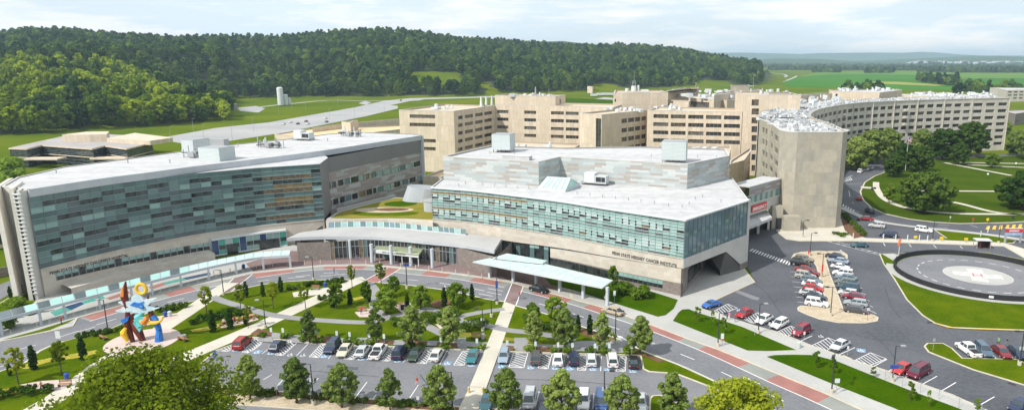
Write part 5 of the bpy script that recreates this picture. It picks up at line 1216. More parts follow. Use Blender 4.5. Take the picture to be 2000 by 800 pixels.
# ------------------------------------------------------------ glass canopy in front of the institute
cc = thing('canopy', 'flat white glass drop-off canopy on six square posts in front of the institute', 'canopy')
def glassroof(px, z, name, nx_):
    q = [G(x, y, z) for x, y in px]; mb = MB(); mb.prism(q, z - .28, z - .06, 1); lp = lambda p, r, s_: (p[0] + (r[0] - p[0]) * s_, p[1] + (r[1] - p[1]) * s_)
    for k in range(nx_):
        for j in range(2):
            a, b = lp(q[0], q[3], k / nx_ + .006), lp(q[0], q[3], (k + 1) / nx_ - .006); c, d = lp(q[1], q[2], k / nx_ + .006), lp(q[1], q[2], (k + 1) / nx_ - .006)
            v0, v1 = j / 2 + .01, (j + 1) / 2 - .01
            mb.face([(*lp(a, c, v0), z - .02), (*lp(b, d, v0), z - .02), (*lp(b, d, v1), z - .02), (*lp(a, c, v1), z - .02)][::1], 0)
    return mb.build(name, [M['g_canopy'], M['white']], cc)
glassroof([(923, 510), (988, 496), (1197, 546), (1176, 561)], 4.3, 'glass_roof', 14)
glassroof([(963, 502), (990, 494), (1069, 508), (1060, 513)], 4.75, 'upper_glass_roof', 6)
for x, y in [(957, 543), (1003, 552), (1048, 557), (1094, 571), (1140, 584), (1187, 598)]:
    g = G(x, y); mb = MB(); mb.box((g[0] - .1, g[1] + .4, .13), (.55, .55, 3.95), R(-35)); mb.build('post', M['column'], cc)
# ------------------------------------------------------------ the older concrete hospital behind
hosp = 'blocks of the old concrete hospital'
A, B, C_ = (-78.5, 310.7), (-52.8, 304.5), (-38.7, 341.9)
wins = {0: rects_px(A, B, [(800, 850)], [227.5, 243.7], 22) + rects_px(A, B, [(826, 851)], [275, 290.5], 14), 1: rects_px(B, C_, [(895, 904), (908, 924), (928, 943), (946, 961)], [227, 241.5, 256.5, 271.5, 287], 20, xr=916)}
building('hospital_block', 'beige concrete block with four window columns on its right side, behind the long white roof', 'hospital block', [A, B, C_, (-66, 352)], 0, 27.5, wins, group=hosp)
A, B = (-38.7, 341.9), (3.5, 328.5)
wins = {0: rects_px(A, B, [(971, 993), (1024, 1047), (1076, 1101), (1105, 1130)], [220, 235, 250.5, 265.5, 281], 20)}
building('hospital_block', 'long beige concrete slab with paired windows, between the left block and the notched wing', 'hospital block', [A, B, (18.2, 320.1), (25, 345), (-30, 360)], 0, 28, wins, group=hosp)
building('penthouse', 'plain beige penthouse on the left end of the long slab, white tanks on top', 'penthouse', [(-38.7, 341.9), (-8.6, 332.4), (-4, 346), (-34, 356)], 28.1, 32.4, {1: [(6, 8, 28.6, 30.8)]}, group=None)
A, B, C_ = (2.7, 299.4), (11.9, 291.0), (33.9, 317.6)
slot = Wall([A, B]); s0, s1 = u_at(slot, 1163.5, 15), u_at(slot, 1174, 15)
wins = {0: [(s0, min(s1, slot.len - .3), 2, 25.3)], 1: rects_px(B, C_, [(1214, 1225), (1227, 1239), (1240.5, 1251), (1253, 1262)], [218 + 16.5, 252.5, 270, 288], 18, hgt=1.9, xr=1232)}
building('hospital_block', 'beige concrete wing with one tall dark slot and a windowed right side', 'hospital block', [A, B, C_, (26, 330)], 0, 27, wins, group=hosp)
building('hospital_block', 'tall plain beige stair tower carrying the antenna mast', 'hospital block', [(19.5, 338), (46.5, 341), (46, 366), (22, 366)], 0, 33.8, {0: [(.6, 1.4, 29.5, 30.9), (.6, 1.4, 25.5, 26.9), (9.5, 11.2, 23.3, 25.5)]}, group=hosp)
A, B = (33.0, 308.5), (73.0, 298.5)
wins = {0: rects_px(A, B, [(1276, 1305), (1310, 1339), (1344, 1374), (1379, 1409), (1414, 1445)], [228.5, 244.5, 260.5, 276], 20, hgt=1.7)}
building('hospital_block', 'beige concrete slab with five columns of wide windows, left of the dark-windowed tower', 'hospital block', [A, B, (77, 320), (40, 330)], 0, 27.6, wins, group=hosp)
A, B = (73.2, 298.2), (96, 293)
wins = {0: rects_px(A, B, [(1468, 1482)], [200.5, 218, 235.5, 252.5, 270, 288, 307, 328], 20, hgt=2.6)}
building('hospital_block', 'narrow beige tower with one column of large dark windows', 'hospital block', [A, B, (99, 320), (75, 322)], 0, 35.0, wins, group=hosp)
# end tower and crescent
TW = [(66.8, 247.5), (65.6, 228), (62.2, 206.8), (63.2, 202.8), (65.8, 201.2), (79.2, 201.6), (81.2, 203.2), (85, 226), (87.2, 251.6), (77, 262)]
wins = {0: rects_px(TW[0], TW[1], [(1488.5, 1493), (1494.5, 1498.5)], [256, 278, 299.5, 321, 342], 20, hgt=1.9, xr=1493),
        1: rects_px(TW[1], TW[2], [(1502, 1509), (1512, 1520), (1522, 1530.5)], [272.5, 296, 319, 342], 18, hgt=1.9, xr=1516)}
tw = building('hospital_tower', 'tall plain stone end tower of the crescent, facing the camera beside the emergency entrance', 'tower', TW, 0, 29, wins, M['stone_tower'], M['roof'], par=.5)
mb = MB(); mb.box((64.8, 199.3, 0.1), (5.0, 3.4, 4.3)); mb.box((61.0, 202, .1), (3.2, 4.2, 7.0)); mb.build('base_block', M['stone_tower'], tw)
mb = MB(); mb.box((61.5, 199.8, .15), (1.8, .3, 3.4)); mb.build('door', M['dark'], tw)
CF = smooth_line([(87.2, 251.6), (90.2, 263.2), (97.5, 281), (107.4, 299.1), (121.6, 319.1), (134.5, 333.8), (149.6, 346.1), (178.2, 361.5), (206, 372.5), (241.2, 383.0)], 4)
cf = Wall(CF); CB = offset_line(CF, -19); cb = Wall(CB[::-1])
cres = thing('crescent_building', 'long curved pale concrete hospital wing with rows of dark windows round the park', 'hospital wing')
bays = [1609, 1635, 1667, 1704, 1746, 1792, 1844, 1898, 1961]; rects, low, seps = [], [], []
bu = [u_at(cf, x, 25) for x in bays]; bu[-1] = cf.len - .3
bu = [bu[0] - (bu[1] - bu[0]) * 2, bu[0] - (bu[1] - bu[0])] + bu
bu = [b for b in bu if b > 0]
for a, b in zip(bu, bu[1:]):
    seps.append(a); w3 = (b - a) / 3
    for k in range(3):
        for r in range(7):
            z = 25.6 - r * 3.62; q = (a + k * w3 + w3 * .14, a + (k + 1) * w3 - w3 * .14, z - .85, z + .85)
            (rects if r < 3 or (r < 4 and k != 1) else low).append(q)
seps.append(cf.len - .05)
mb = MB(); cf.holes(mb, 0, cf.len, 0, 29, rects + low, .5)
cb.quad(mb, 0, cb.len, 0, 29, 0); ew = Wall([CF[-1], CB[-1]]); ew.quad(mb, 0, ew.len, 0, 29, 0); mb.build('wall', M['conc_cres'], cres)
cf.windows(rects, cres, .5); mb = MB()
for q in low: cf.quad(mb, *q, -.48)
tag(mb.build('lower_windows', M['window'], cres), kind='stuff')
mb = MB()
for s_ in seps: s_ = min(max(s_, .2), cf.len - .2); cf.slab(mb, s_ - .14, s_ + .14, 0, 29, 0, .35)
cf.slab(mb, 0, cf.len, 28.7, 29.1, 0, .25); mb.build('ribs', M['conc_cres'], cres)
mb = MB()
for i in range(len(CF) - 1): mb.face([(*CF[i], 28.9), (*CF[i + 1], 28.9), (*CB[i + 1], 28.9), (*CB[i], 28.9)])
mb.build('roof', M['roof'], cres)
for bi in (3, 6):
    for r in range(1, 4):
        if bi + 1 < len(bu): m_ = (bu[bi] + bu[bi + 1]) / 2; mb = MB(); cf.slab(mb, m_ - 1.6, m_ + 1.6, 23.5 - r * 3.62 + 3.62, 24.5 - r * 3.62 + 3.62 - .4, 0, 1.3); mb.build('balcony', M['conc_cres'], cres)
# pipes, ducts and small vents crowding the crescent roof
mb = MB(); rr = random.Random(11)
for k in range(230):
    i = rr.randrange(0, len(CF) - 1); t = rr.random(); s_ = rr.uniform(.08, .92)
    x = CF[i][0] + (CF[i + 1][0] - CF[i][0]) * t; y = CF[i][1] + (CF[i + 1][1] - CF[i][1]) * t
    x += (CB[i][0] - CF[i][0]) * s_; y += (CB[i][1] - CF[i][1]) * s_
    mb.box((x, y, 28.9), (rr.uniform(.3, 2.6), rr.uniform(.3, 1.0), rr.uniform(.2, .9)), rr.choice([0, .6, 1.2]))
for k in range(80):
    x, y = rr.uniform(66.5, 84), rr.uniform(207, 250); 
    mb.box((x, y, 28.5), (rr.uniform(.3, 2.2), rr.uniform(.2, .7), rr.uniform(.2, .9)), rr.uniform(0, 3))
    if k % 3 == 0: mb.tube((x, y, 28.9), (x + rr.uniform(-4, 4), y + rr.uniform(-4, 4), 29.2), .12, n=5)
tag(mb.build('rooftop_ducts', M['white']), 'crowd of white pipes and small vents on the crescent roof', 'rooftop ducts', kind='stuff')
mb = MB()
for k in range(110): mb.box((rr.uniform(66.5, 84), rr.uniform(205, 250), 28.52), (rr.uniform(.3, 1.6), rr.uniform(.3, 1.0), rr.uniform(.2, .9)), rr.uniform(0, 3))
for k in range(160):
    i = rr.randrange(0, len(CF) - 1); s_ = rr.uniform(.08, .92); mb.box((CF[i][0] + (CB[i][0] - CF[i][0]) * s_, CF[i][1] + (CB[i][1] - CF[i][1]) * s_, 28.9), (rr.uniform(.4, 1.4), rr.uniform(.4, 1.2), rr.uniform(.3, 1.0)), rr.uniform(0, 3))
tag(mb.build('rooftop_ducts', M['pole_gray']), 'grey pipes and vents among the white ones on the crescent roof', 'rooftop ducts', kind='stuff')
# low and middle blocks: (label, photo corners of the roof front edge left->right, depth, z0, z1, wall, roof)
def slabby(label, pts, h, depth, z0=0, wall='conc_bldg', roof='roof_cream', name='hospital_block', cat='hospital block', wins=None, skew=0.0, grp=None, par=.6):
    P = [G(x, y, h) for x, y in pts]; foot = P + [(P[-1][0] + depth * (.25 + skew), P[-1][1] + depth), (P[0][0] + depth * (.25 + skew), P[0][1] + depth)]
    return building(name, label, cat, foot, z0, h, wins or {}, M[wall], M[roof], par=par, group=grp)
slabby('low beige block with a small roof hut, behind the right end of the striped storey', [(1425, 321), (1453, 313), (1466, 295)], 13, 10)
slabby('small square beige block just left of the end tower, above the glass bridge', [(1424, 334), (1450, 335), (1465, 320)], 9.0, 8)
slabby('beige low roof with white ducts behind the striped storey', [(1270, 300), (1340, 300), (1425, 300)], 13, 22)
slabby('beige roof strip behind the left of the striped storey', [(955, 286), (1000, 290), (1112, 293)], 12.5, 20)
slabby('low orange-gravel roofed link between the long white roof and the striped storey', [(826, 345), (862, 345)], 9.0, 40, roof='roof_orange')
slabby('long tan parking deck with open sides behind the long white roof', [(536, 262), (600, 268), (700, 262), (785, 252)], 7.5, 30, roof='roof_orange', name='parking_deck', cat='parking deck', wins={1: [(3, 20, 2, 5.5)], 2: [(2, 22, 2, 5.2)]})
slabby('upper tan parking deck with a stair hut', [(610, 250), (700, 240), (784, 233)], 9.5, 22, roof='roof_orange', name='parking_deck', cat='parking deck')
slabby('small tan stair hut on the parking deck', [(667, 238), (684, 239), (690, 236)], 12.5, 5, z0=7, roof='roof_cream', name='stair_hut', cat='hut')
# background blocks with white plant
bb = [('flat beige block with a dark glazed gallery, behind the wide-windowed slab', [(1345, 191), (1420, 196), (1470, 193)], 29, 20, {0: [(1, 16, 22.5, 27.2)]}),
      ('beige lift house behind the antenna tower', [(1300, 179), (1330, 172), (1362, 172)], 33, 14, None), ('plain beige block with a flat white roof right of the lift house', [(1395, 186), (1440, 180), (1490, 176)], 32, 24, None),
      ('small beige penthouse in front of the far fields', [(1427, 168), (1463, 167)], 35, 9, None), ('squat beige block between the narrow tower and the crescent', [(1565, 187), (1600, 184), (1628, 183)], 30, 16, None),
      ('long beige penthouse above the crescent roof', [(1625, 178), (1718, 181), (1762, 176)], 31.5, 16, {0: [(2, 3.5, 27, 30)], 1: [(3, 6, 26, 29)]}), ('beige block with a flat roof at the top of the narrow tower', [(1500, 184), (1545, 183)], 35, 10, None),
      ('low beige roof right of the long slab, under the antenna tower', [(1278, 158 + 38), (1345, 199)], 29.5, 10, {0: [(5, 12, 26, 27.8)]}), ('white-roofed service wing behind the crescent', [(1765, 187), (1860, 190), (1950, 189)], 25.5, 28, None)]
for lb, pts, h, dp, wn_ in bb: slabby(lb, pts, h, dp, wins=wn_, roof='roof')
# clutter on the flat roofs of the old hospital
mb = MB()
def clutter(pts, h, n, s0, s1, hh=1.6):
    for k in range(n):
        (x0, y0), (x1, y1) = pts; x, y = rr.uniform(x0, x1), rr.uniform(y0, y1); g = G(x, y, h)
        if rr.random() < .35: mb.cyl((*g, h - .4), rr.uniform(.3, .9), rr.uniform(.8, hh * 1.4), 8)
        else: mb.box((*g, h - .4), (rr.uniform(s0, s1), rr.uniform(s0, s1), rr.uniform(.6, hh)), rr.uniform(0, 3))
clutter(((1300, 178), (1480, 190)), 30.0, 60, 1, 5, 2.2); clutter(((1550, 188), (1640, 205)), 28.9, 40, .6, 3.0, 2.0); clutter(((1184, 212), (1256, 217)), 27, 26, .6, 2.0); clutter(((1440, 178), (1540, 182)), 34.8, 10, .8, 2.0)
clutter(((1280, 208), (1330, 213)), 27.5, 14, .8, 2.4); clutter(((1000, 186), (1080, 187.5)), 32.3, 14, .8, 2.6); clutter(((850, 208), (890, 212)), 27.5, 8, .8, 3.5); clutter(((1630, 173), (1750, 177)), 31.5, 26, .6, 2.2); clutter(((1780, 182), (1940, 187)), 25.5, 60, .8, 4)
clutter(((1350, 290), (1425, 300)), 13, 10, 1, 3.5); clutter(((1428, 322), (1455, 328)), 9, 4, .8, 1.5); clutter(((1010, 283), (1080, 290)), 12.5, 8, 1, 3.5)
tag(mb.build('rooftop_plant', M['white']), 'scattered white tanks, cowls and boxes on the flat roofs of the old hospital', 'rooftop plant', kind='stuff')
# three white stacks, chimney, masts
for x, y, lb in ((940, 206, 'left of the three white exhaust stacks beside the penthouse'), (950, 205, 'middle of the three white exhaust stacks beside the penthouse'), (961, 204, 'right of the three white exhaust stacks beside the penthouse')):
    t = thing('exhaust_stack', lb, 'stack', (*G(x, y, 27.5), 27.0), 0, 'white exhaust stacks'); mb = MB(); mb.cyl((0, 0, 0), .8, 3.6, 12, r2=.45); mb.build('cone', M['white'], t); mb = MB(); mb.cyl((0, 0, 3.6), .4, 1.2, 12); mb.build('pipe', M['white'], t)
def mast(px, z, h, label, r=.12):
    t = thing('antenna_mast', label, 'mast', (*G(*px, z), z - .3)); mb = MB(); mb.cyl((0, 0, 0), r, h, 8, r2=r * .5); mb.build('pole', M['pole_gray'], t); mb = MB(); mb.cyl((0, 0, 0), r * 2.5, .3, 8); mb.build('foot', M['pole_gray'], t); return t
t = mast((1238, 178), 33.8, 9.5, 'lattice antenna mast with white radar drums on the stair tower', .14)
mb = MB()
for dx, dy in ((-.9, -.9), (.9, -.9), (.9, .9), (-.9, .9)): mb.tube((dx * 1.3, dy * 1.3, 0), (dx * .7, dy * .7, 5.5), .09, n=5)
for z in (1.5, 3, 4.5, 5.5):
    s_ = 1.2 - z * .09
    for i in range(4):
        c_ = [(-s_, -s_), (s_, -s_), (s_, s_), (-s_, s_)]; mb.tube((*c_[i], z), (*c_[(i + 1) % 4], z), .07, n=4)
mb.build('lattice', M['pole_gray'], t); mb = MB(); mb.cyl((-.2, -1.6, .3), 1.3, 2.6, 12); mb.cyl((-3.6, -.5, .3), .9, 1.4, 10); mb.cyl((2.2, -1, .3), .5, 3.0, 8); mb.box((5.5, 0, .3), (4, 1.5, .8)); mb.build('radar_drum', M['white'], t)
mast((1471, 172), 33, 9.5, 'thin tall white mast right of the lift house'); mast((1046, 186.5), 32.4, 4.5, 'white chimney pipe on the penthouse roof', .5); mast((1359, 171), 33, 3.5, 'short white mast on the lift house', .2); mast((1072, 188), 32.4, 3.6, 'thin pole at the right end of the penthouse roof')
# skybridge and emergency entrance
sb_ = thing('skybridge', 'glazed footbridge with striped upper wall joining the institute to the stone tower', 'footbridge')
a, b = G(1462, 398.5, 9.8), G(1524, 379.5, 9.8); bwl = Wall([a, b]); mb = MB()
bwl.quad(mb, 0, bwl.len, 11.9, 14.5, 0); mb.build('striped_wall', M['stripes_brown'], sb_)
mb = MB(); bwl.slab(mb, 0, bwl.len, 14.5, 14.8, -6, .1); mb.build('roof', M['roof'], sb_)
mb = MB(); bwl.slab(mb, 0, bwl.len, 9.4, 9.8, -6, .05); mb.build('floor', M['conc_white'], sb_)
for k in range(12): wb = MB(); u = bwl.len * k / 12; bwl.quad(wb, u + .04, u + bwl.len / 12 - .04, 9.8, 11.9, -.02); wb.build('window', M['g_light' if k % 2 else 'g_teal'], sb_)
mb = MB(); bwl.quad(mb, 0, bwl.len, 6.2, 9.4, -.3); mb.build('lower_wall', M['conc_white'], sb_)
es = thing('emergency_sign', 'red sign with white lettering reading EMERGENCY below the glazed footbridge', 'sign'); u1_ = u_at(bwl, 1497, 8)
u0_ = u_at(bwl, 1468.5, 8); mb = MB(); bwl.slab(mb, u0_, u1_, 7.0, 8.9, -.1, .1); mb.build('panel', M['red'], es)
lettering('EMERGENCY', bwl, u0_ + .25, 7.4, 1.35, es, M['lamp_white'], d=.14, u1=u1_ - .25)
ec = thing('entrance_canopy', 'low white flat canopy over the emergency entrance under the footbridge', 'canopy')
q = [G(x, y, 5.0) for x, y in [(1462, 442), (1470, 440), (1508, 424), (1500, 412), (1462, 410)]]
mb = MB(); mb.prism(q, 4.2, 5.0); mb.build('roof', M['roof'], ec)
for x, y in ((1500, 448), (1480, 456)): g = G(x, y); mb = MB(); mb.box((g[0], g[1], 0), (.7, .7, 4.2)); mb.build('post', M['conc_white'], ec)
mb = MB(); w_ = Wall([(45, 186), (62, 206)]); w_.quad(mb, 0, w_.len, 0, 4.2, 0); mb.build('rear_wall', M['dark'], ec)
# office at the left
of = thing('office_building', 'low dark glass office with stepped wings and a tan roof box, upper left', 'office')
def off(pts, h, z0=0): return [G(x, y, h) for x, y in pts]
Zo = 9.0; foot = [G(x, y, Zo) for x, y in [(17, 289), (52, 290), (82, 283), (180, 290), (205, 284), (247, 290), (298, 278), (295, 266), (208, 262), (122, 266)]]
mb = MB(); ow = Wall(foot + [foot[0]])
ow.slab(mb, 0, ow.len, 8.35, 9.0, -.3, .15); ow.slab(mb, 0, ow.len, 4.5, 4.85, -.3, .1); mb.build('concrete_bands', M['conc_bldg'], of)
mb = MB(); ow.quad(mb, 0, ow.len, 0, 8.2, -.3); mb.build('dark_glass', M['g_dark'], of)
mb = MB(); mb.flat(foot, 8.95); mb.build('roof', M['roof_gray'], of)
mb = MB()
for z in (1.5, 3, 5.6, 6.4, 7.2): ow.slab(mb, 0, ow.len, z - .05, z + .05, -.3, -.2)
mb.build('glazing_bars', M['mull'], of)
P = [G(x, y, 12.6) for x, y in [(121, 263), (174, 263), (208, 262)]]
mb = MB(); mb.prism([P[0], P[1], (P[2][0], P[2][1]), (P[2][0] - 8, P[2][1] + 14), (P[0][0] + 2, P[0][1] + 15)], 8.8, 12.6); mb.build('roof_box', M['conc_bldg'], of)
P = [G(x, y, 11.0) for x, y in [(208, 270), (293, 275)]]; mb = MB(); mb.prism([P[0], P[1], (P[1][0] + 3, P[1][1] + 14), (P[0][0] - 2, P[0][1] + 26)], 8.9, 11.0); mb.build('rear_roof_box', M['conc_bldg'], of)
for x0, x1, y in ((53, 118, 309), (181, 250, 308)):
    w_ = Wall([G(x0, y, 4.6), G(x1, y, 4.6)]); mb = MB(); w_.slab(mb, 0, w_.len, 4.0, 4.7, -4, 2.2); mb.build('terrace_slab', M['conc_bldg'], of)
# far right buildings
slabby('pink and white office building at the right edge beyond the crescent', [(1950, 173), (1966, 176), (2080, 174)], 14, 30, wall='conc_cres', roof='roof', name='office_building', cat='office', wins={1: [(3 + k * 9, 9 + k * 9, z, z + 1.6) for k in range(12) for z in (3.5, 7.2, 10.8)]})
slabby('red-brown brick house among trees at the right edge, below the crescent end', [(1966, 218), (1984, 222), (2030, 215)], 9, 12, wall='brick_brown', roof='roof_gray', name='brick_house', cat='house', wins={0: [(1.5, 3, 2, 4)], 1: [(2, 3.5, 2, 4), (6, 7.5, 2, 4)]})
slabby('small grey shed at the wood edge left of the road', [(440, 203.5), (456, 205), (457, 203)], 5, 5, wall='metal_gray', roof='roof', name='shed', cat='shed')
slabby('small cream hut in front of the wood, left of the antenna tower', [(1147, 168.5), (1157, 169)], 10, 6, wall='conc_bldg', roof='roof', name='hut', cat='hut')
for i, (x, y, L_w) in enumerate(((1160, 189, 9), (1172, 187.5, 10), (1184, 187, 10), (1195, 187, 9))):
    t = thing('trailer', 'white trailer parked in the yard behind the hospital, %s of the row' % ('leftmost', 'second from left', 'third from left', 'rightmost')[i], 'trailer', (*G(x, y), 0), R(10), 'white trailers in the yard')
    mb = MB(); mb.box((0, 0, 1.1), (L_w, 2.8, 2.9)); mb.build('box', M['white'], t); mb = MB(); mb.box((-L_w * .3, 0, 0), (1.2, 2.4, 1.1)); mb.box((L_w * .3, 0, 0), (1.2, 2.4, 1.1)); mb.build('wheels', M['tyre'], t)
# white gas tanks
for x, y, r, h, lb in ((549, 207, 3.2, 19.5, 'tall white cylindrical gas tank standing in the field'), (559, 206.5, 2.3, 11.5, 'middle-sized white gas tank right of the tall one'), (566, 206, 1.6, 7.5, 'smallest white gas tank, right of the other two')):
    t = thing('gas_tank', lb, 'tank', (*G(x, y), 0), 0, 'white gas tanks'); mb = MB(); mb.cyl((0, 0, 1), r, h * .93, 24); mb.cyl((0, 0, 1 + h * .93), r, h * .05, 24, r2=r * .6); mb.build('vessel', M['white'], t)
    mb = MB()
    for k in range(4): a = k * 1.57; mb.box((r * .7 * math.cos(a), r * .7 * math.sin(a), 0), (.4, .4, 1.0))
    mb.build('legs', M['pole_gray'], t)
# ============================================================ VEGETATION
def leaf_arrays(centres, radii, per, size, rng, squash=0.8, upbias=0.25, nj=0.42):
    C_ = np.repeat(centres, per, axis=0); Rr = np.repeat(radii, per)
    n = len(C_); d = rng.normal(size=(n, 3)); d[:, 2] += upbias; d /= np.linalg.norm(d, axis=1)[:, None]
    rad = Rr * (0.55 + 0.5 * rng.random(n))
    P = C_ + d * rad[:, None] * np.array([1, 1, squash])
    N = d + rng.normal(size=(n, 3)) * nj; N /= np.linalg.norm(N, axis=1)[:, None]
    A = np.cross(N, rng.normal(size=(n, 3))); A /= np.linalg.norm(A, axis=1)[:, None]; B = np.cross(N, A)
    s_ = size * (0.6 + 0.8 * rng.random(n))[:, None]
    return np.stack([P - A * s_ - B * s_ * .7, P + A * s_ - B * s_ * .7, P + A * s_ * .8 + B * s_ * .7, P - A * s_ * .8 + B * s_ * .7], 1).reshape(-1, 3)
def leaf_mesh(name, V, m):
    n = len(V) // 4; me = bpy.data.meshes.new(name)
    me.vertices.add(len(V)); me.vertices.foreach_set('co', V.astype(np.float32).ravel())
    me.loops.add(len(V)); me.loops.foreach_set('vertex_index', np.arange(len(V), dtype=np.int32))
    me.polygons.add(n); me.polygons.foreach_set('loop_start', np.arange(0, len(V), 4, dtype=np.int32))
    me.update(calc_edges=True); me.materials.append(m); return me
PROF = {'pear': [(0, .35), (.12, .78), (.3, 1), (.5, .92), (.7, .68), (.85, .42), (1, .08)], 'round': [(0, .4), (.15, .82), (.45, 1), (.7, .88), (.88, .55), (1, .15)],
        'oak': [(0, .55), (.15, .92), (.4, 1), (.65, .88), (.85, .6), (1, .25)], 'cedar': [(0, .75), (.2, 1), (.5, .92), (.8, .6), (1, .12)], 'loose': [(0, .3), (.25, .9), (.5, 1), (.75, .75), (1, .2)]}
def crown_pts(prof, r, h, nc, rng, jitter=.12):
    out = []; rd = []
    while len(out) < nc:
        t = rng.random(); R_ = lerp(t, PROF[prof]) * r; a = rng.random() * 6.283
        q = math.sqrt(.12 + .88 * rng.random()); R2 = R_ * q * (1 + rng.normal() * jitter)
        out.append((R2 * math.cos(a) * .88, R2 * math.sin(a) * .88, t * h)); rd.append(r * (.13 + .12 * rng.random()))
    return np.array(out), np.array(rd)
def make_tree(name, label, cat, prof, r, h, trunk_h, leaf, mleaf, nc=60, per=45, seed=1, group=None, tr=None, stems=3):
    rng = np.random.default_rng(seed); t = thing(name, label, cat, (0, 0, 0), 0, group)
    c, rd = crown_pts(prof, r, h, nc, rng)
    if prof == 'cedar': rd = rd * 1.35; c[:, :2] *= .8
    c[:, 2] += trunk_h
    me = leaf_mesh('crown', leaf_arrays(c, rd, per, leaf, rng), mleaf); o = bpy.data.objects.new('crown', me); COL.objects.link(o); o.parent = t
    mb = MB(); tr = tr or r * .07; mb.tube((0, 0, -.1), (0, 0, trunk_h + h * .35), tr, tr * .6, 8); mb.tube((0, 0, trunk_h + h * .35), (0, 0, trunk_h + h * .85), tr * .6, tr * .15, 6)
    for k in range(stems * 2):
        a = k * 6.283 / (stems * 2) + rng.random(); z0 = trunk_h + h * .05 + h * .35 * k / (stems * 2); q = r * (.55 + .3 * rng.random()); mb.tube((0, 0, z0), (q * math.cos(a), q * math.sin(a), z0 + h * (.2 + .15 * rng.random())), tr * .45, tr * .12, 5)
    mb.build('trunk', M['bark'], t); return t
def make_bush(name, label, cat, r, h, leaf, mleaf, nc, per, seed, L_=0, group=None):
    """a shrub or, with a length, a clipped hedge"""
    rng = np.random.default_rng(seed); t = thing(name, label, cat, (0, 0, 0), 0, group)
    c = np.stack([rng.uniform(-.5, .5, nc) * max(L_, r * .9), rng.uniform(-.5, .5, nc) * r * 1.1, rng.uniform(.25, .75, nc) * h], 1)
    me = leaf_mesh('foliage', leaf_arrays(c, np.full(nc, min(r, h) * .38), per, leaf, rng), mleaf); o = bpy.data.objects.new('foliage', me); COL.objects.link(o); o.parent = t
    mb = MB()
    for k in range(max(3, int(L_ / 1.0))): x = (k / max(1, max(3, int(L_ / 1.0)) - 1) - .5) * max(L_ * .9, .4); mb.tube((x, 0, -.05), (x + .05, .05, h * .55), .035, .015, 5)
    mb.build('stems', M['bark'], t); return t
PROTO = {}
def place(kind, make, loc, rz, s, label, group=None):
    """first use moves the original, later uses copy it"""
    if kind not in PROTO:
        o = make(); PROTO[kind] = o; o.location = loc; o.rotation_euler = (0, 0, rz); o.scale = (s,) * 3 if not isinstance(s, tuple) else s
        o['label'] = label
        if group: o['group'] = group
        return o
    return copy_tree(PROTO[kind], loc, rz, s, label, group)
vr = random.Random(21)
def tree_at(kind, px, label, hgt, base_h, z=.13, group=None, wide=1.0):
    g = G(*px, z); s = hgt / base_h
    return place(kind, MK[kind], (*g, z), vr.uniform(0, 6.28), (s * wide, s * wide, s), label, group)
MK = {'pearA': lambda: make_tree('street_tree', '', 'tree', 'pear', 2.4, 5.6, 1.3, .15, M['leaf_pear'], 95, 60, 3),
      'pearB': lambda: make_tree('street_tree', '', 'tree', 'pear', 2.6, 5.5, 1.3, .15, M['leaf_pear'], 95, 60, 4),
      'pearC': lambda: make_tree('street_tree', '', 'tree', 'pear', 2.15, 5.6, 1.3, .15, M['leaf_pear'], 72, 55, 5),
      'roundA': lambda: make_tree('garden_tree', '', 'tree', 'round', 2.35, 3.9, 1.1, .15, M['leaf_round'], 75, 55, 6),
      'roundB': lambda: make_tree('garden_tree', '', 'tree', 'round', 1.85, 3.7, 1.3, .15, M['leaf_round'], 55, 60, 7),
      'light': lambda: make_tree('young_tree', '', 'tree', 'loose', 1.55, 3.3, 2.2, .13, M['leaf_near'], 40, 36, 8),
      'light2': lambda: make_tree('young_tree', '', 'tree', 'loose', 1.3, 3.2, 2.3, .13, M['leaf_near'], 32, 34, 9),
      'sapling': lambda: make_tree('sapling', '', 'tree', 'loose', .75, 1.9, .9, .11, M['leaf_round'], 22, 22, 10, tr=.04, stems=2),
      'cedar': lambda: make_tree('arborvitae', '', 'evergreen', 'cedar', .60, 3.5, .15, .075, M['leaf_cedar'], 150, 26, 11, tr=.08, stems=1),
      'bush': lambda: make_bush('shrub', '', 'shrub', 1.9, 1.7, .13, M['leaf_round'], 16, 60, 12),
      'lowbush': lambda: make_bush('shrub', '', 'shrub', 1.3, .8, .10, M['leaf_round'], 10, 50, 13),
      'oakA': lambda: make_tree('oak_tree', '', 'tree', 'oak', 7.6, 9.5, 2.2, .38, M['leaf_oak'], 130, 70, 14, tr=.45),
      'oakB': lambda: make_tree('oak_tree', '', 'tree', 'oak', 6.4, 11.5, 2.2, .40, M['leaf_oak'], 110, 65, 15, tr=.4),
      'mapleA': lambda: make_tree('maple_tree', '', 'tree', 'round', 6.0, 9.5, 1.6, .38, M['leaf_pear'], 110, 60, 16, tr=.35)}
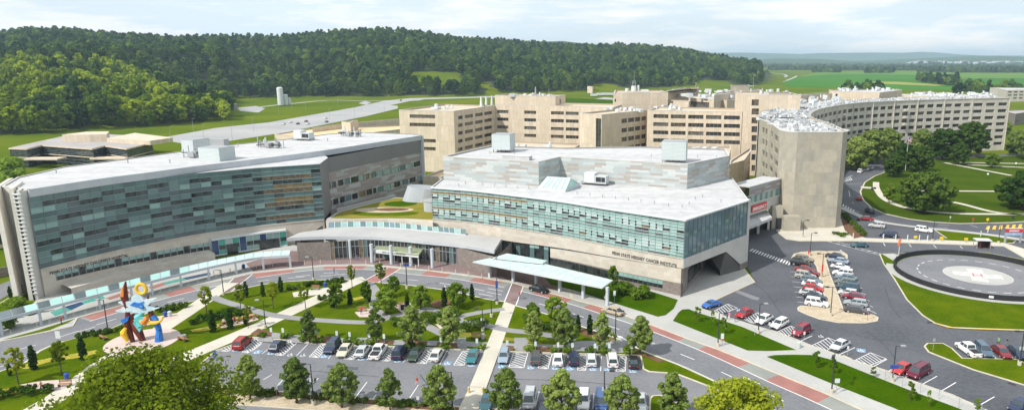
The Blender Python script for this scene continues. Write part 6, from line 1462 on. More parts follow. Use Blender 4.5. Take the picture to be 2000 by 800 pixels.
# lot trees, front row
for i, (px, py, h, k, w_) in enumerate(((489, 778, 6.8, 'pearA', 1), (580, 786, 6.9, 'pearA', 1.05), (668, 795, 6.7, 'pearB', 1.05), (762, 800, 6.3, 'pearC', 1), (858, 806, 7.2, 'pearB', 1), (990, 812, 7.2, 'pearB', .98), (1097, 818, 7.3, 'pearA', 1.12), (1214, 822, 6.9, 'pearB', 1), (1311, 818, 6.9, 'pearA', 1.08))):
    lab = ['leftmost', 'second', 'third', 'fourth', 'fifth', 'sixth', 'seventh', 'eighth', 'rightmost'][i]
    tree_at(k, (px, py), f'{lab} oval green tree in the row along the bottom of the hospital lot', h, 6.9, group='oval trees below the hospital lot', wide=w_)
for i, (px, py, h, k, lab) in enumerate(((605, 668, 6.0, 'pearC', 'behind the empty bays left of the navy suv'), (735, 667, 6.3, 'pearC', 'behind the white pickup'), (806, 678, 7.6, 'pearA', 'behind the dark green saloon'), (878, 678, 7.4, 'pearA', 'left of the teal saloon'),
        (1043, 677, 6.6, 'pearC', 'behind the grey off-roader right of the concrete path'), (1103, 682, 7.4, 'pearA', 'between the white saloon and the navy jeep'), (1176, 684, 6.9, 'pearC', 'between the silver estate and the white suv'), (1250, 691, 6.8, 'pearA', 'beside the main road, behind the black saloon'))):
    tree_at(k, (px, py), f'oval green tree {lab}', h, 6.9, group='oval trees above the hospital lot')
# garden trees
for px, py, k, h, w_, lab in ((688, 563, 'light', 5.4, .8, 'slim light-green young tree beside the diagonal path, left of the main crosswalk'), (745, 561, 'light', 5.6, 1.0, 'light-green young tree right of the main crosswalk by the road'), (404, 613, 'light', 5.7, 1.1, 'light-green young tree beside the pink path near the sculpture'),
        (471, 608, 'light2', 5.6, 1, 'young tree on the lawn left of the curved grey path'), (534, 602, 'light', 5.6, 1.0, 'leafy young tree on the lawn left of the small white terrace'), (597, 602, 'light2', 4.9, 1.1, 'young tree at the lower edge of the small white terrace'),
        (657, 602, 'roundB', 5.3, .95, 'bushy tree right of the small white terrace by the diagonal path'), (716, 592, 'roundB', 4.7, .75, 'narrow round tree next to the short arborvitae, centre of garden'), (768, 578, 'roundB', 4.4, 1.1, 'round tree in the lawn below the main entrance columns'),
        (755, 613, 'roundA', 5.3, 1.05, 'large round dark tree in the middle of the garden'), (822, 604, 'roundA', 5.0, .95, 'round dark tree right of the garden centre'), (893, 601, 'roundA', 5.2, .95, 'round dark tree left of the twin arborvitae near the road'),
        (1040, 642, 'roundA', 4.9, .82, 'round tree left of the pair below the glass canopy'), (1084, 628, 'roundA', 5.0, .95, 'round tree by the kerb, right of the pair below the glass canopy'), (36, 749, 'light', 6.0, 1.0, 'light-green young tree on the left lawn near the frame edge'),
        (121, 731, 'light', 5.7, .95, 'light-green young tree on the left lawn by the flower bed'), (485, 640, 'light2', 4.6, .9, 'young tree beside the picnic terrace and diagonal path'), (1197, 566, 'roundB', 5.4, .7, 'slender tree behind the end post of the glass canopy'),
        (1361, 628, 'sapling', 3.1, 1.3, 'staked sapling at the top of the first kerbside lawn'), (1413, 652, 'sapling', 3.2, 1, 'thin staked sapling in the middle of the first kerbside lawn'), (1392, 636, 'sapling', 3.0, .8, 'thin leafless-looking sapling beside the lamp post on the first lawn'),
        (1594, 718, 'sapling', 2.9, 1.2, 'staked sapling left of the lamp post on the second kerbside lawn'), (1626, 730, 'sapling', 2.8, 1, 'staked sapling behind the lamp post on the second kerbside lawn'), (1705, 736, 'sapling', 1.8, 1.2, 'short sapling at the upper edge of the second kerbside lawn'),
        (1777, 784, 'sapling', 3.2, 1, 'reddish thin sapling below the maroon van'), (1813, 794, 'sapling', 2.6, .7, 'thin sapling at the lower right of the second kerbside lawn'), (1908, 806, 'sapling', 2.2, 1.2, 'small sapling at the bottom right corner by the kerb')):
    tree_at(k, (px, py), lab, h, {'light': 5.5, 'light2': 5.5, 'roundA': 5.0, 'roundB': 5.0, 'sapling': 2.8}[k], wide=w_)
for i, (px, py, h, lab) in enumerate(((481, 580, 3.6, 'on the lawn above the curved grey path'), (549, 570, 3.5, 'by the road left of the white terrace'), (514, 578, 3.2, 'half hidden by the leafy young tree'), (650, 600, 3.8, 'under the bushy tree by the diagonal path'), (684, 594, 3.4, 'right of the bushy tree by the diagonal path'),
        (721, 589, 2.8, 'beside the narrow round tree'), (796, 601, 3.2, 'between the two round dark trees'), (868, 597, 4.0, 'left of the flower bed near the road'), (922, 585, 3.5, 'close to the kerb below the entrance'), (67, 721, 4.2, 'in the left lawn flower bed'), (163, 702, 4.2, 'in the left lawn right of the flower bed'),
        (20, 733, 2.2, 'at the left edge under the young tree'), (416, 648, 4.4, 'left of the three by the picnic terrace'), (450, 642, 4.2, 'middle of the three by the picnic terrace'), (481, 634, 3.2, 'right of the three by the picnic terrace'), (21, 581, 2.6, 'beside the side road, left one'), (41, 578, 3.4, 'beside the side road, right one'),
        (1129, 648, 3.4, 'left of the two by the main road'), (1152, 652, 3.8, 'right of the two by the main road'))):
    tree_at('cedar', (px, py), 'dark column-shaped arborvitae ' + lab, h, 3.65, group='column-shaped arborvitae', wide=1.15)
def hedge(a, b, w_, h, label, seed, m='leaf_box'):
    A, B = Vector(G(*a)), Vector(G(*b)); L_ = (B - A).length; c = (A + B) / 2; d = B - A
    t = make_bush('hedge', label, 'hedge', w_, h, .12, M[m], max(10, int(L_ * 4)), 60, seed, L_); t.location = (c.x, c.y, .13); t.rotation_euler = (0, 0, math.atan2(d.y, d.x)); return t
hedge((-10, 778), (100, 764), 2.2, 1.3, 'thick clipped hedge in the bottom left corner beside the pink path', 31); hedge((150, 661), (246, 646), 1.5, 1.0, 'low hedge between the left lawn and the road, left of the sculpture', 32)
hedge((305, 612), (368, 600), 1.8, 1.3, 'hedge behind the blue bin right of the sculpture', 33); hedge((374, 633), (478, 614), 2.0, 1.4, 'long hedge behind the picnic terrace', 34); hedge((595, 560), (672, 551), 1.6, 1.2, 'hedge behind the bench on the small white terrace', 35)
hedge((558, 567), (586, 564), 1.6, 1.2, 'short hedge left of the small white terrace', 36); hedge((620, 586), (672, 580), 1.6, .9, 'low loose hedge above the diagonal path', 37); hedge((18, 622), (96, 606), 2.0, 1.2, 'hedge behind the left end of the walkway canopy', 38)
hedge((826, 632), (860, 627), 2.8, 2.0, 'rounded thick hedge left of the wooden bench, right garden', 39); hedge((858, 622), (896, 616), 2.6, 1.8, 'rounded hedge behind the wooden bench, right garden', 40); hedge((895, 648), (950, 640), 2.8, 2.0, 'long rounded hedge beside the concrete path, right garden', 41)
hedge((1645, 418), (1688, 462), 1.6, 1.1, 'dark clipped hedge beside the white van lot', 42); hedge((1628, 459), (1655, 459), 1.6, 1.0, 'short clipped hedge at the corner of the stone tower', 43); hedge((1062, 650), (1085, 645), 2.6, 1.8, 'dark hedge below the round tree right of the concrete path', 44)
hedge((430, 764), (890, 800), 1.5, .8, 'long low hedge along the bottom edge of the hospital lot', 45); hedge((765, 632), (785, 636), 2.2, 1.6, 'dark rounded hedge below the garden centre', 46)
for px, py, k, s, lab in ((1222, 574, 'bush', 1.5, 'large green shrub at the wall left of the ground floor windows'), (1250, 580, 'bush', 1.6, 'large green shrub at the wall below the ground floor windows'), (700, 672, 'lowbush', 1, 'low shrub under the sign post left of the navy suv'), (620, 668, 'lowbush', 1.3, 'low shrub in the mulch bed left of the navy suv'), (594, 664, 'lowbush', 1.1, 'low shrub at the left end of the middle mulch bed'),
        (512, 657, 'lowbush', .9, 'low shrub in the first mulch bed'), (560, 659, 'lowbush', 1.3, 'bright low shrub beside the dark blue hatchback'), (683, 669, 'lowbush', 1.3, 'low shrub behind the beige saloon'), (725, 672, 'lowbush', 1.1, 'low shrub behind the silver saloon'), (800, 678, 'lowbush', 1.1, 'low shrub behind the dark green saloon'), (822, 680, 'lowbush', 1.0, 'low shrub right of the dark green saloon'),
        (870, 680, 'lowbush', 1.1, 'low shrub behind the pale saloon'), (940, 680, 'lowbush', 1.0, 'low shrub left of the concrete path'), (1037, 684, 'bush', .75, 'round shrub behind the grey off-roader'), (1085, 686, 'lowbush', 1.1, 'low shrub behind the white saloon'), (1110, 688, 'bush', .7, 'round shrub behind the navy jeep'), (1153, 688, 'lowbush', 1.1, 'low shrub behind the silver estate'), (1180, 690, 'bush', .75, 'round shrub behind the white suv'), (1228, 690, 'bush', .8, 'round shrub behind the black saloon'),
        (12, 640, 'bush', 1.2, 'shrub in front of the canopy at the left edge'), (1645, 462, 'lowbush', 1.0, 'small shrub at the corner of the brown planting bed'), (30, 600, 'bush', 1.3, 'big shrub between side road and canopy'), (10, 345, 'bush', 5, 'huge dark bush behind the left end of the long hospital'), (28, 358, 'bush', 3.4, 'wild bush at the left corner of the long roof')):
    tree_at(k, (px, py), lab, s, 1.0)
# park trees on the right
for px, py, k, h, w_, lab in ((1805, 414, 'oakA', 13.5, 1.02, 'wide dark oak alone on the round park lawn'), (1995, 408, 'oakA', 12.5, 1.0, 'dark oak at the right edge of the park lawn'), (1736, 397, 'roundB', 6.8, .9, 'small yellowish-green tree left of the wide oak'), (1937, 327, 'roundA', 6.6, 1.25, 'dark round tree near the top of the park lawn'),
        (1675, 332, 'mapleA', 15, 1, 'bright green tree right beside the stone tower'), (1700, 318, 'mapleA', 16, 1.1, 'bright green tree in front of the crescent, second from the tower'), (1732, 308, 'mapleA', 15, 1.05, 'bright green tree in front of the crescent, third from the tower'), (1765, 330, 'oakB', 12, 1, 'dark tree behind the flagpole'), (1745, 345, 'oakB', 10, 1, 'dark tree left of the flagpole by the drive'),
        (1795, 336, 'oakB', 12.5, 1.1, 'dark tree right of the flagpole'), (1798, 303, 'mapleA', 13.5, 1, 'light green tree behind the flagpole near the crescent'), (1840, 312, 'oakB', 16, 1.0, 'tall dark tree in front of the crescent, left of the tallest'), (1893, 306, 'oakB', 18.5, 1.05, 'tallest dark tree in front of the crescent end'), (1872, 322, 'oakB', 11, .9, 'lower dark tree at the path corner in front of the crescent'),
        (1985, 303, 'mapleA', 13, 1, 'green tree at the right edge beside the crescent end'), (2010, 312, 'mapleA', 16, 1, 'large green tree cut by the right edge'), (1962, 262, 'mapleA', 9, 1, 'green tree in front of the red-brown brick house'), (1660, 300, 'oakB', 12, 1, 'dark tree squeezed between stone tower and crescent')):
    tree_at(k, (px, py), lab, h, {'oakA': 12.2, 'oakB': 14.2, 'roundA': 5, 'roundB': 5, 'mapleA': 11.5}[k], z=0.1, wide=w_)
# trees near the lower frame
t = make_tree('locust_tree', 'big light green tree in the bottom left foreground', 'tree', 'oak', 11.8, 12.5, 5.5, .17, M['leaf_near'], 260, 110, 51, tr=.4); t.location = (-49.5, 72, -2.0)
t = make_tree('locust_tree', 'light green tree cut by the bottom edge beside the main road', 'tree', 'oak', 6.0, 8.0, 5.2, .17, M['leaf_near'], 110, 95, 52, tr=.3); t.location = (19.8, 75, -1.2)

# ------------------------------------------------------------ the wood on the ridge
def wood_mesh(seed, prof, r, h, leaf, mleaf, nc, per):
    rng = np.random.default_rng(seed); c, rd = crown_pts(prof, r, h, nc, rng); c[:, 2] += 3.5
    V = leaf_arrays(c, rd * 1.15, per, leaf, rng, upbias=.5, nj=.28); me = leaf_mesh('crown', V, mleaf); return me
KW = [('oak', 9.5, 12, 'leaf_wood'), ('round', 8.0, 13, 'leaf_wood'), ('round', 6.2, 10, 'leaf_wood3'), ('oak', 7.6, 15, 'leaf_wood'), ('oak', 6.8, 9, 'leaf_wood3'), ('loose', 7.4, 13, 'leaf_wood3'), ('round', 9.0, 14, 'leaf_wood'), ('round', 5.0, 12, 'leaf_wood3')]
WM = [wood_mesh(60 + i, a, b, c, .85, M[d], 48, 30) for i, (a, b, c, d) in enumerate(KW)]
WM2 = [wood_mesh(70 + i, ['oak', 'round', 'loose', 'oak'][i], [7.8, 6.4, 6.0, 6.8][i], [12, 13, 11, 10][i], .62, M[['leaf_wood2', 'leaf_wood2', 'leaf_wood3', 'leaf_wood2'][i]], 58, 34) for i in range(4)]
WM3 = [wood_mesh(80 + i, ['oak', 'round', 'round'][i], [6.8, 5.6, 6.2][i], [13, 14.5, 11][i], .62, M[['leaf_wood', 'leaf_wood3', 'leaf_wood'][i]], 58, 34) for i in range(3)]
mbt = MB(); mbt.tube((0, 0, -.5), (0, 0, 9), .38, .15, 6); trunk_me = mbt.build('trunk', M['bark']); TM = trunk_me.data; bpy.data.objects.remove(trunk_me)
wr = random.Random(99); pts = []
y = 400.0
while y < 2050:
    sp = 10.0 if y < 880 else 12.5
    x = -1500.0
    while x < 900:
        X, Y = x + wr.uniform(-.45, .45) * sp, y + wr.uniform(-.45, .45) * sp; x += sp
        xp = xpix(X, Y)
        if xp < -60 or xp > 1485: continue
        yb, yr = lerp(xp, BASE), lerp(xp, RDG)
        if Y < yb + 6 or Y > yr + 90: continue
        if Y > yr * .7 and wr.random() < .15: continue
        Z = hill(X, Y); p = project(X, Y, Z)
        if any(inside(p[0], p[1], c) for c in CLEAR): continue
        dist = Y - yb
        light = xp < 446 and Y < 760 and (math.sin(X * .06 + Y * .04) + math.sin(X * .023 - Y * .05) > -.5)
        pts.append((X, Y, Z, light, dist))
    y += sp
# belts and clumps of trees on the plain
for (x0, y0), (x1, y1), n, w_ in (((1585, 141.5), (1640, 141.5), 60, 2), ((1688, 143), (1745, 143), 60, 1.5), ((1790, 141), (2080, 142.5), 420, 1.5), ((1500, 137), (1640, 136.5), 300, 1), ((1640, 137.5), (2080, 137.5), 520, 1.2), ((1480, 133), (2080, 132.5), 650, .8), ((1480, 129.5), (2080, 129), 600, .6),
                            ((1790, 159), (1815, 161), 22, 3), ((1815, 163), (1872, 166), 60, 5), ((1650, 185), (1720, 186), 30, 1.5), ((1860, 184), (1990, 182), 26, 3), ((1480, 152), (1500, 148), 20, 2)):
    for k in range(n):
        t = wr.random(); g = G(x0 + (x1 - x0) * t, y0 + (y1 - y0) * t + wr.uniform(-w_, w_) * .5); pts.append((*g, 0.0, False, 1e4))
pts.sort(key=lambda p: math.hypot(p[0], p[1]) + (0 if p[4] < 60 else 4000))
near_, far_ = pts[:290], pts[290:]
protos = {}
for i, (X, Y, Z, light, d) in enumerate(near_):
    k = wr.randrange(4) if light else 10 + wr.randrange(3); me = WM2[k] if light else WM3[k - 10]
    o = bpy.data.objects.new('forest_tree', None); COL.objects.link(o); o.location = (X, Y, Z); s = wr.uniform(.72, 1.25); o.scale = (s * wr.uniform(.9, 1.2), s * wr.uniform(.9, 1.2), s); o.rotation_euler = (0, 0, wr.uniform(0, 6.28))
    tag(o, 'bright yellow-green broadleaf tree at the front edge of the wood' if light else 'deep green broadleaf tree at the front edge of the wood', 'tree', 'yellow-green trees along the edge of the wood' if light else 'deep green trees along the edge of the wood')
    c = bpy.data.objects.new('crown', me); COL.objects.link(c); c.parent = o; c = bpy.data.objects.new('trunk', TM); COL.objects.link(c); c.parent = o
def scatter(name, P, meshes, label, smin, smax):
    me = bpy.data.meshes.new(name); me.from_pydata([(p[0], p[1], p[2]) for p in P], [], [])
    o = bpy.data.objects.new(name, me); COL.objects.link(o); tag(o, label, 'wood', kind='stuff')
    col = bpy.data.collections.new(name + '_kinds')
    for i, m_ in enumerate(meshes): col.objects.link(bpy.data.objects.new('tree_kind', m_))
    ng = bpy.data.node_groups.new(name, 'GeometryNodeTree'); ng.interface.new_socket('Geometry', in_out='INPUT', socket_type='NodeSocketGeometry'); ng.interface.new_socket('Geometry', in_out='OUTPUT', socket_type='NodeSocketGeometry')
    N = ng.nodes; gi, go = N.new('NodeGroupInput'), N.new('NodeGroupOutput'); ip = N.new('GeometryNodeInstanceOnPoints'); cinf = N.new('GeometryNodeCollectionInfo')
    cinf.inputs['Collection'].default_value = col; cinf.inputs['Separate Children'].default_value = True; cinf.inputs['Reset Children'].default_value = True
    ip.inputs['Pick Instance'].default_value = True
    ri = N.new('FunctionNodeRandomValue'); ri.data_type = 'INT'; ri.inputs['Min'].default_value = 0 if False else 0
    for s_ in ri.inputs:
        if s_.name == 'Max' and s_.type == 'INT': s_.default_value = len(meshes) - 1
        if s_.name == 'Min' and s_.type == 'INT': s_.default_value = 0
    rs = N.new('FunctionNodeRandomValue'); rs.data_type = 'FLOAT_VECTOR'; rs.inputs[0].default_value = (smin, smin, smin); rs.inputs[1].default_value = (smax, smax, smax); rs.inputs['Seed'].default_value = 4
    rr_ = N.new('FunctionNodeRandomValue'); rr_.data_type = 'FLOAT_VECTOR'; rr_.inputs[0].default_value = (0, 0, 0); rr_.inputs[1].default_value = (.08, .08, 6.28); rr_.inputs['Seed'].default_value = 9
    l = ng.links.new; l(gi.outputs[0], ip.inputs['Points']); l(cinf.outputs[0], ip.inputs['Instance'])
    l([s_ for s_ in ri.outputs if s_.type == 'INT'][0], ip.inputs['Instance Index']); l(rs.outputs[0], ip.inputs['Scale']); l(rr_.outputs[0], ip.inputs['Rotation']); l(ip.outputs[0], go.inputs[0])
    md = o.modifiers.new('scatter', 'NODES'); md.node_group = ng; return o
scatter('forest', [p for p in far_ if not p[3]], WM, 'dense green broadleaf wood covering the ridge and belts on the plain', .6, 1.25)
scatter('forest', [p for p in far_ if p[3]], WM2, 'sunlit yellow-green part of the wood behind the dark glass office', .75, 1.3)
# far ridges, in the haze
def ridge(name, Y, tops, z0, m, dep=1800):
    mb = MB(); P = [((x - CX) / F * (Y * math.cos(TH)), 50 + (115 - y_) / F * Y) for x, y_ in tops]
    for (a, za), (b, zb_) in zip(P, P[1:]):
        for j in range(5):
            t0, t1 = j / 5, (j + 1) / 5; f = lambda t: 1 - (1 - t) ** 1.6
            mb.face([(a, Y - dep * (1 - t0), z0 + (za - z0) * f(t0)), (b, Y - dep * (1 - t0), z0 + (zb_ - z0) * f(t0)), (b, Y - dep * (1 - t1), z0 + (zb_ - z0) * f(t1)), (a, Y - dep * (1 - t1), z0 + (za - z0) * f(t1))], 0)
        mb.face([(a, Y, za), (b, Y, zb_), (b, Y + 2500, z0), (a, Y + 2500, z0)], 0)
    return struct(mb.build(name, m, smooth=True))
M['far_wood'] = two_scale('far_wooded_hill', (0.025, 0.055, 0.02), (0.05, 0.09, 0.03), 0.002, 0.02, (0.07, 0.10, 0.04), 0.95, 0.05, 0.5)
ridge('hills', 11500, [(900, 108), (1200, 106), (1370, 104), (1450, 103.5), (1560, 106), (1600, 104.5), (1700, 103.5), (1760, 104), (1800, 102), (1850, 106), (1900, 108.5), (2000, 109), (2150, 106), (2400, 108)], -2, M['far_wood'])
ridge('hills', 6500, [(1300, 118), (1480, 116), (1520, 114), (1580, 115), (1620, 119), (1740, 120), (1780, 115), (1850, 112), (1900, 109.5), (1960, 110.5), (2000, 112), (2200, 110), (2400, 114)], -2, M['far_wood'])
ridge('hills', 2900, [(950, 88), (1070, 83), (1100, 82), (1150, 88), (1280, 91), (1330, 94), (1400, 106), (1430, 113), (1450, 125)], -2, M['far_wood'], 400)
# distant town: warehouses and houses
mb = MB(); tr_ = random.Random(3)
for k in range(150):
    x, y_ = tr_.uniform(1495, 1990), tr_.choice([121.5, 123, 124.5, 126, 127.5]); g = G(x, y_); L_ = tr_.uniform(15, 45) if tr_.random() < .8 else tr_.uniform(90, 200)
    mb.box((*g, -1), (L_, 30, tr_.uniform(8, 17)), 0)
for k in range(60): x, y_ = tr_.uniform(1770, 1990), tr_.uniform(118.5, 124); Y = 5200; mb.box(((x - CX) / F * Y * .98, Y, 0), (tr_.uniform(15, 50), 20, 50 + (115 - y_) / F * Y), 0)
for k in range(14): g = G(tr_.uniform(1930, 1990), tr_.uniform(137, 141)); mb.box((*g, -1), (tr_.uniform(10, 22), 12, tr_.uniform(5, 9)), 0)
tag(mb.build('distant_town', M['white']), 'scattered pale houses and long warehouses of the town below the hills', 'town', kind='stuff')
# the air between here and the hills
mb = MB(); mb.prism([(-7000, -120), (9500, -120), (9500, 14200), (-7000, 14200)], -3.5, 176)
hz = tag(mb.build('haze', bpy.data.materials.new('haze')), 'thin bluish summer haze over the whole valley', 'haze', kind='stuff')
hm = hz.data.materials[0]; hm.use_nodes = True; hm.node_tree.nodes.clear()
pv = hm.node_tree.nodes.new('ShaderNodeVolumePrincipled'); pv.inputs['Color'].default_value = (0.64, 0.85, 1.0, 1); pv.inputs['Density'].default_value = 0.0001; pv.inputs['Anisotropy'].default_value = 0.2
ho = hm.node_tree.nodes.new('ShaderNodeOutputMaterial'); hm.node_tree.links.new(pv.outputs[0], ho.inputs['Volume'])
# ============================================================ VEHICLES
CARP = {}
def paint(c, rough=.25, metal=0.0):
    k = tuple(c)
    if k not in CARP: CARP[k] = mat('car_paint', c, rough, spec=.6, metal=metal)
    return CARP[k]
def ringloft(mb, st, mi=0):
    """st: list of (x, [(y, z) half section bottom to top])"""
    full = []
    for x, half in st: full.append([(x, -y, z) for y, z in half] + [(x, y, z) for y, z in reversed(half)])
    n = len(full[0])
    for a, b in zip(full, full[1:]):
        for i in range(n): j = (i + 1) % n; mb.face([a[i], a[j], b[j], b[i]][::-1], mi)
    mb.face(full[0], mi); mb.face(full[-1][::-1], mi)
SPEC = {  # length, width, hood z, belt z, roof z, (cabin base rear, roof rear, roof front, cabin base front), nose z
 'sedan': (4.75, 1.80, .86, .93, 1.43, (-1.95, -1.15, .45, 1.15), .66), 'hatch': (4.2, 1.75, .90, .96, 1.48, (-2.0, -1.6, .4, 1.15), .68),
 'suv': (4.7, 1.88, 1.02, 1.10, 1.78, (-2.28, -2.05, .55, 1.15), .80), 'wagon': (4.7, 1.80, .90, .96, 1.50, (-2.25, -1.9, .40, 1.10), .68),
 'van': (4.9, 1.92, 1.02, 1.08, 1.80, (-2.38, -2.2, .95, 1.75), .78), 'pickup': (5.5, 1.92, 1.06, 1.14, 1.82, (-.85, -.70, .75, 1.30), .84), 'jeep': (4.2, 1.78, 1.10, 1.14, 1.82, (-2.0, -1.95, .45, .75), .95),
 'sport': (4.4, 1.78, .78, .86, 1.27, (-1.7, -.85, .3, 1.0), .6)}
def make_car(kind):
    L_, W_2, hz_, bz, rz_, cab, nz = SPEC[kind]; h = L_ / 2; w_ = W_2 / 2; t = thing('parked_car', 'x', 'car')
    if kind == 'pickup': t.name = 'pickup_truck'; t['category'] = 'pickup'
    if kind == 'van': t.name = 'parked_van'; t['category'] = 'van'
    S = lambda x, zt, ww, zb=.24: (x, [(ww * .86, zb), (ww, zb + .16), (ww, zt - .22), (ww * .95, zt - .05), (ww * .80, zt)])
    mb = MB(); tail = bz if cab[0] < -h + .4 else hz_ + .04
    st = [S(-h, tail - .16, w_ * .86, .34), S(-h + .12, tail - .03, w_ * .96), S(-h + .6, tail, w_), S(cab[0] + .1, bz, w_), S(0, bz, w_), S(cab[3], bz - .01, w_), S(cab[3] + .35, hz_, w_), S(h - .35, nz + .10, w_ * .96), S(h - .1, nz, w_ * .88, .28), S(h, nz - .12, w_ * .74, .34)]
    st = sorted(st, key=lambda s: s[0]); ringloft(mb, st)
    a, b, c, d = cab; iw, tw_ = w_ * .90, w_ * .72
    mb.face([(b, -tw_, rz_), (c, -tw_, rz_), (c, tw_, rz_), (b, tw_, rz_)]); 
    lo = [(a, -iw, bz - .03), (d, -iw, bz - .03), (d, iw, bz - .03), (a, iw, bz - .03)]; hi = [(b, -tw_, rz_), (c, -tw_, rz_), (c, tw_, rz_), (b, tw_, rz_)]
    for i in range(4): j = (i + 1) % 4; mb.face([lo[i], lo[j], hi[j], hi[i]])
    if kind == 'pickup':
        pass
    if kind in ('suv', 'wagon', 'van'):
        mb.box(((b + c) / 2 - .1, -tw_ * .9, rz_), ((c - b) * .75, .05, .05)); mb.box(((b + c) / 2 - .1, tw_ * .9, rz_), ((c - b) * .75, .05, .05))
    for s_ in (-1, 1): mb.box((cab[3] - .25, s_ * (w_ + .06), bz - .05), (.16, .16, .13))
    mb.build('body', paint((.5, .5, .5)), t)
    if kind == 'pickup': mb = MB(); mb.box((-h / 2 - .5, 0, bz - .02), (h * .62, W_2 * .76, .035)); mb.build('cargo_bed', M['dark'], t)
    def pane(name, q, k=.9, out=.018):
        c_ = sum((Vector(p) for p in q), Vector()) / 4; q = [c_ + (Vector(p) - c_) * k for p in q]; n_ = (q[1] - q[0]).cross(q[3] - q[0]).normalized() * out
        mb = MB(); mb.face([tuple(p + n_) for p in q]); return mb.build(name, M['carglass'], t)
    pane('windscreen', [lo[1], lo[2], hi[2], hi[1]], .88); pane('rear_window', [lo[3], lo[0], hi[0], hi[3]], .84)
    for sgn in (0, 1):
        n_seg = 3 if kind in ('suv', 'van', 'wagon') else 2
        L0, L1, H1, H0 = (lo[0], lo[1], hi[1], hi[0]) if sgn == 0 else (lo[2], lo[3], hi[3], hi[2])
        for k in range(n_seg):
            lp = lambda p, r, s_: tuple(p[i] + (r[i] - p[i]) * s_ for i in range(3)); s0, s1 = k / n_seg + .02, (k + 1) / n_seg - .02
            bA, bB, tB, tA = lp(L0, L1, s0), lp(L0, L1, s1), lp(H0, H1, s1), lp(H0, H1, s0); pane('side_window', [lp(bA, tA, .14), lp(bB, tB, .14), lp(bB, tB, .88), lp(bA, tA, .88)], .97)
    wr_ = .34 if kind not in ('suv', 'pickup', 'jeep') else .39
    for x in (-h * .60, h * .62):
        for s_ in (-1, 1):
            mb = MB(); y0, y1 = s_ * (w_ - .2), s_ * (w_ + .02); mb.tube((x, y0, wr_), (x, y1, wr_), wr_, n=14, mi=0); o = mb.build('wheel', M['tyre'], t)
            mb = MB(); mb.tube((x, y1 - s_ * .04, wr_), (x, y1 + s_ * .012, wr_), wr_ * .62, n=10); mb.build('rim', M['rim'], o)
    for s_ in (-1, 1):
        mb = MB(); mb.box((h - .16, s_ * w_ * .62, nz - .22), (.22, .36, .16), -s_ * .35); mb.build('headlight', M['headlight'], t)
        mb = MB(); mb.box((-h + .03, s_ * w_ * .70, tail - .36), (.12, .24, .26 if kind in ('suv', 'van', 'jeep') else .16)); mb.build('tail_light', M['taillight'], t)
    mb = MB(); mb.box((h - .05, 0, .34), (.1, w_ * 1.0, .2)); mb.box((-h + .02, 0, .40), (.06, .52, .13)); mb.build('grille_and_plate', M['dark'], t)
    return t
CPROTO = {}; car_n = [0]
def car(kind, col, px, toward, label, z=0.0, group=None, L_scale=1.0, body2=None):
    """px: photo pixel of the car's middle on the ground; toward: (dx, dy) in the photo that its nose points to"""
    g = Vector(G(*px, z)); q = Vector(G(px[0] + toward[0], px[1] + toward[1], z)); a = math.atan2((q - g).y, (q - g).x)
    key = kind
    if key not in CPROTO:
        o = CPROTO[key] = make_car(kind); o.location = (g.x, g.y, z); o.rotation_euler = (0, 0, a); o['label'] = label
        if group: o['group'] = group
    else: o = copy_tree(CPROTO[key], (g.x, g.y, z), a, L_scale, label, group)
    pm = paint(col)
    for c in o.children:
        if c.name.startswith('body'): c.material_slots[0].link = 'OBJECT'; c.material_slots[0].material = pm
    return o
for k in SPEC:   # make every kind's source before the copies are needed
    pass
WHT, SIL, GRY, DGR, BLK, NAV, BLU, RED_, MAR, GRN, TEA, BEI, GOL, LBL = (.70, .70, .70), (.42, .44, .45), (.20, .21, .22), (.09, .09, .095), (.015, .015, .018), (.018, .028, .07), (.04, .13, .42), (.38, .02, .02), (.16, .012, .025), (.03, .05, .035), (.02, .14, .16), (.50, .46, .36), (.42, .34, .24), (.24, .30, .37)
UL = (24, -22); UL2 = (9, -28)
neg = lambda v: (-v[0], -v[1])
gl = 'cars in the upper row of the hospital lot'
for k, c, px, d, lb in (('suv', (.30, .02, .02), (474, 675), UL, 'red suv parked nose-in at the left end of the upper lot row'), ('hatch', NAV, (543, 680), UL, 'dark blue hatchback parked alone second from left in the upper lot row'), ('suv', NAV, (649, 683), neg((22, -26)), 'navy suv facing the camera, left of the beige saloon'),
        ('sedan', BEI, (674, 689), neg((20, -26)), 'beige saloon facing the camera beside the navy suv'), ('sedan', SIL, (709, 690), (20, -26), 'silver saloon seen from behind, left of the white pickup'), ('pickup', WHT, (740, 692), (20, -26), 'white pickup with an open dark bed in the upper lot row'),
        ('suv', NAV, (781, 694), (17, -26), 'dark suv with red tail lights right of the white pickup'), ('sedan', GRN, (811, 697), neg((16, -26)), 'dark green saloon facing the camera, left of a hatched bay'), ('sedan', (.55, .53, .50), (853, 698), (16, -26), 'off-white saloon seen from behind, left of the teal saloon'),
        ('sedan', TEA, (923, 701), neg((11, -28)), 'teal saloon just left of the concrete path'), ('wagon', LBL, (984, 701), neg((6, -28)), 'grey-blue estate car just right of the concrete path'), ('suv', DGR, (1047, 704), (3, -28), 'dark grey off-roader with roof rails, right of the wide hatched bay'),
        ('sedan', WHT, (1090, 706), (2, -28), 'white saloon seen from behind, left of the navy jeep'), ('jeep', NAV, (1121, 707), (1, -28), 'navy boxy jeep with spare wheel, right of the white saloon'), ('wagon', (.52, .54, .55), (1155, 707), (-1, -28), 'silver estate seen from behind, left of the white suv'),
        ('suv', (.62, .62, .61), (1196, 709), (-3, -28), 'white suv with roof rails near the right end of the upper row'), ('sedan', BLK, (1237, 711), (-3, -28), 'black saloon at the right end of the upper lot row')): car(k, c, px, d, lb, group=gl)
gl = 'cars in the lower row of the hospital lot'
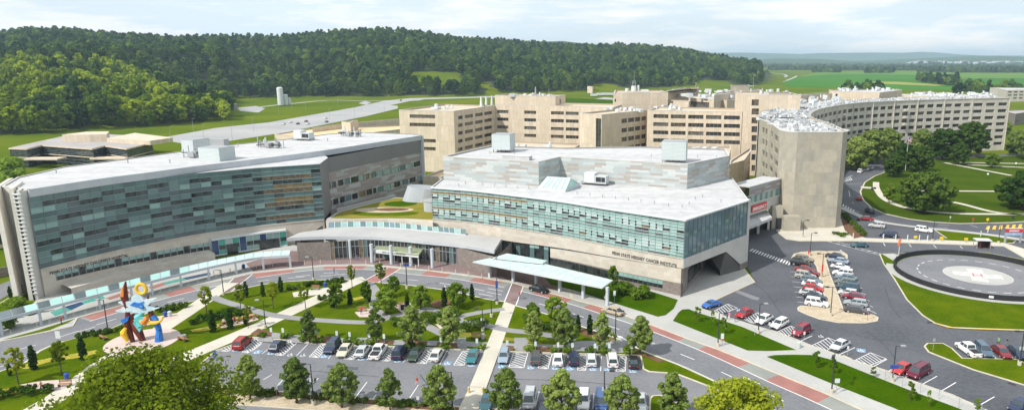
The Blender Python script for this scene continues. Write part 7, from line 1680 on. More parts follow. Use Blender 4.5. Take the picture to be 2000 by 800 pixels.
for k, c, px, d, lb in (('sedan', (.03, .09, .11), (951, 790), neg((8, -28)), 'dark teal saloon half behind a tree right of the concrete walkway'), ('van', SIL, (1034, 787), neg((5, -28)), 'silver minivan facing the camera in the lower lot row'), ('sport', (.02, .02, .05), (1063, 800), (4, -28), 'dark low car hidden by a tree right of the silver minivan'),
        ('suv', WHT, (1140, 789), neg((2, -28)), 'big white suv facing the camera in the lower lot row'), ('van', (.05, .10, .24), (1174, 790), neg((1, -28)), 'blue minivan beside the lamp post in the lower lot row'), ('sedan', SIL, (1250, 786), (-1, -28), 'silver saloon behind the tree at the right of the lower lot row'), ('sedan', WHT, (1253, 812), (-1, -28), 'white car cut by the bottom edge behind the silver saloon')): car(k, c, px, d, lb, group=gl)
car('sedan', BLK, (1053, 569), (36, 9), 'black saloon stopped on the pavers under the glass canopy', z=.01); car('sedan', GOL, (1197, 612), (-36, -10), 'gold saloon waiting at the kerb past the glass canopy', z=.01)
dl = (-25, 14); gl = 'cars facing the kerb in the right-hand lot'
for k, c, px, d, lb in (('sport', (.04, .14, .45), (1389, 598), (-32, 9), 'bright blue coupe beside the concrete apron'), ('sedan', (.33, .012, .02), (1454, 616), dl, 'red saloon behind the small group of people'), ('sedan', WHT, (1492, 628), dl, 'white saloon between the red saloon and the white estate'), ('wagon', WHT, (1522, 637), dl, 'white estate with roof rails beside the maroon suv'),
        ('suv', (.24, .012, .03), (1564, 652), dl, 'maroon suv with silver bumpers next to the white estate'), ('sedan', (.50, .51, .53), (1640, 679), dl, 'silver saloon alone between two hatched bays'), ('sedan', (.42, .02, .025), (1762, 725), dl, 'bright red saloon behind the tall dark lamp post'), ('van', (.12, .01, .03), (1793, 732), dl, 'dark maroon minivan right of the bright red saloon'), ('sedan', NAV, (1992, 797), dl, 'dark blue car cut by the bottom right corner')): car(k, c, px, d, lb, group=gl)
gl = 'cars parked against the gravel island, left row'; e = (34, 5)
for k, c, px, d, lb in (('wagon', (.22, .20, .16), (1570, 509), e, 'olive-grey estate at the top of the left island row'), ('suv', BLK, (1563, 518), e, 'big black suv near the top of the left island row'), ('sedan', (.30, .015, .02), (1573, 530), e, 'red saloon below the black suv'), ('sedan', (.20, .012, .02), (1580, 536), e, 'dark red saloon mostly hidden between red saloon and silver suv'),
        ('suv', (.38, .37, .34), (1573, 543), e, 'silver-beige suv below the dark red saloon'), ('wagon', (.13, .17, .21), (1584, 551), e, 'blue-grey estate below the silver-beige suv'), ('sedan', (.60, .60, .60), (1587, 559), e, 'white saloon above the scarlet hatchback'), ('hatch', (.45, .015, .02), (1588, 567), e, 'scarlet hatchback in the left island row'),
        ('sedan', (.48, .49, .49), (1583, 576), e, 'pale silver saloon above the navy saloon'), ('sedan', (.015, .02, .045), (1592, 584), e, 'navy saloon above the white suv'), ('suv', (.68, .68, .68), (1595, 597), e, 'white suv at the bottom of the left island row')): car(k, c, px, d, lb, group=gl)
gl = 'cars parked against the gravel island, right row'; e = (-34, -5)
for k, c, px, d, lb in (('sedan', (.02, .03, .06), (1630, 504), e, 'dark navy saloon at the top of the right island row'), ('sedan', (.26, .32, .40), (1638, 513), e, 'light blue saloon second in the right island row'), ('sport', WHT, (1641, 524), neg(e), 'white low coupe above the white suv, right row'), ('suv', (.66, .66, .66), (1646, 538), e, 'white suv with roof rails in the right island row'),
        ('sedan', (.14, .19, .25), (1652, 546), e, 'slate-blue saloon below the white suv, right row'), ('wagon', (.12, .15, .145), (1652, 555), e, 'green-grey estate in the right island row'), ('suv', (.03, .08, .12), (1656, 566), e, 'dark teal off-roader in the right island row'), ('hatch', (.50, .50, .50), (1656, 576), e, 'silver hatchback above the maroon saloon'),
        ('sedan', (.20, .012, .03), (1667, 583), e, 'maroon saloon in the right island row'), ('wagon', (.30, .33, .35), (1671, 596), e, 'silver-grey estate above the charcoal saloon'), ('sedan', (.06, .055, .06), (1672, 610), neg(e), 'charcoal saloon at the bottom of the right island row')): car(k, c, px, d, lb, group=gl)
for k, c, px, d, lb, z in (('sedan', (.25, .012, .02), (1690, 430), (-30, -2), 'dark red car at the top of the small lot by the round drive', 0), ('suv', (.45, .46, .46), (1712, 444), (-30, -3), 'silver suv in the small lot above the blue van', 0), ('van', NAV, (1735, 462), (-32, -3), 'dark blue van with a pale roof in the small lot', 0), ('suv', WHT, (1804, 453), (30, 4), 'white suv waiting at the exit of the small lot', 0),
        ('sedan', (.03, .09, .12), (1678, 482), (-30, 1), 'teal saloon driving across the hatched road left of the helipad', 0), ('hatch', (.45, .03, .02), (1678, 390), (1, -14), 'red hatchback driving on the round drive', 0), ('suv', (.02, .04, .07), (1698, 415), (-14, -8), 'dark blue suv on the round drive below the red hatchback', 0),
        ('suv', WHT, (1680, 337), (13, -8), 'white suv, first of three white cars on the round drive', 0), ('sedan', WHT, (1692, 333), (13, -7), 'white car, middle of three on the round drive', 0), ('sedan', (.5, .5, .5), (1702, 330), (13, -7), 'silver car, last of three on the round drive', 0),
        ('pickup', WHT, (1890, 688), (-26, -18), 'white pickup parked at the grass island near the right edge', 0), ('suv', (.07, .11, .16), (1920, 690), neg((-22, -22)), 'slate-blue suv right of the white pickup on the right', 0), ('sedan', (.18, .012, .02), (1955, 692), neg((-24, -20)), 'maroon saloon below the two walking people', 0), ('sedan', (.015, .03, .07), (1987, 694), neg((-22, -20)), 'dark blue saloon at the right edge beside the maroon saloon', 0)): car(k, c, px, d, lb, z=z)
for i, (k, c, px, lb) in enumerate((('sedan', WHT, (554, 243), 'white car at the left of the group on the far road'), ('sedan', WHT, (567, 240), 'white car behind the first one on the far road'), ('sedan', NAV, (582, 243), 'dark car in the middle of the group on the far road'), ('sedan', MAR, (598, 238), 'dark red car at the top right of the far group'), ('sedan', WHT, (601, 243), 'white car right of the dark car in the far group'),
        ('sedan', WHT, (636, 232), 'white car alone on the far road right of the group'), ('sedan', NAV, (638, 239), 'dark car below the lone white car on the far road'), ('sedan', NAV, (783, 197), 'dark car far off on the bend of the far road'), ('sedan', WHT, (314, 274), 'white car parked at the left end of the far road'))): car(k, c, px, (-12, 3), lb, z=.03)

# ============================================================ STREET FURNITURE
def lamp(px, h, label, style='shoebox', base=True, z=.13, ang=0, group='lamp posts', arms=1, m='pole'):
    t = thing('street_lamp', label, 'lamp post', (*G(*px, z), z), R(ang), group)
    mb = MB(); mb.cyl((0, 0, 0), .11, h, 8, r2=.07); mb.build('pole', M[m], t)
    if base: mb = MB(); mb.cyl((0, 0, 0), .32, .65, 12); mb.build('base', M['kerb'], t)
    for k in range(arms):
        s_ = 1 if k == 0 else -1
        mb = MB(); mb.tube((0, 0, h - .1), (s_ * .8, 0, h), .05, n=5); mb.build('arm', M[m], t)
        mb = MB(); mb.box((s_ * 1.1, 0, h - .08), (.75, .42, .2)); mb.build('lamp_head', M['pole_gray' if style == 'pale' else m], t)
    return t
for px, h, lb, st, a, n in (((211, 646), 6.2, 'dark lamp post on the left lawn between road and sculpture', 'pale', 180, 1), ((437, 575), 5.6, 'lamp post by the left crosswalk', 'pale', 180, 1), ((519, 640), 5.6, 'lamp post in the garden beside the diagonal path', 'pale', 180, 1), ((613, 547), 5.6, 'lamp post at the kerb above the small white terrace', 'pale', 180, 1), ((795, 563), 6.0, 'lamp post with a dark banner right of the main crosswalk', 'pale', 0, 1),
        ((971, 593), 5.6, 'lamp post with a blue banner at the kerb left of the right crosswalk', 'shoebox', 0, 1), ((1202, 671), 6.2, 'dark lamp post at the kerb below the gold saloon', 'shoebox', 0, 1), ((613, 790), 6.5, 'lamp post with a white sign in the bed below the hospital lot', 'shoebox', 180, 1), ((884, 800), 6.0, 'lamp post half behind the fifth oval tree', 'shoebox', 180, 1), ((1180, 792), 5.6, 'lamp post between white suv and blue minivan', 'shoebox', 0, 1),
        ((1402, 675), 6.2, 'lamp post in the first kerbside lawn', 'shoebox', 0, 1), ((1481, 650), 5.8, 'thin lamp post in front of the white saloon', 'pale', 0, 1), ((1624, 766), 6.4, 'dark double lamp post on the lower pavement', 'shoebox', 60, 2), ((1743, 744), 6.0, 'tall dark lamp post with a blue sign left of the bright red saloon', 'pale', 0, 1), ((1605, 540), 5.6, 'lamp post with red warning post in the middle of the gravel island', 'shoebox', 0, 2), ((1622, 616), 6.0, 'double lamp post at the lower end of the gravel island', 'shoebox', 0, 2),
        ((1582, 498), 6.0, 'thin lamp post at the top of the gravel island', 'shoebox', 0, 1), ((1568, 463), 5.0, 'lamp post at the foot of the stone tower', 'shoebox', 0, 1), ((1821, 471), 5.8, 'lamp post beside the exit of the small lot', 'shoebox', 0, 1), ((1950, 475), 5.0, 'lamp post left of the red hospital sign', 'shoebox', 0, 1), ((1991, 712), 6.0, 'lamp post with a white sign at the right edge', 'shoebox', 180, 1), ((943, 645), 4.4, 'lamp post with a white box at the end of the long rounded hedge', 'shoebox', 180, 1), ((960, 618), 3.4, 'short path lamp on the lawn left of the concrete path', 'shoebox', 0, 1)):
    lamp(px, h, lb, st, ang=a, arms=n)
for px in ((378, 258), (454, 274), (398, 272), (334, 278), (495, 256), (545, 224), (644, 233), (660, 207), (706, 215), (693, 232), (751, 220), (570, 214), (597, 213)):
    lamp(px, 9.5, 'slim tall light pole along the far road', 'pale', base=False, z=0, ang=20, group='tall poles along the far road', m='pole_gray')
for px, lb in ((( 1866, 306)), 'left of the dark round tree'), ((1983, 330), 'right of the dark round tree'), ((1928, 352), 'centre of the lawn'), ((1965, 391), 'near the right oak'), ((1839, 395), 'behind the wide oak'), ((1795, 385), 'half hidden by the wide oak'):
    t = thing('globe_lamp', 'white globe lamp on a post on the park lawn, ' + lb, 'lamp', (*G(*px), .13)); mb = MB(); mb.cyl((0, 0, 0), .06, 2.2, 6); mb.build('post', M['pole'], t); mb = MB()
    bm = bmesh.new(); bmesh.ops.create_uvsphere(bm, u_segments=12, v_segments=8, radius=.42); bm.transform(Matrix.Translation((0, 0, 2.5))); me = bpy.data.meshes.new('globe'); bm.to_mesh(me); bm.free(); me.materials.append(M['lamp_white']); me.shade_smooth(); o = bpy.data.objects.new('globe', me); COL.objects.link(o); o.parent = t
def sign(px, h, sz, m, label, z=.13, post='pole_gray', cat='sign', ang=0, group=None, text=None, name='sign_post', tm='lamp_white'):
    t = thing(name, label, cat, (*G(*px, z), z), R(ang), group); mb = MB(); mb.cyl((0, 0, 0), .04, h, 6); mb.build('post', M[post], t)
    mb = MB(); mb.box((0, -.05, h - sz[1]), (sz[0], .04, sz[1])); mb.build('panel', M[m], t)
    if text: w_ = Wall([(-sz[0] / 2, -.07), (sz[0] / 2, -.07)]); lettering(text, w_, sz[0] * .1, h - sz[1] * .75, sz[1] * .6, t, M[tm], d=.01, u1=sz[0] * .9)
    return t
M['sign_pale'] = mat('sign_pale', (.55, .62, .62), .5)
for px, lb in (((531, 660), 'first, left of the dark blue hatchback'), ((554, 661), 'behind the dark blue hatchback'), ((595, 663), 'in the first empty bays'), ((619, 664), 'right of the first empty bays'), ((659, 667), 'behind the navy suv'), ((684, 669), 'behind the beige saloon'), ((722, 671), 'behind the silver saloon'), ((751, 673), 'behind the white pickup'), ((819, 678), 'right of the dark green saloon'), ((862, 680), 'behind the off-white saloon'),
        ((932, 682), 'behind the teal saloon'), ((991, 686), 'behind the grey-blue estate'), ((1046, 688), 'behind the dark grey off-roader'), ((1090, 690), 'behind the white saloon'), ((1118, 691), 'behind the navy jeep'), ((1162, 692), 'behind the silver estate'), ((1190, 692), 'behind the white suv'), ((1234, 693), 'behind the black saloon')):
    sign(px, 2.1, (.42, .85), 'sign_pale', 'pale parking sign on a post ' + lb, group='accessible parking signs, upper row')
for px, lb in (((444, 768), 'left end'), ((541, 774), 'below the second oval tree'), ((708, 788), 'between third and fourth oval trees'), ((817, 794), 'left of the fifth oval tree'), ((1045, 806), 'right of the sixth oval tree'), ((607, 784), 'beside the lamp post')): sign(px, 1.7, (.42, .5), 'white', 'small white sign in the bed below the lot, ' + lb, group='white signs in the bed')
sign((115, 665), 1.9, (.9, 1.4), 'white', 'white and red information board at the kerb left of the sculpture', name='info_board'); sign((420, 700), 1.6, (.55, 1.3), 'blue', 'blue sign board at the left end of the hospital lot', z=0); sign((1410, 675), 2.4, (.55, 1.0), 'sign_pale', 'bus stop sign with orange panel on the pavement of the first kerbside lawn')
sign((1410.5, 674), 1.5, (.6, .6), 'orange', 'orange panel below the bus stop sign'); sign((1633, 769), 2.6, (.75, .7), 'white', 'white square sign on a thin post beside the double lamp post'); sign((1600, 585 + 40), .1, (.01, .01), 'white', 'tiny white marker at the foot of the double lamp post') if False else None
sign((1743.5, 745), 2.9, (1.3, .65), 'blue', 'blue direction sign on the tall dark lamp post'); sign((1822, 683), 2.2, (.45, .5), 'pole_gray', 'grey sign on the tip of the right grass island'); sign((1641, 502), 2.0, (.5, .5), 'white', 'white sign on a red post at the top right of the gravel island', post='red'); sign((1694, 625), 2.6, (.5, .6), 'white', 'white sign on a red post at the bottom of the gravel island', post='red'); sign((1579, 500), 1.6, (.35, .9), 'red', 'short red warning post at the top of the gravel island', post='red')
sign((1605, 541), 3.2, (.35, 1.8), 'red', 'red vertical board on the lamp post in the gravel island', post='red'); sign((971, 593), 5.0, (.5, 1.5), 'blue', 'blue banner on the lamp post left of the right crosswalk'); sign((796, 562), 5.6, (1.2, .5), 'blue', 'dark blue banner on the lamp post right of the main crosswalk'); sign((1200, 590), 2.6, (.5, 1.1), 'sign_pale', 'small grey sign by the grass right of the glass canopy')
sign((613, 789), 4.2, (.7, .6), 'white', 'white sign fixed on the lamp post in the bed'); sign((1180, 791), 3.0, (.7, .6), 'white', 'white sign on the lamp post beside the blue minivan'); sign((1991, 711), 3.2, (.8, .6), 'white', 'white sign on the lamp post at the right edge'); sign((943, 644), 2.4, (.7, .5), 'sign_pale', 'pale box sign on the lamp post at the hedge end')
for px, lb in (((1787, 470), 'left'), ((1838, 472), 'middle'), ((1886, 474), 'right')): sign(px, 1.5, (1.0, .7), 'yellow', f'low yellow warning sign by the helipad road, {lb} of three', group='yellow helipad warning signs')
sign((1928, 436), 1.7, (.8, .8), 'yellow', 'yellow diamond sign by the round drive'); sign((1900, 434), 1.4, (.6, .6), 'red', 'small red sign by the round drive'); sign((1855, 433), 1.8, (.4, .5), 'sign_pale', 'small pale sign by the round drive')
for px, lb in (((1474, 655), 'white saloon'), ((1550, 662), 'white estate'), ((1570, 664), 'maroon suv'), ((1655, 693), 'silver saloon'), ((1502, 645), 'second white car')): sign(px, 1.7, (.35, .6), 'white', 'white parking sign at the kerb in front of the ' + lb, group='white parking signs at the kerb')
# hospital sign at the right, shelter, windsock, fence posts
t = thing('hospital_sign', 'large red and blue hospital sign on two grey legs near the yellow crossing', 'sign', (*G(1977, 475), .13)); mb = MB()
for s_ in (-1, 1): mb = MB(); mb.box((s_ * 2.1, 0, 0), (.35, .5, 2.2)); mb.build('leg', M['pole_gray'], t)
mb = MB(); mb.box((0, 0, 3.0), (4.6, .4, 1.1)); mb.build('red_panel', M['red'], t); mb = MB(); mb.box((0, 0, 2.2), (4.6, .38, .8)); mb.build('blue_panel', mat('sign_lightblue', (.25, .38, .55), .5), t); mb = MB(); mb.box((0, 0, 4.1), (4.7, .5, .12)); mb.build('cap', M['white'], t)
w_ = Wall([(-2.3, -.2), (2.3, -.2)]); lettering('EMERGENCY', w_, .9, 3.3, .6, t, M['lamp_white'], d=.02, u1=3.7); lettering('H', w_, 2.1, 2.35, .5, t, M['lamp_white'], d=.01, name='letter_h')
t = thing('bus_shelter', 'small brown shelter with a flat white roof by the helipad road', 'shelter', (*G(1917, 484), 0), R(-8)); mb = MB(); mb.box((0, 0, 2.25), (3.9, 2.6, .22)); mb.build('roof', M['white'], t)
mb = MB(); mb.box((.6, 1.0, 0), (2.4, .12, 2.2)); mb.box((1.7, .2, 0), (.12, 1.8, 2.2)); mb.box((-.55, .2, 0), (.12, 1.8, 2.2)); mb.build('walls', mat('shelter_brown', (.10, .04, .035), .7), t)
for x, y in ((-1.7, -1.1), (1.7, -1.1), (-1.7, 1.1), (1.7, 1.1)): mb = MB(); mb.box((x, y, 0), (.12, .12, 2.25)); mb.build('post', M['pole_gray'], t)
t = thing('windsock', 'orange windsock hanging from a white mast left of the helipad', 'windsock', (*G(1755, 498), .13)); mb = MB(); mb.cyl((0, 0, 0), .09, 4.2, 8); mb.build('mast', M['white'], t); mb = MB(); mb.tube((0, 0, 4.2), (-.35, -.1, 2.5), .34, .18, 10); mb.build('sock', M['orange'], t)
t = thing('helipad_fence', 'low black mesh safety fence all round the helipad', 'fence', (H_C[0], H_C[1], .13)); mb = MB(); n = 72
for k in range(n):
    a, b = 2 * math.pi * k / n, 2 * math.pi * (k + 1) / n; r0, r1 = H_R - .1, H_R + .15; P = lambda r, q, z: (r * math.cos(q), r * math.sin(q), z)
    mb.face([P(r1, a, 0), P(r1, b, 0), P(r1, b, 1.15), P(r1, a, 1.15)]); mb.face([P(r0, b, 0), P(r0, a, 0), P(r0, a, 1.15), P(r0, b, 1.15)]); mb.face([P(r1, a, 1.15), P(r1, b, 1.15), P(r0, b, 1.15), P(r0, a, 1.15)])
mb.build('mesh_panel', M['black'], t)
for k in range(0, 36): mb = MB(); a = 2 * math.pi * k / 36; mb.cyl(((H_R + .2) * math.cos(a), (H_R + .2) * math.sin(a), 0), .07, 1.3, 6); mb.build('post', M['dark'], t)
for k in (-112, -50): a = R(k); mb = MB(); mb.box(((H_R + .22) * math.cos(a), (H_R + .22) * math.sin(a), .35), (.9, .1, .5), a + R(90)); mb.build('notice', M['white'], t)
for i, px in enumerate(((1725, 468), (1749, 469), (1772, 470), (1795, 470.5), (1811, 471), (1666, 466), (1915, 462), (1929, 455))):
    t = thing('bollard', 'white bollard on the pavement above the helipad road', 'bollard', (*G(*px), .13), 0, 'white bollards by the helipad road'); mb = MB(); mb.cyl((0, 0, 0), .14, 1.5, 8); mb.build('post', M['white'], t); mb = MB(); mb.cyl((0, 0, 1.5), .14, .1, 8, r2=.05); mb.build('cap', M['white'], t)
bp_ = None
for i, px in enumerate([(x, y) for x, y in zip((418, 430, 450, 473, 501, 533, 565, 595, 626, 656, 685, 715, 742), (537, 534.5, 531.5, 527.5, 524, 520.5, 518, 516.5, 515, 514.5, 514.5, 515, 516.5))] + [(783, 522), (812, 525), (838, 527.5), (864, 530.5), (890, 534), (915, 538), (941, 542)]):
    z = .13; lab = 'slim pale bollard along the kerb in front of the main entrance'
    if bp_ is None:
        bp_ = thing('bollard', lab, 'bollard', (*G(*px, z), z), 0, 'pale bollards along the entrance kerb'); mb = MB(); mb.cyl((0, 0, 0), .09, 1.0, 8); mb.build('post', mat('bollard_pale', (.55, .50, .40), .6), bp_); mb = MB(); mb.cyl((0, 0, 1.0), .10, .08, 8, r2=.05); mb.build('cap', M['kerb'], bp_)
    else: copy_tree(bp_, (*G(*px, z), z), 0, 1.0, lab)
for px, lb in (((916, 767), 'left of the pair at the crossing end'), ((943, 767), 'right of the pair at the crossing end')):
    t = thing('bollard', 'yellow bollard, ' + lb, 'bollard', (*G(*px), .1), 0, 'yellow bollards'); mb = MB(); mb.cyl((0, 0, 0), .22, .9, 10, r2=.17); mb.build('post', mat('bollard_yellow', (.55, .42, .16), .6), t); mb = MB(); mb.cyl((0, 0, .9), .17, .12, 10, r2=.05); mb.build('cap', M['kerb'], t)
# posts with wire along the right-hand kerb
t = thing('wire_fence', 'row of thin posts with a wire along the pavement of the right-hand lot', 'fence'); P = [G(x, y) for x, y in ((1728, 742), (1762, 755), (1797, 767), (1833, 780), (1872, 797), (1915, 812))]
for p in P: mb = MB(); mb.cyl((*p, .1), .04, 1.7, 6); mb.build('post', M['pole_gray'], t)
mb = MB()
for a, b in zip(P, P[1:]): mb.tube((*a, 1.65), (*b, 1.65), .015, n=4); mb.tube((*a, 1.0), (*b, 1.0), .015, n=4)
mb.build('wire', M['pole_gray'], t)
# wheel stops
ws = None
for a, b in (((1393, 612), (1410, 619)), ((1418, 622), (1436, 630)), ((1472, 637), (1492, 646)), ((1500, 648), (1517, 656)), ((1540, 662), (1560, 671)), ((1567, 671), (1585, 679)), ((1617, 687), (1642, 697)), ((1645, 693), (1665, 702)), ((1705, 716), (1735, 727)), ((1747, 730), (1768, 738)), ((1772, 741), (1795, 750)), ((1800, 752), (1830, 764)), ((1840, 767), (1868, 778)), ((1878, 781), (1905, 793))):
    A, B = Vector(G(*a)), Vector(G(*b)); c = (A + B) / 2; d = (B - A)
    lab = 'long low concrete wheel stop in front of a kerbside bay in the right-hand lot'
    if ws is None: ws = MB(); ws.box((0, 0, 0), (2.0, .18, .14)); ws = ws.build('wheel_stop', M['kerb']); tag(ws, lab, 'wheel stop', 'concrete wheel stops'); o = ws
    else: o = ws.copy(); COL.objects.link(o)
    o.location = (c.x, c.y, .005); o.rotation_euler = (0, 0, math.atan2(d.y, d.x)); o.scale = (max(.8, d.length / 2.0 * .85), 1, 1)
# flagpole
t = thing('flagpole', 'tall white flagpole with a flag on the round park lawn', 'flagpole', (*G(1768, 333), .1)); mb = MB(); mb.cyl((0, 0, 0), .14, 16, 8, r2=.07); mb.build('pole', M['white'], t); fb = MB()
for k in range(7):
    z0 = 14.9 - k * .0; c = [M['red'], M['lamp_white']]; fb.face([(.1, 0, 15.2 - k * .28), (1.6, .3, 14.6 - k * .28), (1.6, .3, 14.32 - k * .28), (.1, 0, 14.92 - k * .28)], k % 2)
fb.face([(.1, -.02, 15.25), (.75, .11, 15.0), (.75, .11, 13.95), (.1, -.02, 14.2)], 2); fb.build('flag', [M['red'], M['lamp_white'], M['blue']], t)
# benches, tables, bins
def bench(px, ang, label, z=.16):
    t = thing('bench', label, 'bench', (*G(*px, z), z), R(ang), 'wooden garden benches'); mb = MB()
    for k in range(4): mb.box((0, -.28 + k * .15, .42), (1.8, .11, .04))
    mb.build('seat', M['wood'], t); mb = MB()
    for k in range(3): mb.box((0, .30, .58 + k * .14), (1.8, .04, .10))
    mb.build('backrest', M['wood'], t)
    for s_ in (-1, 1): mb = MB(); mb.box((s_ * .8, 0, 0), (.07, .62, .42)); mb.box((s_ * .8, .31, .4), (.07, .06, .6)); mb.build('leg', M['pole'], t)
for px, a, lb in (((616, 565), 5, 'on the small white terrace'), ((707, 607), 10, 'on the pink square terrace in mid garden'), ((782, 598), 0, 'on the terrace beside the large round tree'), ((866, 632), 15, 'on the terrace left of the long rounded hedge'), ((203, 662), 150, 'on the lawn left of the sculpture'), ((359, 665), 150, 'on the lawn right of the sculpture'), ((127, 753), 10, 'on the pink terrace behind the left hedge'), ((930, 660), 0, 'at the lawn edge left of the concrete path')): bench(px, a, 'wooden bench ' + lb)
def bin_(px, m, label, h=1.1, z=.16, name='litter_bin'):
    t = thing(name, label, 'bin', (*G(*px, z), z)); mb = MB(); mb.cyl((0, 0, 0), .32, h * .8, 12, r2=.36); mb.build('body', M[m], t); mb = MB(); mb.cyl((0, 0, h * .8), .38, h * .1, 12); mb.cyl((0, 0, h * .9), .38, h * .14, 12, r2=.12); mb.build('lid', M[m], t)
for px, m, lb in (((323, 618), 'blue', 'blue litter bin on the terrace right of the sculpture'), ((332, 617), 'hvac', 'grey litter bin beside the blue one'), ((635, 560), 'blue', 'blue litter bin on the small white terrace'), ((131, 740), 'blue', 'blue litter bin by the left terrace'), ((786, 604), 'pole', 'dark litter bin beside the garden-centre bench'), ((476, 524), 'blue', 'blue litter bin under the walkway canopy'), ((1560, 678), 'hvac', 'grey litter bin at the tip of the first kerbside lawn'), ((1703, 371), 'pole', 'dark bin beside the path on the round park'), ((1978, 427), 'pole', 'dark bin beside the right end of the park path'), ((943, 661), 'concrete_gray', 'pale round planter pot at the lawn edge by the path')): bin_(px, m, lb)
for i, px in enumerate(((440, 633), (460, 628), (478, 624), (492, 621))):
    t = thing('picnic_table', ('leftmost', 'second', 'third', 'rightmost')[i] + ' of four wooden tables on the picnic terrace', 'table', (*G(*px, .17), .17), R(20), 'wooden picnic tables'); mb = MB(); mb.cyl((0, 0, .70), .6, .06, 14); mb.build('top', M['wood'], t); mb = MB(); mb.cyl((0, 0, 0), .06, .7, 8); mb.build('pedestal', M['pole'], t)
    for k in range(4): a = k * 1.57 + .4; mb = MB(); mb.cyl((math.cos(a) * .95, math.sin(a) * .95, 0), .2, .44, 8); mb.build('stool', M['wood'], t)
t = thing('memorial_stone', 'brown box-shaped marker on the lawn right of the sculpture plaza', 'marker', (*G(356, 661), .13), R(25)); mb = MB(); mb.box((0, 0, 0), (1.4, .7, .5)); mb.build('base', M['wood'], t); mb = MB(); mb.box((0, 0, .5), (1.2, .6, .12)); mb.build('top', M['white'], t)

# ------------------------------------------------------------ the sculpture
sc_ = thing('sculpture', 'tall colourful sculpture with brown pillars, white cloud and blue leg on the pink plaza', 'sculpture', (*G(279, 668), .19)); scx = Vector(G(279, 668))
def spill(pts, radii, name, m, n=10):
    mb = MB()
    for (a, b), (ra, rb) in zip(zip(pts, pts[1:]), zip(radii, radii[1:])): mb.tube(a, b, ra, rb, n)
    return mb.build(name, m, sc_, smooth=False)
M['s_brown'] = mat('sculpture_rust', (.035, .012, .010), .5, col2=(.20, .03, .018), scale=1.6); M['s_yel'] = mat('sculpture_yellow', (.75, .45, .03), .4); M['s_blue'] = mat('sculpture_blue', (.02, .10, .42), .4, col2=(.05, .24, .62), scale=2.4); M['s_white'] = mat('sculpture_white', (.30, .48, .62), .5, col2=(.62, .68, .70), scale=.8); M['s_aqua'] = mat('sculpture_aqua', (.12, .42, .42), .4, .3, 1.5); M['s_or'] = mat('sculpture_orange', (.65, .22, .04), .4, .3, 1.5)
spill([(-1.5, 0, 0), (-2.0, 0, 2.5), (-1.6, 0, 5), (-1.9, .1, 7.2), (-1.3, 0, 9.4)], [.32, .5, .3, .54, .12], 'brown_pillar', M['s_brown']); spill([(-.2, .4, 0), (-.8, .3, 2.0), (-1.3, .2, 4.2)], [.4, .65, .45], 'brown_pillar', M['s_brown'])
spill([(1.9, .3, 3.4), (1.5, .2, 5.5), (1.7, .1, 7.2)], [.45, .3, .12], 'brown_branch', M['s_brown']); spill([(2.4, .2, 0), (2.6, .2, 1.8), (2.3, .2, 3.2), (1.9, .2, 4.0)], [.62, .42, .5, .4], 'blue_leg', M['s_blue'])
spill([(-1.9, -.6, .3), (-2.3, -.7, 1.6), (-1.9, -.6, 2.4)], [.25, .5, .2], 'flower_cluster', M['s_yel'], 7); spill([(.3, -.3, 2.6), (-.2, -.2, 3.8), (.8, -.2, 4.6)], [.65, .55, .25], 'aqua_form', M['s_aqua']); spill([(.8, -.5, 3.2), (1.5, -.4, 4.0)], [.6, .35], 'orange_form', M['s_or'])
def plate(name, P, th, m, y=0.0):
    mb = MB(); tris = tessellate_polygon([[Vector((p[0], p[1], 0)) for p in P]])
    for t in tris:
        q = [P[i] for i in t]; mb.face([(p[0], y - th, p[1]) for p in q]); mb.face([(p[0], y + th, p[1]) for p in q[::-1]])
    for i in range(len(P)): a, b = P[i], P[(i + 1) % len(P)]; mb.face([(a[0], y - th, a[1]), (b[0], y - th, b[1]), (b[0], y + th, b[1]), (a[0], y + th, a[1])])
    return mb.build(name, m, sc_)
cloud = [(-3.9, 4.6), (-3.0, 4.9), (-2.6, 5.3), (-1.2, 5.2), (-3.2, 6.3), (-2.2, 6.6), (-1.0, 6.3), (-.6, 7.5), (.2, 8.0), (1.0, 7.6), (1.4, 6.8), (2.4, 6.9), (3.6, 7.1), (2.6, 6.3), (1.9, 5.6), (3.0, 5.1), (3.9, 5.2), (2.4, 4.6), (.8, 4.1), (-1.2, 4.4), (-2.6, 4.3)]
cloud = [(x * .86, 6.2 + (z - 6.2) * .78) for x, z in cloud]; plate('cloud', cloud, .2, M['s_white'], -.1); plate('dark_swirl', [(-.9, 5.9), (-.2, 6.4), (.5, 6.2), (1.2, 6.5), (.8, 5.8), (.1, 5.6)], .12, M['s_blue'], -.32); plate('blue_plate', [(-2.6, 3.6), (-1.2, 4.2), (-1.6, 3.4), (-2.4, 3.0)], .2, M['s_blue'], -.3); plate('aqua_leaf', [(-.6, 3.2), (.3, 4.2), (1.2, 4.0), (.6, 2.6), (.2, 1.8)], .2, M['s_aqua'], -.6)  # cloud, swirl, a blue plate below the cloud, aqua leaf
mb = MB(); N_ = 20
for k in range(N_):
    a, b = 6.283 * k / N_, 6.283 * (k + 1) / N_; mb.tube((.9 + .75 * math.cos(a), 0, 8.3 + .75 * math.sin(a)), (.9 + .75 * math.cos(b), 0, 8.3 + .75 * math.sin(b)), .24, n=8)
mb.build('yellow_ring', M['s_yel'], sc_)
mb = MB()
for k in range(9): a, b = R(200 + k * 17), R(200 + (k + 1) * 17); mb.tube((2.3 + 1.6 * math.cos(a), -.4, 4.3 + 1.2 * math.sin(a)), (2.3 + 1.6 * math.cos(b), -.4, 4.3 + 1.2 * math.sin(b)), .14 + .035 * min(k, 8 - k), .14 + .035 * min(k + 1, 7 - k if k < 7 else 0), n=7)
mb.build('yellow_crescent', M['s_yel'], sc_)
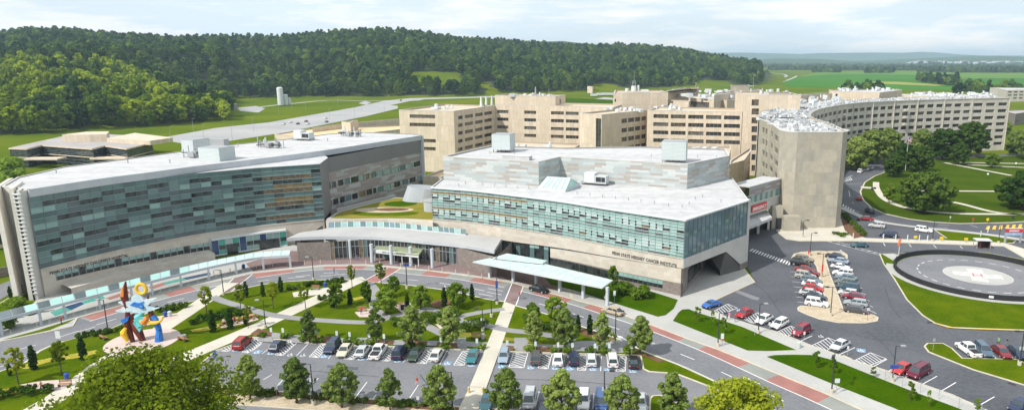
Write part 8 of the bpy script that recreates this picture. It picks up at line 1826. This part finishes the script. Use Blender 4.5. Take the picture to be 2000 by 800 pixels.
spill([(-1.9, -.2, 7.2), (-1.7, -.2, 8.6)], [.34, .2], 'orange_knot', M['s_or'], 7); spill([(.6, -.35, 5.6), (1.1, -.35, 5.6)], [.28, .28], 'blue_eye', M['s_blue'], 8)

sc_.scale = (1.18, 1.18, 1.20)
# ============================================================ PEOPLE
def person(px, ang, shirt, legs, label, h=1.72, pose='walk', z=.13, hair=(.04, .025, .015)):
    t = thing('person', label, 'person', (*G(*px, z), z), R(ang)); s = h / 1.72
    st = .22 if pose == 'walk' else .04
    V = [(0, 0, .93), (0, 0, 1.15), (0, 0, 1.40), (0, .01, 1.50), (0, .02, 1.58), (0, .02, 1.69),
         (.10, 0, .88), (.11, st, .48), (.11, st * .5, .06), (.11, st * .5 + .14, .03), (-.10, 0, .88), (-.11, -st * .3, .48), (-.11, -st * 1.1, .08), (-.11, -st * 1.1 + .14, .04),
         (.19, 0, 1.38), (.24, -st * .6, 1.10), (.24, -st * .3, .86), (-.19, 0, 1.38), (-.24, st * .6, 1.10), (-.24, st * .9, .87)]
    E = [(0, 1), (1, 2), (2, 3), (3, 4), (4, 5), (0, 6), (6, 7), (7, 8), (8, 9), (0, 10), (10, 11), (11, 12), (12, 13), (2, 14), (14, 15), (15, 16), (2, 17), (17, 18), (18, 19)]
    rad = [.14, .125, .15, .06, .085, .075, .095, .06, .045, .04, .095, .06, .045, .04, .06, .045, .035, .06, .045, .035]
    me = bpy.data.meshes.new('body'); me.from_pydata([tuple(c * s for c in v) for v in V], E, []); o = bpy.data.objects.new('body', me); COL.objects.link(o)
    md = o.modifiers.new('skin', 'SKIN')
    for i, sv in enumerate(me.skin_vertices[0].data): sv.radius = (rad[i] * s, rad[i] * s * .8); sv.use_root = (i == 0)
    o.modifiers.new('sub', 'SUBSURF').levels = 1
    dg = bpy.context.evaluated_depsgraph_get(); m2 = bpy.data.meshes.new_from_object(o.evaluated_get(dg)); bpy.data.objects.remove(o)
    m2.name = 'body'; m2.materials.clear()
    for m_ in (M['skin'], mat('shirt', shirt, .8), mat('trousers', legs, .8), M['tyre'], mat('hair', hair, .9)): m2.materials.append(m_)
    for p in m2.polygons:
        c = p.center / s; p.material_index = 4 if c.z > 1.64 or (c.z > 1.54 and c.y < -.01) else 0 if c.z > 1.47 else 1 if (c.z > .96 and not (abs(c.x) > .19 and c.z < 1.12)) else 0 if abs(c.x) > .185 and c.z > .78 else 2 if c.z > .09 else 3
        p.use_smooth = True
    o = bpy.data.objects.new('body', m2); COL.objects.link(o); o.parent = t; return t
P_, K2, W2, Rd, Bl, Gy = (.65, .25, .40), (.03, .03, .035), (.6, .6, .6), (.5, .03, .03), (.06, .12, .3), (.2, .2, .22)
for px, a, sh, lg, lb, ps in (((1424, 624), 200, P_, W2, 'person in a pink top beside the red saloon', 'walk'), ((1436, 628), 170, Rd, Bl, 'person in a red top and jeans next to the person in pink', 'stand'), ((1420, 622), 90, K2, K2, 'person in dark clothes left of the person in pink', 'stand'),
        ((1949, 675), 100, (.12, .45, .10), K2, 'person with green trousers walking behind the maroon saloon', 'walk'), ((1966, 676), 95, K2, Gy, 'person in a dark coat walking beside the one in green', 'walk'), ((815, 784 - 30), 160, Rd, (.6, .4, .4), 'person in red crossing the empty part of the hospital lot', 'walk'),
        ((653, 534), 90, Gy, Bl, 'person in grey crossing the road left of the main crosswalk', 'walk'), ((698, 509), 180, Bl, (.12, .15, .35), 'person in blue near the left entrance column', 'stand'), ((692, 507), 180, K2, K2, 'person in black near the left entrance column', 'stand'), ((777, 517), 90, K2, Bl, 'person in dark clothes outside the main doors', 'walk'),
        ((1015, 582), 200, Rd, K2, 'person in red on the right crosswalk', 'walk'), ((1182, 590), 0, W2, Gy, 'person in white beside the last canopy post', 'stand'), ((1059, 543), 90, W2, K2, 'person in white under the glass canopy', 'stand'), ((121, 633), 90, Rd, K2, 'person in dark red walking at the end of the grass strip', 'walk'),
        ((438, 637), 0, W2, K2, 'person in white at the left picnic table', 'stand'), ((459, 633), 60, Rd, Bl, 'person in red at the second picnic table', 'stand'), ((706, 614), 0, Rd, K2, 'person in red by the bench on the pink terrace', 'stand'), ((82, 763), 90, (.5, .2, .1), K2, 'person in orange-brown on the pink terrace behind the left hedge', 'walk')):
    person(px, a, sh, lg, lb, pose=ps)
# wheelchair helpers near the entrance: blue table umbrella-free carts
t = thing('bed_of_lilies', 'round bed of yellow flowers on the pink garden-centre terrace', 'flower bed', (*G(762, 594), .17)) if False else None
